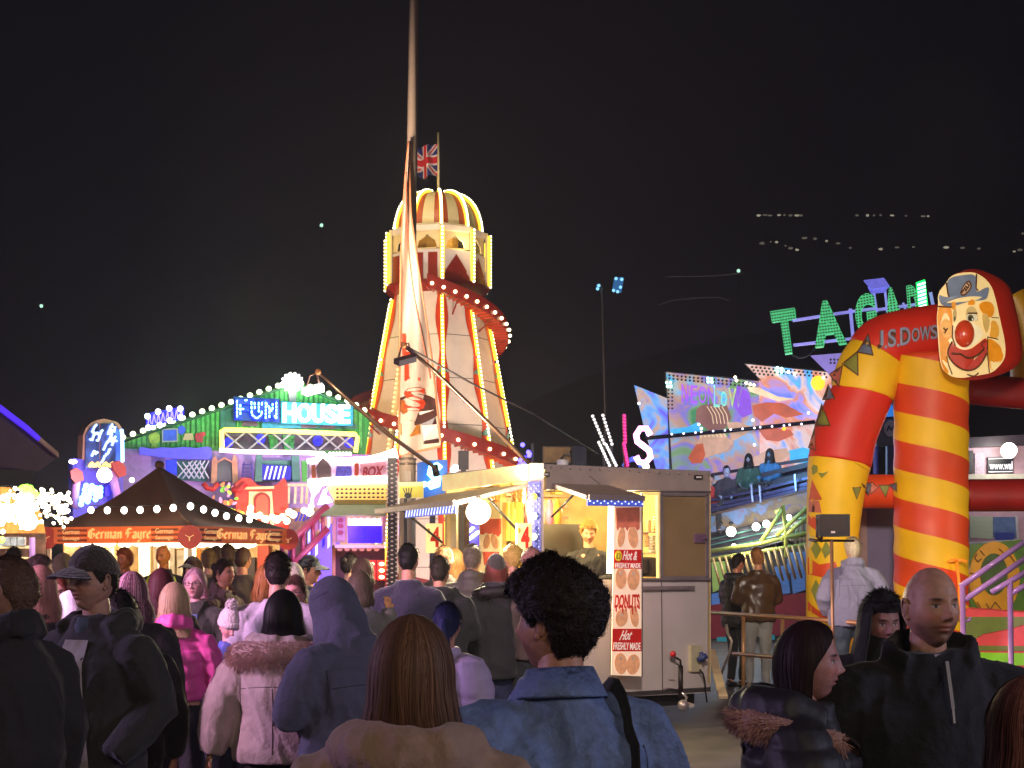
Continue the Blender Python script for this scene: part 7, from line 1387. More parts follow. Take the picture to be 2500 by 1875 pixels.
def make_hair(st, rgb, near, rg, p):
    nu, nv = (96, 80) if near else (44, 36); parts = []; base = np.array(lin(rgb)); n_s = 1.0 if near else .22
    L = p.get('hl', .30)
    if st in ('short', 'crop', 'curly', 'bun', 'pony', 'fade', 'balding'):
        thk = {'short': .014, 'crop': .006, 'curly': .030, 'bun': .010, 'pony': .009, 'fade': .012, 'balding': .006}[st]
        if st == 'curly': th = lambda A, Z: .008 + .030 * smst((Z + .035) / .09) - .008 * smst((Z - .07) / .04) + .010 * (np.abs(A) < 1.2)
        elif st == 'fade': th = lambda A, Z: .002 + .016 * smst((Z - .015) / .05)
        elif st == 'short': th = lambda A, Z: .007 + .014 * smst((Z - .0) / .09)
        else: th = thk
        lo = None
        if st == 'balding': lo = lambda A: np.where(np.abs(A) < 1.2, .2, np.interp(np.abs(A), [1.2, 1.5, 3.14], [.2, .05, .04]) * 0 + hairline(A))
        if st == 'curly' and 'low' in p: lo = lambda A: hairline(A) - np.where(np.abs(A) > 2.0, .03, .0) - np.where(np.abs(A) < .6, .03, 0)
        V, F_, (A, n_, tt, ins) = shell(nu, nv, th, lo, fuzz=.004 if st == 'curly' else .0012, seed=int(rg.integers(999)))
        parts.append((V, F_, np.repeat(base[None] * .8, len(V), 0)))
        ok = np.where(ins.reshape(-1) > .004)[0]; Ns = int((11000 if st == 'curly' else 3600) * n_s); pick = rg.choice(ok, Ns); P0 = V[pick]; nr = n_.reshape(-1, 3)[pick]
        K = 7 if st == 'curly' else 4; tq = np.linspace(0, 1, K)[None, :, None]
        if st == 'curly':
            ax = rg.normal(size=(Ns, 3)); t1 = np.cross(nr, ax); t1 /= np.linalg.norm(t1, axis=1, keepdims=True); t2 = np.cross(nr, t1); r_ = rg.uniform(.004, .010, (Ns, 1, 1)); an = tq * rg.uniform(3, 6, (Ns, 1, 1))
            Pt = P0[:, None] + r_ * (t1[:, None] * np.cos(an) + t2[:, None] * np.sin(an)) + nr[:, None] * (tq * rg.uniform(.002, .012, (Ns, 1, 1)) - .004); wd = .0014 if near else .005
        else:
            dn = np.array([0, -.5, -.8]) - nr * (nr @ np.array([0, -.5, -.8]))[:, None]; dn = dn / (np.linalg.norm(dn, axis=1, keepdims=True) + 1e-6) + rg.normal(size=(Ns, 3)) * .25; ln = {'crop': .008, 'fade': .02}.get(st, .03)
            if st == 'fade': ln = .006 + .02 * np.clip(P0[:, 2:3] / .1, 0, 1)[:, None]
            Pt = P0[:, None] + dn[:, None] * tq * ln * rg.uniform(.6, 1.3, (Ns, 1, 1)) + nr[:, None] * (tq * .004 + .001) - nr[:, None] * .0015; wd = .0028 if near else .006
        v, f, c = ribbons(Pt, np.repeat(nr[:, None], K, 1), wd, jitcol(rgb, Ns, rg)); parts.append((v, f, c))
        if st in ('bun', 'pony'):
            mb = MB(); cpos = (0, -.115, .06) if st == 'bun' else (0, -.12, .035)
            if st == 'bun': mb.ball(cpos, (.042, .036, .038), 14, 10)
            else: mb.tube([cpos, (0.0, -.15, .01), (.01, -.155, -.06), (.02, -.14, -.14), (.03, -.13, -.20)], [.018, .028, .030, .024, .008], 10)
            tri = []; 
            for q in mb.f: tri += [(q[0], q[1], q[2], q[2])] if len(q) == 3 else ([q] if len(q) == 4 else [(q[0], q[k], q[k + 1], q[k + 1]) for k in range(1, len(q) - 1)])
            parts.append((np.array(mb.v), np.array([t_ for t_ in tri]), np.repeat(base[None], len(mb.v), 0)))
            if st == 'pony':
                Ns = int(700 * max(n_s, .5)); a0 = rg.uniform(0, 6.28, Ns); rr = np.sqrt(rg.random(Ns)); ctr = np.array([cpos, (0.0, -.15, .01), (.01, -.155, -.06), (.02, -.14, -.14), (.035, -.13, -.24)]); rad = np.array([.016, .030, .033, .026, .012])
                off = np.stack([np.cos(a0), np.sin(a0), 0 * a0], 1); Pt = ctr[None] + off[:, None] * rad[None, :, None] * (.6 + .45 * rr)[:, None, None]; v, f, c = ribbons(Pt, np.repeat(off[:, None], 5, 1), .004, jitcol(rgb, Ns, rg)); parts.append((v, f, c))
    elif st in ('long', 'wavy', 'bob'):
        if st == 'bob': L = p.get('hl', .14)
        op = R(p.get('open', 62)); th, wid, back = p.get('thk', .016), p.get('wid', .22), p.get('back', .0); wav = .008 if st == 'wavy' else .0
        az = np.linspace(-np.pi, np.pi, nu); s = np.linspace(0, 1, nv); S_, A_ = np.meshgrid(s, az, indexing='ij')
        V = long_surf(A_.T.T, S_, L, th, wid, op, back); ns = .002 * np.sin(A_ * 37 + 3 * np.sin(A_ * 5))[..., None] * np.array([1, 1, 0]) * smst(S_ * 3)[..., None]; V = V + ns * V / .1
        F_ = grid_faces(nu, nv, False); parts.append((V.reshape(-1, 3), F_, np.repeat(base[None] * .75, nu * nv, 0)))
        V2 = V.copy(); q = smst((S_ - .25) / .3)[..., None]; V2[..., :2] *= (1 - .22 * q); V2[..., 2] -= .004; parts.append((V2.reshape(-1, 3), F_[:, ::-1], np.repeat(base[None] * .5, nu * nv, 0)))
        Ns = int(6500 * n_s); K = 22 if near else 12; a0 = rg.uniform(-np.pi, np.pi, Ns); sK = np.linspace(.0, 1.0, K); ln = rg.uniform(.86, 1.05, Ns); S2 = sK[None] * ln[:, None]; S2[:, 0] = .004
        A2 = a0[:, None] + rg.normal(size=(Ns, 1)) * .05 * sK + .035 * np.sin(sK * 7 + a0[:, None] * 6) + .02 * np.sin(sK * 9 + rg.uniform(0, 6, (Ns, 1))); A2 = np.clip(A2, -np.pi * 1.2, np.pi * 1.2)
        Pt = long_surf(A2, S2, L, th + .003, wid, op, back, wav, rg.uniform(0, 6, (Ns, 1)) if wav else 0.); out = Pt.copy(); out[..., 2] *= .3; out /= np.linalg.norm(out, axis=-1, keepdims=True) + 1e-6
        Pt = Pt + out * ((rg.random((Ns, 1, 1)) < .05) * rg.uniform(0, .022, (Ns, 1, 1)) * sK[None, :, None]) + out * (rg.uniform(-.002, .006, (Ns, 1, 1)) + .006 * rg.normal(size=(Ns, 1, 1)) ** 2 * (sK ** 2)[None, :, None] * .5); wd = rg.uniform(.0012, .0028, Ns) if near else rg.uniform(.005, .009, Ns)
        cs = jitcol(rgb, Ns, rg, .16)
        if 'hi' in p: m_ = rg.random((Ns, 1)) < .30 + .25 * np.sin(a0[:, None] * 5); cs = np.where(m_, jitcol(p['hi'], Ns, rg, .2), cs)
        v, f, c = ribbons(Pt, out, wd, cs); parts.append((v, f, c))
    return joinm(parts)
def hand_geo(mb, W_, d, n_, side, curl=.5, s_=1.0):                # palm, four fingers and a thumb
    W_, d, n_ = Vector(W_), Vector(d).normalized(), Vector(n_); n_ = (n_ - d * n_.dot(d)).normalized(); a = d.cross(n_) * side
    mb.tube([W_ - d * .03, W_, W_ + d * .045 * s_, W_ + d * .085 * s_], [(.026 * s_, .020 * s_), (.028 * s_, .018 * s_), (.040 * s_, .015 * s_), (.038 * s_, .012 * s_)], 10, up=n_)
    for k, (o_, L_) in enumerate(((-.029, .070), (-.010, .078), (.010, .073), (.028, .058))):
        p = W_ + d * .080 * s_ + a * o_ * s_; c_ = curl * (1 + .15 * k); pts = [p - d * .015]; dr = d.copy()
        for seg in (.45, .3, .25):
            pts.append(pts[-1] + dr * (L_ * seg + (.015 if seg == .45 else 0)) * s_); dr = (dr * math.cos(c_) + n_ * math.sin(c_)).normalized()
        mb.tube(pts, [.0088 * s_, .0084 * s_, .0076 * s_, .0055 * s_], 7)
    p = W_ + d * .022 * s_ - a * .030 * s_; q = p + (d * .6 - a * .75 + n_ * .25).normalized() * .038 * s_; r_ = q + (d * .95 - a * .15 + n_ * .35).normalized() * .032 * s_
    mb.tube([p + a * .012, q, r_], [.013 * s_, .010 * s_, .0065 * s_], 7)
ARM = {'down': ((.245, -.02, 1.13), (.255, .07, .88)), 'pocket': ((.27, -.05, 1.14), (.20, .13, .97)), 'front': ((.245, .02, 1.13), (.10, .25, 1.12)), 'phone': ((.22, .06, 1.14), (.07, .27, 1.22)), 'up': ((.24, .12, 1.20), (.10, .22, 1.46)), 'back': ((.26, -.08, 1.14), (.30, -.10, .90)), 'rest': ((.25, .06, 1.14), (.16, .32, 1.05))}
PEOPLE = []
def person(label, px, ytop, D, rz=0., skin=(206, 150, 124), hair=('short', (50, 36, 28)), top='jacket', c=(60, 60, 66), legs=(34, 34, 40), bulk=.0, hem=.84, arms=('down', 'down'), yaw=0., pitch=0., roll=0., hood=None, hat=None, fem=False, near=False, stub=0., w_=1.0, kid=False, extra=None, base_z=0., lean=0., seat=False, hs=1.0, hp=None, brow=None, H=None, stride=.0):
    rg = np.random.default_rng(int(px * 7 + ytop)); hp = dict(hp or {})
    tl = .022 if hair[0] in ('short', 'long', 'wavy', 'bob', 'fade') else (.045 if hair[0] == 'curly' else .008)
    if hat: tl = .03 if hat[0] != 'bobble' else .08
    if hood and hood[0] == 'up': tl = .045
    x, z0 = (px - HX) / F * D, CZ + (HY - ytop) / F * D
    S = 1.0; Hh = H or (z0 - base_z - tl); S = Hh / 1.75; hs = hs * (.90 if fem else .97) * (.93 if kid else 1.0) * (1.0 if not kid else 1.0)
    t = thing('person', label, 'person', (x, D, base_z), rz=R(rz)); BASE[t.name] = Vector((0, 0, 0)); PEOPLE.append(t)
    hr = .115 * hs; hc = np.array([0, .015 + .10 * lean, 1.75 * S - .122 * hs]); Rh = Rm(yaw, pitch, roll)
    sw = w_ * (.90 if fem else 1.0) * (S ** .5 if kid else 1); A3 = lambda p, sg=1: Vector((p[0] * sw * sg, p[1], p[2] * S))
    # --- body
    mb = MB(); nb = (hc[0], hc[1] - .02, 1.43 * S)
    mb.tube([A3((0, 0, .84)), A3((0, 0, .95)), A3((0, 0, 1.08)), A3((0, .0, 1.25)), A3((0, 0, 1.38)), A3((0, -.005, 1.45))], [(.155 * sw, .10), (.165 * sw, .11), (.135 * sw, .095), (.165 * sw, .11), (.17 * sw, .10), (.06, .06)], 14)
    nk = Vector(Rh @ np.array([0, -.018, -.07 * hs])) + Vector(hc)
    mb.tube([A3((0, -.005, 1.36)), A3((0, -.01, 1.46)), nk.lerp(A3((0, -.01, 1.46)), .4), nk + Vector((0, 0, .03))], [.062, .056 * (.9 if fem else 1.05), .052 * (.9 if fem else 1.08), .050], 12)
    arms_ = []
    for sg, pose in ((-1, arms[0]), (1, arms[1])):
        e_, w3 = ARM[pose] if isinstance(pose, str) else pose; Sh, E, Wr = A3((.175, -.005, 1.365), sg), A3(e_, sg), A3(w3, sg); arms_.append((sg, Sh, E, Wr))
        mb.tube([A3((.10, 0, 1.37), sg), Sh, Sh.lerp(E, .5), E, E.lerp(Wr, .4), Wr], [.06, .056, .047, .040, .038, .027], 10)
    lg = []
    for sg in (-1, 1):
        if seat: hipp, kn, an = A3((.09, .02, .88), sg), A3((.12, .42, .90), sg), A3((.12, .46, .48), sg)
        else: hipp, kn, an = A3((.088, 0, .88), sg), A3((.095, .03 + sg * stride * .5, .48), sg), A3((.10, -.02 + sg * stride, .08), sg)
        lg.append((sg, hipp, kn, an)); mb.tube([hipp, hipp.lerp(kn, .5), kn, kn.lerp(an, .35), an], [.085, .072, .052, .053, .036], 10)
        mb.tube([an - Vector((0, .05, .03)), an + Vector((0, .05, -.045)), an + Vector((0, .15, -.055))], [.034, .038, .026], 8)
    V, N, Fq = solid(mb, .018 if near else .026, 2); pcs = [(V, Fq, np.repeat(np.array(lin(skin))[None], len(V), 0))]
    hV, hF, hC = head(*((104, 100) if near else (60, 56)), skin, brow or tuple(int(k * .8) for k in hair[1]), stub, fem=fem); pcs.append(((hV * hs) @ Rh.T + hc, hF, hC))
    eb = MB(); ec = lin(tuple(int(k * .95) for k in skin))
    for sg in (-1, 1):
        L_ = [Vector((sg * (.076 + .008 * math.sin(a_ * .5 + .4)), -.014 - .014 * math.cos(a_), .002 + .027 * math.sin(a_))) for a_ in np.linspace(-1.9, 2.6, 12)]; eb.tube(L_, .0042, 6); eb.ball((sg * .075, -.013, -.002), (.009, .014, .026), 10, 8); eb.ball((sg * .075, -.004, -.027), (.007, .008, .009), 6, 5)
    hb = MB()
    for sg, Sh, E, Wr in arms_:
        pose = arms[0] if sg < 0 else arms[1]
        if pose != 'pocket': hand_geo(hb, Wr, Wr - E, Vector((-sg, .3, 0)), sg, .35 if pose in ('down', 'back') else .55, hs * (1.02 if not fem else .95))
    for m_, tr in ((eb, True), (hb, False)):
        if not m_.v: continue
        q = []; [q.extend([f_] if len(f_) == 4 else ([(f_[0], f_[1], f_[2], f_[2])] if len(f_) == 3 else [(f_[0], f_[k], f_[k + 1], f_[k + 1]) for k in range(1, len(f_) - 1)])) for f_ in m_.f]
        v = np.array([tuple(p) for p in m_.v]); v = (v * hs) @ Rh.T + hc if tr else v; pcs.append((v, np.array(q), np.repeat(np.array(ec)[None], len(v), 0)))
    V, Fq, C = joinm([(p, np.asarray(f), c_) for p, f, c_ in pcs])
    me = bpy.data.meshes.new('body'); me.from_pydata(V.tolist(), [], [tuple(dict.fromkeys(f)) for f in Fq.tolist()]); me.polygons.foreach_set('use_smooth', [True] * len(me.polygons))
    ca = me.color_attributes.new('Col', 'FLOAT_COLOR', 'POINT'); ca.data.foreach_set('color', np.hstack([C, np.ones((len(C), 1))]).astype(np.float32).ravel()); me.materials.append(skin_m); link(bpy.data.objects.new('body', me), t)
    # --- upper garment
    b = bulk; tb = MB()
    prof_ = [(hem, .17, .13), (hem + .06, .178, .138), (1.0, .17, .13), (1.12, .162, .125), (1.25, .178, .128), (1.32, .180, .120), (1.37, .150, .108), (1.41, .112, .092), (1.45, .080, .076), (1.50 if top not in ('sweater',) else 1.475, .068, .068)]
    prof_ = prof_[:2] + [q for q in prof_[2:] if q[0] > hem + .1]
    tb.tube([A3((0, -.004, z)) for z, _, _ in prof_], [((r1 + b * (1 if z < 1.35 else .45)) * sw + .004, r2 + b * (1 if z < 1.35 else .35) + .004) for z, r1, r2 in prof_], 24)
    for sg, Sh, E, Wr in arms_:
        w0 = E.lerp(Wr, .96 if arms[0 if sg < 0 else 1] != 'pocket' else 1.02)
        tb.tube([A3((.06, -.005, 1.395), sg), A3((.12, -.005, 1.385), sg), Sh, Sh.lerp(E, .3), Sh.lerp(E, .7), E, E.lerp(w0, .5), w0], [.050 + b * .3, .062 + b * .4, .070 + b * .5, .068 + b * .85, .058 + b * .9, .055 + b * .8, .050 + b * .8, .040 + b * .5], 14)
    if hood and hood[0] in ('down', 'fur'):
        hw = .05 + b * .3 + (.01 if hood[0] == 'fur' else 0)
        tb.tube([A3((-.10, .06, 1.44)), A3((-.12, -.03, 1.47)), A3((-.07, -.11, 1.465)), A3((0, -.14, 1.455)), A3((.07, -.11, 1.465)), A3((.12, -.03, 1.47)), A3((.10, .06, 1.44))], [hw * .6, hw * .85, hw, hw * 1.1, hw, hw * .85, hw * .6], 10)
        tb.tube([A3((0, -.12, 1.46)), A3((0, -.15, 1.36)), A3((0, -.14, 1.28))], [(.10, .04), (.10, .035), (.05, .02)], 12)
    if hood and hood[0] == 'collar':
        tb.tube([A3((-.07, .08, 1.46)), A3((-.10, .0, 1.50)), A3((-.06, -.075, 1.52)), A3((0, -.095, 1.525)), A3((.06, -.075, 1.52)), A3((.10, .0, 1.50)), A3((.07, .08, 1.46))], [(.014, .03), (.018, .045), (.018, .05), (.018, .052), (.018, .05), (.018, .045), (.014, .03)], 8, up=(0, 0, 1))
    if hood and hood[0] == 'up': tb.tube([A3((0, -.01, 1.36)), A3((0, -.01, 1.42)).lerp(nk, .5), nk + Vector((0, .0, .02))], [.12, .108, .098], 16)
    V, N, Fq = solid(tb, .010 if near else (.016 if D < 9 else .024), 3)
    k = np.array([noise.noise(Vector((v[0] * 7, v[1] * 7, v[2] * 4 + px))) for v in V]); k2 = np.array([noise.noise(Vector((v[0] * 15 + v[2] * 5, v[1] * 13 + 3 * v[2], v[2] * 4.5 + px))) for v in V]); amp = {'leather': .014, 'puffer': .008, 'fleece': .010, 'sweater': .010, 'denim': .014}.get(top, .010)
    dsp = amp * (.9 * k + .5 * k2) + amp * 1.1 * (.5 - np.sqrt(np.abs(k2)) * 1.1)
    if top == 'puffer': dsp = dsp + (.010 if D < 9 else .014) * (np.abs(np.sin(np.pi * (V[:, 2] + .02 * k) / .085)) ** .55 - .7) * (V[:, 2] < 1.44 * S)
    V = V + N * dsp[:, None]; kind = top if top in ('leather', 'puffer', 'denim', 'fleece') else 'cloth'
    cm = cloth(kind, c); gname = {'coat': 'coat', 'sweater': 'sweater', 'hoodie': 'hooded_top', 'denim': 'shirt', 'vest': 'jacket'}.get(top, 'jacket')
    GV, GF = V, Fq; g_ = npmesh(gname, V, Fq, cm, t)
    if near and abs(rz) < 40 and top not in ('puffer', 'sweater'):      # stitched seams across the back
        bt = BVHTree.FromPolygons([Vector(q) for q in V.tolist()], Fq.tolist()); m_ = MB(); W2 = .15 * sw
        for L_ in ([(-W2 * u, 1.27 - .015 * u * u) for u in np.linspace(-1, 1, 14)], [(0, z) for z in np.linspace(1.26, hem + .06, 14)], [(W2 * 1.05, z) for z in np.linspace(1.34, 1.14, 8)], [(-W2 * 1.05, z) for z in np.linspace(1.34, 1.14, 8)]):
            hs_ = [bt.ray_cast(Vector((x_, -1.2, z_ * S)), Vector((0, 1, 0)))[0] for x_, z_ in L_]; hs_ = [h_ - Vector((0, .0005, 0)) for h_ in hs_ if h_ is not None]
            if len(hs_) > 2: m_.tube(hs_, .0022, 5)
        if m_.v: m_.build('seam', cloth('cloth', tuple(int(q * .6) for q in c)), t, local=True)
    tr = MB()
    for sg, hipp, kn, an in lg:
        tr.tube([hipp + Vector((-sg * .03, 0, .06)), hipp, hipp.lerp(kn, .5), kn, kn.lerp(an, .5), an.lerp(kn, .02)], [.10 * sw, .106 * sw, .090, .070, .064, .054], 14)
    tr.tube([A3((0, 0, .84)), A3((0, 0, .97))], [(.165 * sw, .115), (.16 * sw, .11)], 16)
    V, N, Fq = solid(tr, .020 if D < 9 else .028, 2); k = np.array([noise.noise(Vector((v[0] * 9, v[1] * 9, v[2] * 9 + px))) for v in V]); V = V + N * (.010 * k)[:, None]
    npmesh('trousers', V, Fq, cloth('denim' if legs[2] > legs[0] + 8 else 'cloth', legs), t)
    for sg, hipp, kn, an in lg:
        s_ = MB(); s_.tube([an + Vector((0, -.065, -.02)), an + Vector((0, -.03, -.035)), an + Vector((0, .06, -.045)), an + Vector((0, .15, -.055)), an + Vector((0, .19, -.06))], [(.030, .040), (.044, .050), (.048, .042), (.046, .030), (.028, .018)], 12); s_.build('shoe', cloth('leather', (40, 38, 40)), t, local=True)
    # --- hair, hats, hoods
    T = lambda V: (V * hs) @ Rh.T + hc
    hk = hair[0]
    if not (hood and hood[0] == 'up' and rz == 0) and hk not in ('none', 'hidden') and not (hat and hk in ('short', 'crop') and False):
        V, Fq, C = make_hair(hk, hair[1], near, rg, hp); V = T(V)
        if hk in ('long', 'wavy'):      # hair lies on the shoulders and back
            z = V[:, 2]; zs = 1.40 * S; m_ = z < zs + .08; yy = V[:, 1]; lim = -(.105 + b + .012); V[:, 1] = np.where(m_ & (V[:, 1] < 0), np.minimum(V[:, 1], lim * smst((zs + .08 - z) / .10) + yy * (1 - smst((zs + .08 - z) / .10))), V[:, 1])
            fr = m_ & (V[:, 1] >= 0); V[:, 1] = np.where(fr, np.maximum(V[:, 1], (.11 + b) * smst((zs + .06 - z) / .10) + yy * (1 - smst((zs + .06 - z) / .10))), V[:, 1])
        npmesh('hair', V, Fq, hair_m, t, C)
    if hat:
        hc_ = cloth('fleece', hat[1]); V, Fq, _ = shell(*((72, 60) if near else (40, 34)), .020 if hat[0] != 'cap' else .018, (lambda A: np.interp(np.abs(A), [0, 1.2, 1.8, 3.14], [.046, .034, .014, -.02])) if hat[0] != 'cap' else (lambda A: np.interp(np.abs(A), [0, 1.2, 1.8, 3.14], [.052, .045, .030, .012])), 0); V[:, 2] = np.where(V[:, 2] > .05, V[:, 2] * 1.06, V[:, 2]); ho = npmesh('hat' if hat[0] == 'cap' else 'beanie', T(V), Fq, hc_, t)
        if hat[0] == 'cap':
            m_ = MB(); m_.add([tuple(T(np.array([[rr * math.sin(a_) * .086, .060 + rr * .092 * math.cos(a_) * 1.0 + .0, .060 - .020 * rr ** 2 + .006 * dz - .012 * abs(math.sin(a_))]]))[0]) for dz in (0, 1) for rr in (.3, .7, 1.0, 1.35, 1.42) for a_ in np.linspace(-1.35, 1.35, 13)], [(dz * 65 + i * 13 + j, dz * 65 + i * 13 + j + 1, dz * 65 + (i + 1) * 13 + j + 1, dz * 65 + (i + 1) * 13 + j) for dz in (0, 1) for i in range(4) for j in range(12)] + [(52 + j, 53 + j, 118 + j, 117 + j) for j in range(12)], 0, True); m_.build('brim', hc_, ho, local=True)
            m_ = MB(); m_.ball(tuple(T(np.array([[0, .0, .150]]))[0]), (.008, .008, .005), 8, 6); m_.build('button', hc_, ho, local=True)
        else:
            m_ = MB(); pts = [tuple(T(np.array([[.090 * math.sin(a_), .104 * math.cos(a_) + .002, float(np.interp(abs(a_), [0, 1.2, 1.8, 3.15], [.052, .040, .022, -.010]))]]))[0]) for a_ in np.linspace(-np.pi, np.pi, 25)]; m_.tube(pts, [(.008, .018)] * 25, 8, cap=False); m_.build('turn_up', hc_, ho, local=True)
        if hat[0] == 'bobble':
            m_ = MB(); pc = T(np.array([[0, -.01, .165]]))[0]; m_.ball(tuple(pc), .036, 14, 10)
            for _ in range(160): a_ = rg.normal(size=3); a_ /= np.linalg.norm(a_); m_.bar(tuple(pc + a_ * .028), tuple(pc + a_ * .044), .006, .004)
            m_.build('pompom', hc_, ho, local=True)
    if hood and hood[0] == 'up':
        nu, nv = 64, 50; op = R(52); A_, S_ = np.meshgrid(np.linspace(op, 2 * np.pi - op, nu), np.linspace(0, 1, nv)); q = smst((S_ - .5) / .5)
        tt = np.minimum(S_ / .55, 1) * (np.pi / 2 + .1) + .02; z = np.where(S_ < .55, np.cos(tt) * .150, np.cos(np.pi / 2 + .1) * .150 - (S_ - .55) / .45 * .17)
        rx = np.sin(tt) * (.100 + .035 * q); ry = np.sin(tt) * (.122 + .010 * q); fw = 1 + .12 * np.exp(-((A_ - op) / .3) ** 2) + .12 * np.exp(-((2 * np.pi - op - A_) / .3) ** 2)
        base_ = np.stack([rx * np.sin(A_) * fw, ry * np.cos(A_) * fw - .012 + .02 * q, z], -1); nz_ = .004 * np.sin(A_ * 6 + 9 * S_)[..., None] * np.array([1, 1, 0.3]); base_ = base_ * (1 + nz_)
        inn = base_ * np.array([.86, .88, .93]); F_ = grid_faces(nu, nv, False); n_ = nu * nv; e1 = np.arange(nv - 1) * nu; rim = [np.stack([e1, e1 + n_, e1 + nu + n_, e1 + nu], -1), np.stack([e1 + nu - 1, e1 + 2 * nu - 1, e1 + 2 * nu - 1 + n_, e1 + nu - 1 + n_], -1)]
        crown = np.array([[0, 1, 2, 3]])[:0]
        V = np.vstack([base_.reshape(-1, 3), inn.reshape(-1, 3)]); Fq = np.vstack([F_, F_[:, ::-1] + n_] + rim); top_ = shell(48, 40, .022, (lambda A: np.interp(np.abs(A), [0, 1, 1.3, 3.14], [.070, .060, .03, .03])), 0)
        V2 = top_[0] * np.array([1.05, 1.03, 1.02]); Fq2 = top_[1] + len(V); npmesh('hood', T(np.vstack([V, V2])), np.vstack([Fq, Fq2]), cm, t)
    if hood and hood[0] == 'fur':
        fs = hood[2] if len(hood) > 2 else 1.; Ns = 14000 if near else 2600; u = rg.uniform(0, 1, Ns); ctrl = np.array([(-.15, .10, 1.38), (-.185, -.03, 1.42), (-.15, -.13, 1.44), (0, -.185, 1.45), (.15, -.13, 1.44), (.185, -.03, 1.42), (.15, .10, 1.38)]) * np.array([sw, 1, S]); ii = u * 5.999; i0 = ii.astype(int); fr = (ii - i0)[:, None]; cc = ctrl[i0] * (1 - fr) + ctrl[i0 + 1] * fr
        a_ = rg.normal(size=(Ns, 3)); a_ /= np.linalg.norm(a_, axis=1, keepdims=True); tq = np.linspace(0, 1, 4)[None, :, None]; dd = a_ + np.array([0, -.2, -.5]); Pt = cc[:, None] + a_[:, None] * .044 * fs + dd[:, None] * tq * rg.uniform(.015, .045, (Ns, 1, 1)) * fs; v, f, c_ = ribbons(Pt, np.repeat(np.cross(a_, [0, 0, 1.])[:, None] + .01, 4, 1), .0022, jitcol(hood[1], Ns, rg, .12))
        fb = MB(); fb.tube([tuple(q) for q in ctrl], .056 * fs, 10); qf = np.array([f_ for f_ in fb.f if len(f_) == 4]); V, Fq, C = joinm([(np.array([tuple(p) for p in fb.v]), qf, np.repeat(np.array(lin(hood[1]))[None] * .7, len(fb.v), 0)), (v, f, c_)]); npmesh('fur_trim', V, Fq, hair_m, t, C)
    if extra:
        for kind_, *a in extra:
            m_ = MB()
            if kind_ == 'strap':      # band over one shoulder, lying on the garment
                sg, wd, rgb = a; bt = BVHTree.FromPolygons([Vector(q) for q in GV.tolist()], GF.tolist()); pts = []
                for al in np.linspace(-60, 245, 26):
                    o0 = A3((sg * (.125 - .03 * abs(al - 90) / 150), 0, 1.28 if -5 < al < 185 else 1.28 - .25 * min(1, (-al if al < 0 else al - 180) / 60))); dv = Vector((0, math.cos(R(al)), math.sin(R(al)))); h = bt.ray_cast(o0 + dv * .6, -dv)
                    if h[0] is not None: pts.append(h[0] + dv * .006)
                m_.tube(pts, [(wd / 2, .006)] * len(pts), 8, up=(1, 0, 0)); m_.v = m_.v
                m_.build('bag_strap', cloth('cloth', rgb), t, local=True)
            elif kind_ == 'vest':
                m_.tube([A3((0, -.004, z)) for z in (.90, 1.0, 1.15, 1.28, 1.36, 1.43)], [((r1 + b + .012) * sw, r2 + b + .012) for r1, r2 in ((.178, .138), (.172, .133), (.168, .128), (.18, .13), (.178, .122), (.12, .095))], 24); o_ = m_.build('hi_vis_vest', mat('hi_vis', (214, 226, 30), .5, emit=.06), t, local=True); m_ = MB(); m_.tube([A3((0, -.004, z)) for z in (1.08, 1.13)], [((.172 + b + .016) * sw, .133 + b + .016)] * 2, 24); m_.build('reflective_band', mat('reflective', (190, 190, 190), .3, metal=.4), o_, local=True)
            elif kind_ == 'glasses':
                P_ = lambda q: tuple(T(np.array([q]))[0])
                for sg in (-1, 1): m_.tube([P_((sg * .031 + .019 * math.cos(a_), .099 - .003 * abs(math.cos(a_)), .007 + .014 * math.sin(a_))) for a_ in np.linspace(0, 6.283, 15)], .0016, 5); m_.tube([P_((sg * .050, .095, .010)), P_((sg * .074, .05, .012)), P_((sg * .077, -.005, .008))], .0018, 5)
                m_.tube([P_((-.012, .100, .009)), P_((.012, .100, .009))], .0016, 5); m_.build('glasses', mat('frame_black', (20, 16, 20), .3), t, local=True)
            elif kind_ == 'patch':
                q, rgb = a; m_.ball(A3(q), (.020, .008, .014), 12, 8); m_.ball(A3((q[0] - .008, q[1] + .003, q[2] + .010)), (.016, .006, .012), 12, 8); m_.build('chest_mark', mat('mark_white', rgb, .5), t, local=True)
            elif kind_ == 'zip':
                m_.bar(A3((0, .088 + b, 1.475)), A3((0, .135 + b, 1.34)), .010, .006); m_.bar(A3((0, .135 + b, 1.34)), A3((0, .145 + b, 1.30)), .006, .004); m_.build('zip', mat('zip_grey', a[0], .3, metal=.7), t, local=True)
            elif kind_ == 'shirt':
                m_.tube([A3((0, .012, 1.38)), A3((0, .02, 1.46)), A3((0, .02, 1.492))], [(.085, .088), (.068, .068), (.060, .060)], 18); m_.build('undershirt', cloth('cloth', a[0]), t, local=True)
            elif kind_ == 'lapel':      # folded shirt collar
                rr_ = [(1.445, .074, .070), (1.515, .066, .066), (1.522, .071, .071), (1.46, .098, .098), (1.452, .102, .103), (1.456, .094, .094), (1.50, .074, .074)]; m_.v = []; th_ = np.linspace(-2.75, 2.75, 40); v = [A3((r1 * math.sin(a_), -.012 - r2 * math.cos(a_), z + .010 * math.cos(a_) - (.012 if z < 1.47 else 0) * abs(a_ / 2.75) ** 3)) for z, r1, r2 in rr_ for a_ in th_]
                m_.add(v, [(i * 40 + j, i * 40 + j + 1, (i + 1) * 40 + j + 1, (i + 1) * 40 + j) for i in range(6) for j in range(39)], 0, True); m_.build('collar', cloth(kind, a[0]), t, local=True)
            elif kind_ == 'front':
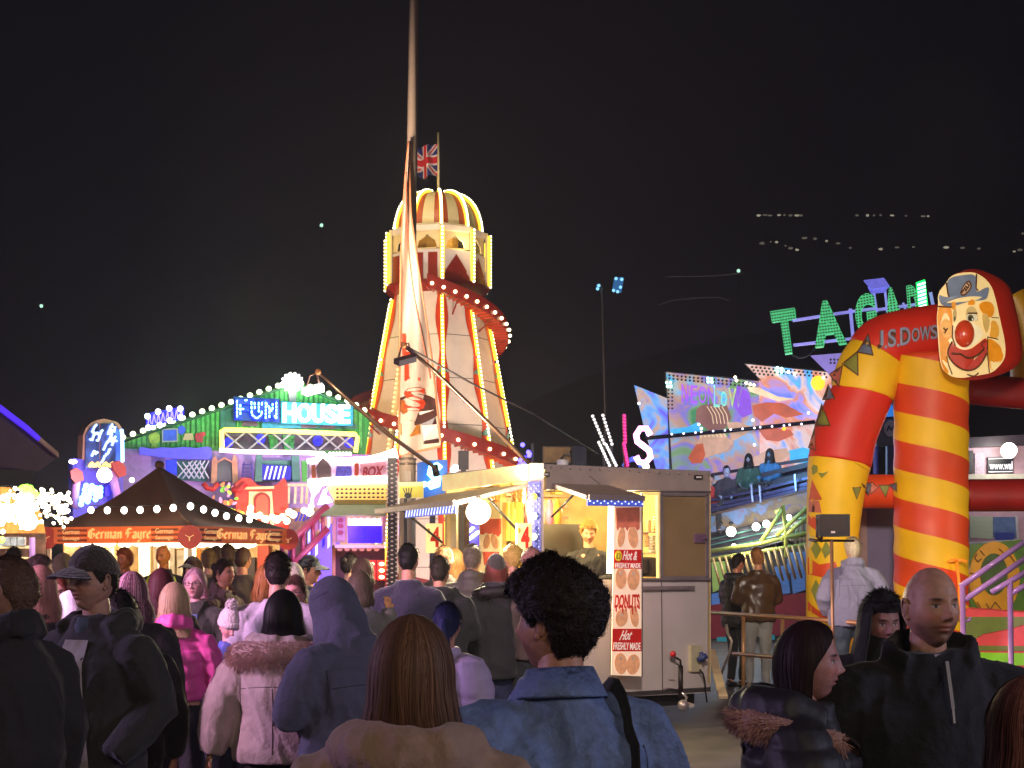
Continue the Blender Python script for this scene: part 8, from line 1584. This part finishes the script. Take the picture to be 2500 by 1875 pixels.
                bt = BVHTree.FromPolygons([Vector(q) for q in GV.tolist()], GF.tolist()); gr = []
                for k_, z_ in enumerate(np.linspace(hem + .02, 1.405, 14)):
                    for u in np.linspace(-1, 1, 9):
                        h_ = bt.ray_cast(A3((u * (.055 + .05 * (1 - k_ / 13)), 1.2, z_)), Vector((0, -1, 0)))[0]; gr.append((h_ or A3((0, .12, z_))) + Vector((0, .005, 0)))
                m_.add(gr, [(j_ * 9 + i_, j_ * 9 + i_ + 1, (j_ + 1) * 9 + i_ + 1, (j_ + 1) * 9 + i_) for j_ in range(13) for i_ in range(8)], 0, True); m_.build('shirt_front', cloth('cloth', a[0]), t, local=True)
            elif kind_ == 'panel':
                m_.tube([A3((0, -.004, z)) for z in a[1]], [((r1 + b + .010) * sw, r2 + b + .010) for r1, r2 in a[2]], 24); m_.build(a[3], cloth('cloth', a[0]), t, local=True)
    return t
bk = (22, 22, 26)
PP = person
PP('short haired person at the left edge in a dark coat and mauve skirt', 30, 1357, 4.9, 58, skin=(190, 146, 126), hair=('crop', (104, 80, 66)), c=(36, 34, 38), top='coat', bulk=.012, hem=.98, legs=(150, 108, 112), near=True, yaw=14, hood=('collar',), arms=('front', 'down'), w_=.98, extra=[('panel', (150, 110, 116), (.62, .80, .97), ((.175, .135), (.18, .14), (.165, .13)), 'skirt')])
PP('young man in a dark cap and dark hooded coat, face turned to the left', 232, 1328, 5.6, 154, skin=(190, 142, 122), hair=('crop', (44, 34, 28)), hat=('cap', (70, 58, 54)), c=(48, 46, 46), top='coat', bulk=.03, hem=.80, near=True, yaw=-12, hood=('down',), legs=(34, 34, 38), extra=[('front', (160, 156, 148)), ('shirt', (70, 84, 100))], arms=('pocket', 'down'), w_=1.05)
PP('person in a black coat half hidden behind the man in the cap', 292, 1500, 6.6, 20, H=1.54, hair=('short', (30, 26, 28)), c=(20, 20, 26), top='coat', bulk=.02, hem=.85, hood=('collar',), yaw=0, roll=0)
PP('woman in a bright pink puffer jacket with straight blonde hair, seen from behind', 425, 1420, 8.4, 8, hair=('long', (190, 160, 130)), hp={'hl': .20, 'wid': .12}, c=(228, 84, 168), top='puffer', bulk=.022, hem=1.0, legs=(26, 24, 34), fem=True, near=True, yaw=10, hood=('collar',), arms=('front', 'down'), w_=1.08)
PP('black haired woman in a grey parka with fur trimmed hood, seen from behind', 690, 1438, 6.7, -6, hair=('long', (20, 18, 22)), hp={'hl': .15, 'wid': .15}, c=(184, 166, 166), top='coat', bulk=.045, hem=.86, legs=(24, 24, 30), fem=True, near=True, hood=('fur', (214, 180, 176)), arms=('back', 'down'), w_=1.18)
PP('man in a pale grey sweater with a short faded haircut, seen from behind', 678, 1347, 8.9, 2, skin=(206, 150, 132), hair=('fade', (40, 30, 30)), c=(176, 164, 180), top='sweater', bulk=.018, hem=.88, legs=(40, 44, 60), near=True, w_=1.12, arms=('front', 'down'))
PP('person with slate blue hood pulled up, head bowed, seen from behind', 862, 1396, 6.3, 38, hair=('hidden', (40, 30, 30)), c=(88, 88, 112), top='hoodie', bulk=.035, hem=.84, legs=(38, 40, 52), near=True, hood=('up',), pitch=26, yaw=18, arms=('front', 'front'), w_=1.22, lean=1.5)
PP('woman with long straight brown hair and tan coat, seen from behind', 1003, 1502, 3.0, -4, hair=('long', (92, 66, 50)), hp={'hl': .32, 'wid': .30, 'hi': (112, 82, 62), 'thk': .018}, c=(148, 122, 106), top='coat', bulk=.045, hem=.7, fem=True, near=True, hood=('down',), w_=1.12, arms=('front', 'front'))
PP('young man with thick dark curly hair and blue denim shirt, turned half left', 1362, 1349, 3.25, 22, skin=(186, 136, 108), hair=('curly', (36, 26, 20)), hp={'low': 1}, c=(100, 122, 166), top='denim', bulk=.03, hem=.72, near=True, yaw=30, stub=.25, w_=1.10, extra=[('strap', 1, .065, (18, 18, 20)), ('lapel', (100, 122, 166))])
PP('girl in a lilac white jacket with a dark blue ponytail, seen from behind', 1088, 1474, 7.2, -28, hair=('pony', (44, 48, 92)), c=(196, 176, 214), top='puffer', bulk=.03, hem=.84, fem=True, near=True, yaw=20, legs=(60, 60, 80), kid=True, arms=('down', 'pocket'), w_=1.05)
PP('reddish haired woman in a long black coat and dark beanie, seen from behind', 1212, 1350, 12.2, 14, hair=('wavy', (120, 56, 50)), hp={'hl': .20, 'wid': .35}, hat=('beanie', (60, 54, 44)), c=(34, 30, 36), top='coat', bulk=.045, hem=.70, legs=(44, 48, 80), fem=True, hood=('fur', (40, 34, 36)), stride=.06)
PP('man in a navy fleece with black cropped hair, seen from behind', 996, 1327, 11.2, -4, hair=('fade', (26, 22, 24)), skin=(200, 140, 118), c=(36, 30, 56), top='fleece', bulk=.03, hem=.84, legs=(34, 34, 46), w_=1.15, arms=('front', 'front'))
PP('man with short dark hair and a black jacket right behind the navy fleece man', 1073, 1358, 11.8, -8, hair=('fade', (50, 42, 34)), skin=(196, 140, 110), c=(30, 28, 32), top='jacket', bulk=.04, hem=.84, w_=1.1, arms=('front', 'front'), hood=('down',))
PP('grey haired man in an olive grey puffer jacket queuing at the trailer', 1153, 1330, 13.0, -6, hair=('short', (120, 106, 92)), c=(78, 72, 64), top='puffer', bulk=.045, hem=.84, w_=1.12, hood=('collar',), arms=('front', 'front'), stub=.2)
PP('man with receding brown hair beside the grey haired man, facing the trailer', 1084, 1332, 13.6, -30, hair=('balding', (110, 70, 40)), c=(60, 50, 46), top='jacket', bulk=.03, arms=('front', 'front'), yaw=-20)
PP('woman with loose brown hair between the two queuing men', 1112, 1338, 14.2, 30, hair=('long', (120, 80, 44)), hp={'hl': .2}, c=(90, 60, 40), fem=True, bulk=.03)
PP('woman with bright curly blonde hair under the price board', 1253, 1325, 12.9, 10, hair=('curly', (214, 176, 90)), c=(120, 90, 60), fem=True, bulk=.03)
PP('person with reddish grey curly hair just left of the curly haired young man', 1300, 1334, 12.2, 10, hair=('curly', (150, 104, 96)), c=(90, 70, 70), fem=True, bulk=.03)
PP('food seller in a black t-shirt looking down inside the trailer window', 1437, 1268, 15.25, 176, base_z=.38, skin=(226, 150, 110), hair=('short', (170, 124, 60)), c=(38, 34, 28), top='sweater', bulk=.005, pitch=18, yaw=6, arms=('front', 'front'), near=True, stub=.1, H=1.74)
# right hand group
PP('man in a black puffer jacket facing right, beside the man in leather', 1800, 1352, 19.2, -52, hair=('short', (40, 30, 26)), skin=(214, 140, 110), c=(34, 32, 34), top='puffer', bulk=.05, hem=.80, legs=(26, 26, 30), w_=1.05, hood=('down',), arms=('rest', 'down'), pitch=14)
PP('man in brown leather jacket and pale jeans leaning toward the man in black', 1850, 1338, 18.6, 6, hair=('short', (170, 112, 64)), skin=(224, 156, 118), c=(86, 60, 38), top='leather', bulk=.035, hem=.86, legs=(150, 150, 146), w_=1.12, arms=('front', 'rest'), roll=-8)
PP('white haired man in grey jacket and jeans standing before the inflatable', 2082, 1312, 15.6, 4, hair=('short', (226, 210, 170)), skin=(226, 180, 140), c=(136, 136, 150), top='jacket', bulk=.05, hem=.84, legs=(76, 88, 100), w_=1.22, hood=('collar',), arms=('pocket', 'pocket'), base_z=.12, near=True)
PP('dark haired woman facing right in a black jacket with pale fur on its hood', 1962, 1508, 4.1, -104, skin=(176, 126, 120), hair=('long', (42, 26, 28)), hp={'hl': .27, 'open': 82, 'wid': .02, 'thk': .010}, c=(26, 24, 28), top='puffer', bulk=.05, hem=.8, fem=True, near=True, hood=('fur', (190, 150, 140), .62), w_=1.15, arms=('front', 'rest'))
PP('youth with a black hood up and dark fringe, peering past the bald man', 2150, 1430, 6.2, 176, skin=(176, 128, 118), hair=('short', (30, 22, 20)), c=(20, 19, 22), top='hoodie', bulk=.04, near=True, hood=('up',), yaw=14, pitch=8)
PP('bald stubbled man in a black zipped jacket with a small white chest mark', 2268, 1379, 4.15, 184, skin=(190, 144, 120), hair=('none', (100, 84, 76)), c=(16, 17, 24), top='jacket', bulk=.05, hem=.78, near=True, hood=('collar',), stub=.6, w_=1.3, yaw=11, extra=[('shirt', (170, 160, 176)), ('zip', (150, 150, 160)), ('patch', (-.17, .175, 1.24), (220, 220, 235))], arms=('pocket', 'down'), brow=(70, 50, 40))
PP('person with long auburn hair at the bottom right corner, seen from behind', 2530, 1648, 3.1, 20, hair=('wavy', (90, 54, 44)), hp={'hl': .30, 'wid': .25, 'hi': (130, 84, 74)}, c=(60, 40, 44), top='coat', bulk=.03, fem=True, near=True)
# middle crowd on the left
PP('smiling woman with auburn hair lit pink, facing the camera at far left', 146, 1402, 9.6, 172, skin=(226, 168, 160), hair=('long', (110, 54, 40)), hp={'hl': .16, 'open': 66, 'thk': .010}, c=(130, 100, 70), fem=True, near=True, bulk=.03, yaw=14)
PP('child with a glowing white hood up, in front of the smiling auburn woman', 176, 1432, 8.2, 40, hair=('hidden', (60, 40, 30)), c=(232, 222, 240), top='hoodie', bulk=.02, hood=('up',), kid=True, near=True, w_=.8)
PP('first security guard in a yellow hi-vis vest, head turned to the left', 305, 1338, 16.4, 168, skin=(232, 140, 80), hair=('short', (190, 100, 50)), c=(34, 34, 34), bulk=.03, extra=[('vest',)], near=True, yaw=-12, arms=('down', 'down'))
PP('bald security guard in a yellow hi-vis vest lit orange from behind', 399, 1330, 15.8, 172, skin=(234, 140, 60), hair=('none', (60, 40, 30)), c=(40, 36, 30), bulk=.035, extra=[('vest',)], near=True, yaw=-8, pitch=10)
PP('woman with glasses, lilac blonde hair and a dark green jacket, facing the camera', 479, 1383, 10.4, 172, skin=(214, 158, 160), hair=('bob', (196, 150, 160)), hp={'hl': .10, 'open': 74, 'thk': .010, 'wid': .05}, c=(66, 64, 58), top='jacket', fem=True, near=True, bulk=.04, extra=[('glasses',), ('front', (120, 130, 190))])
PP('woman with dark hair tied back, in profile to the right beneath the tent', 545, 1366, 11.8, -118, skin=(206, 140, 110), hair=('bun', (52, 34, 28)), c=(90, 64, 60), fem=True, near=True, bulk=.03, hood=('collar',))
PP('child in a white bobble hat and blue padded jacket, looking down', 562, 1424, 8.9, -160, skin=(210, 150, 150), hair=('hidden', (120, 90, 70)), hat=('bobble', (222, 206, 210)), c=(94, 100, 190), top='puffer', kid=True, near=True, pitch=26, bulk=.025, fem=True, arms=('front', 'front'), H=1.40)
PP('broad man in a brown jacket with cropped hair, seen from behind beneath the tent', 592, 1336, 14.0, -14, hair=('crop', (90, 60, 40)), skin=(200, 130, 90), c=(76, 60, 44), bulk=.05, w_=1.25, arms=('front', 'front'))
PP('man with a shaved neck and dark coat beside the brown jacket man', 556, 1328, 15.4, 6, hair=('fade', (90, 64, 44)), skin=(200, 140, 100), c=(50, 42, 36), bulk=.04, yaw=20)
PP('man with pale brown hair in front of the tent counter', 510, 1340, 15.8, 10, hair=('short', (140, 110, 70)), c=(120, 96, 72), bulk=.04)
PP('woman in a dark brimmed hat near the centre badge of the tent', 473, 1356, 14.6, 150, hair=('bob', (70, 44, 36)), hat=('cap', (70, 48, 46)), skin=(200, 140, 120), c=(90, 66, 50), fem=True, bulk=.03)
PP('tall person in a khaki coat with the hood up at far left', 154, 1344, 11.6, 10, hair=('hidden', (60, 50, 40)), c=(120, 98, 66), top='hoodie', hood=('up',), bulk=.04, w_=1.05)
PP('person with grey brown hair passing at far left', 92, 1354, 10.4, -60, hair=('short', (96, 76, 70)), skin=(190, 140, 120), c=(70, 56, 60), bulk=.03)
PP('woman with long pinkish blonde hair behind the person at the left edge', 98, 1384, 7.6, 20, hair=('long', (176, 124, 118)), hp={'hl': .18}, c=(40, 36, 44), fem=True, near=True, bulk=.03, H=1.66)
PP('man with dark hair in front of the fairy bulb stall', 33, 1336, 16.2, 0, hair=('short', (50, 36, 32)), c=(120, 84, 70), bulk=.03)
PP('person with streaky pink and grey hair directly behind the cap man', 322, 1394, 7.9, 12, hair=('wavy', (110, 74, 88)), hp={'hl': .16, 'hi': (216, 160, 180), 'wid': .3}, c=(40, 34, 40), fem=True, near=True, bulk=.03)
PP('woman with dark auburn hair just left of the pink jacket woman, seen from behind', 396, 1386, 9.6, 30, hair=('long', (84, 40, 46)), hp={'hl': .18}, c=(50, 40, 50), fem=True, near=True, bulk=.03)
PP('man in a grey flat cap facing right near the stairs', 752, 1354, 12.6, -100, hair=('short', (40, 32, 28)), hat=('cap', (96, 104, 96)), skin=(216, 150, 110), c=(44, 44, 60), bulk=.03)
PP('person in a cream white beanie beside the grey flat cap', 717, 1372, 11.6, 30, hair=('long', (120, 80, 50)), hat=('beanie', (226, 216, 190)), c=(60, 50, 56), fem=True, bulk=.03)
PP('woman with dark rimmed glasses, hair scraped back, between the faded haircut and the hood', 722, 1408, 10.0, 168, skin=(206, 140, 140), hair=('bun', (90, 60, 54)), c=(60, 50, 60), fem=True, near=True, bulk=.03, extra=[('glasses',)])
PP('woman with a small black bun in front of the kiosk counter', 852, 1352, 13.6, -30, hair=('bun', (40, 28, 28)), c=(50, 44, 50), fem=True, bulk=.03)
PP('person with tousled brown hair in front of the kiosk, turned right', 884, 1362, 12.6, -50, hair=('wavy', (96, 70, 60)), hp={'hl': .1}, c=(60, 56, 56), fem=True, bulk=.03)
PP('woman with brown bob holding her hand to her face by the red lamps', 876, 1392, 10.6, -40, hair=('bob', (84, 68, 58)), c=(92, 90, 86), top='jacket', fem=True, bulk=.03, arms=('down', 'up'), skin=(214, 150, 110))
PP('woman with ginger hair beside the faded haircut man', 650, 1376, 11.0, 16, hair=('long', (170, 110, 60)), hp={'hl': .16}, c=(120, 100, 70), fem=True, bulk=.03)
PP('person with brown hair in front of the menu boards, right of the tent badge', 528, 1334, 17.0, 14, hair=('short', (110, 84, 60)), c=(150, 70, 50), bulk=.03)
# riders in the bowl
for px_, y_, rz_, h_, c_, sk, lab in ((1774, 1136, 170, ('bun', (30, 26, 30)), (50, 46, 60), (170, 190, 230), 'rider in a dark top with hair tied back, leftmost on the tilted bowl ride bench'), (1828, 1106, 160, ('long', (36, 30, 34)), (36, 80, 70), (130, 160, 190), 'rider in a green top with long dark hair on the tilted bowl ride bench'),
                              (1880, 1094, 150, ('long', (60, 56, 60)), (50, 130, 190), (100, 160, 200), 'rider in a pale blue top with long hair on the tilted bowl ride bench'), (1735, 1158, 180, ('short', (40, 30, 30)), (170, 40, 40), (190, 150, 150), 'rider in a red top almost hidden behind the trailer roof corner')):
    D_ = 31.0; zt_ = CZ + (HY - y_) * D_ / F
    PP(lab, px_, y_, D_, rz_, hair=h_, c=c_, skin=sk, fem=True, seat=True, base_z=zt_ - 1.66 - .022, H=1.66, bulk=.02, arms=('rest', 'rest'), hp={'hl': .22, 'open': 48})
# ================================================================== pieces that the photo shows singly become parts of their own
def split_parts():
    keep = ('lettering', 'text', 'seam', 'rivet', 'dots', 'points', 'slats', 'strokes', 'doodles', 'streak', 'outline', 'letter_bulbs', 'hole', 'honeycomb', 'fairy', 'sparkle', 'sign_letters', 'sign_bulbs_fun', 'unlit', 'balcony_pattern', 'arched', 'bracket', 'number', 'name_', 'spots', 'painted_flowers', 'body', 'bulb_rows', 'plank_batten', 'handprint', 'column_bulbs', 'trellis', 'roadside')
    for o in list(sc.objects):
        if o.type != 'MESH' or o.parent is None or o.parent in PEOPLE or (o.parent.parent in PEOPLE if o.parent.parent else False) or any(k in o.name for k in keep): continue
        me = o.data; n = len(me.vertices)
        if n > 30000: continue
        par = list(range(n))
        def find(i):
            while par[i] != i: par[i] = par[par[i]]; i = par[i]
            return i
        for p in me.polygons:
            v = list(p.vertices); r = find(v[0])
            for k in v[1:]: par[find(k)] = r
        groups = {}
        for p in me.polygons: groups.setdefault(find(p.vertices[0]), []).append(p)
        if not 2 <= len(groups) <= 100: continue
        base = o.name.split('.')[0]
        if base.endswith('s') and not base.endswith('ss') and 'goods' not in base: base = base[:-1]
        kids = list(o.children); first = None
        for g in groups.values():
            ids = sorted({v for p in g for v in p.vertices}); mp = {v: i for i, v in enumerate(ids)}
            m2 = bpy.data.meshes.new(base); m2.from_pydata([tuple(me.vertices[v].co) for v in ids], [], [[mp[v] for v in p.vertices] for p in g])
            m2.polygons.foreach_set('use_smooth', [p.use_smooth for p in g]); m2.polygons.foreach_set('material_index', [p.material_index for p in g])
            for m_ in me.materials: m2.materials.append(m_)
            q = bpy.data.objects.new(base, m2); sc.collection.objects.link(q); q.parent = o.parent; first = first or q
        for c_ in kids: c_.parent = first
        bpy.data.objects.remove(o)
split_parts()
for o in sc.objects:
    if o.name.startswith('fairy_bulbs'): o['kind'] = 'stuff'
def haze():
    mb = MB(); mb.box((0, 640, 149), (3600, 1400, 300)); o = mb.build('haze', mat('tmp')); o.data.materials.clear()
    m = bpy.data.materials.new('night_air'); m.use_nodes = True; nt = m.node_tree; nt.nodes.clear(); v = nt.nodes.new('ShaderNodeVolumePrincipled'); u = nt.nodes.new('ShaderNodeOutputMaterial')
    v.inputs['Density'].default_value = .0013; v.inputs['Color'].default_value = (.72, .70, .85, 1); v.inputs['Anisotropy'].default_value = .6; nt.links.new(v.outputs[0], u.inputs['Volume']); o.data.materials.append(m); tag(o, kind='stuff')
haze()
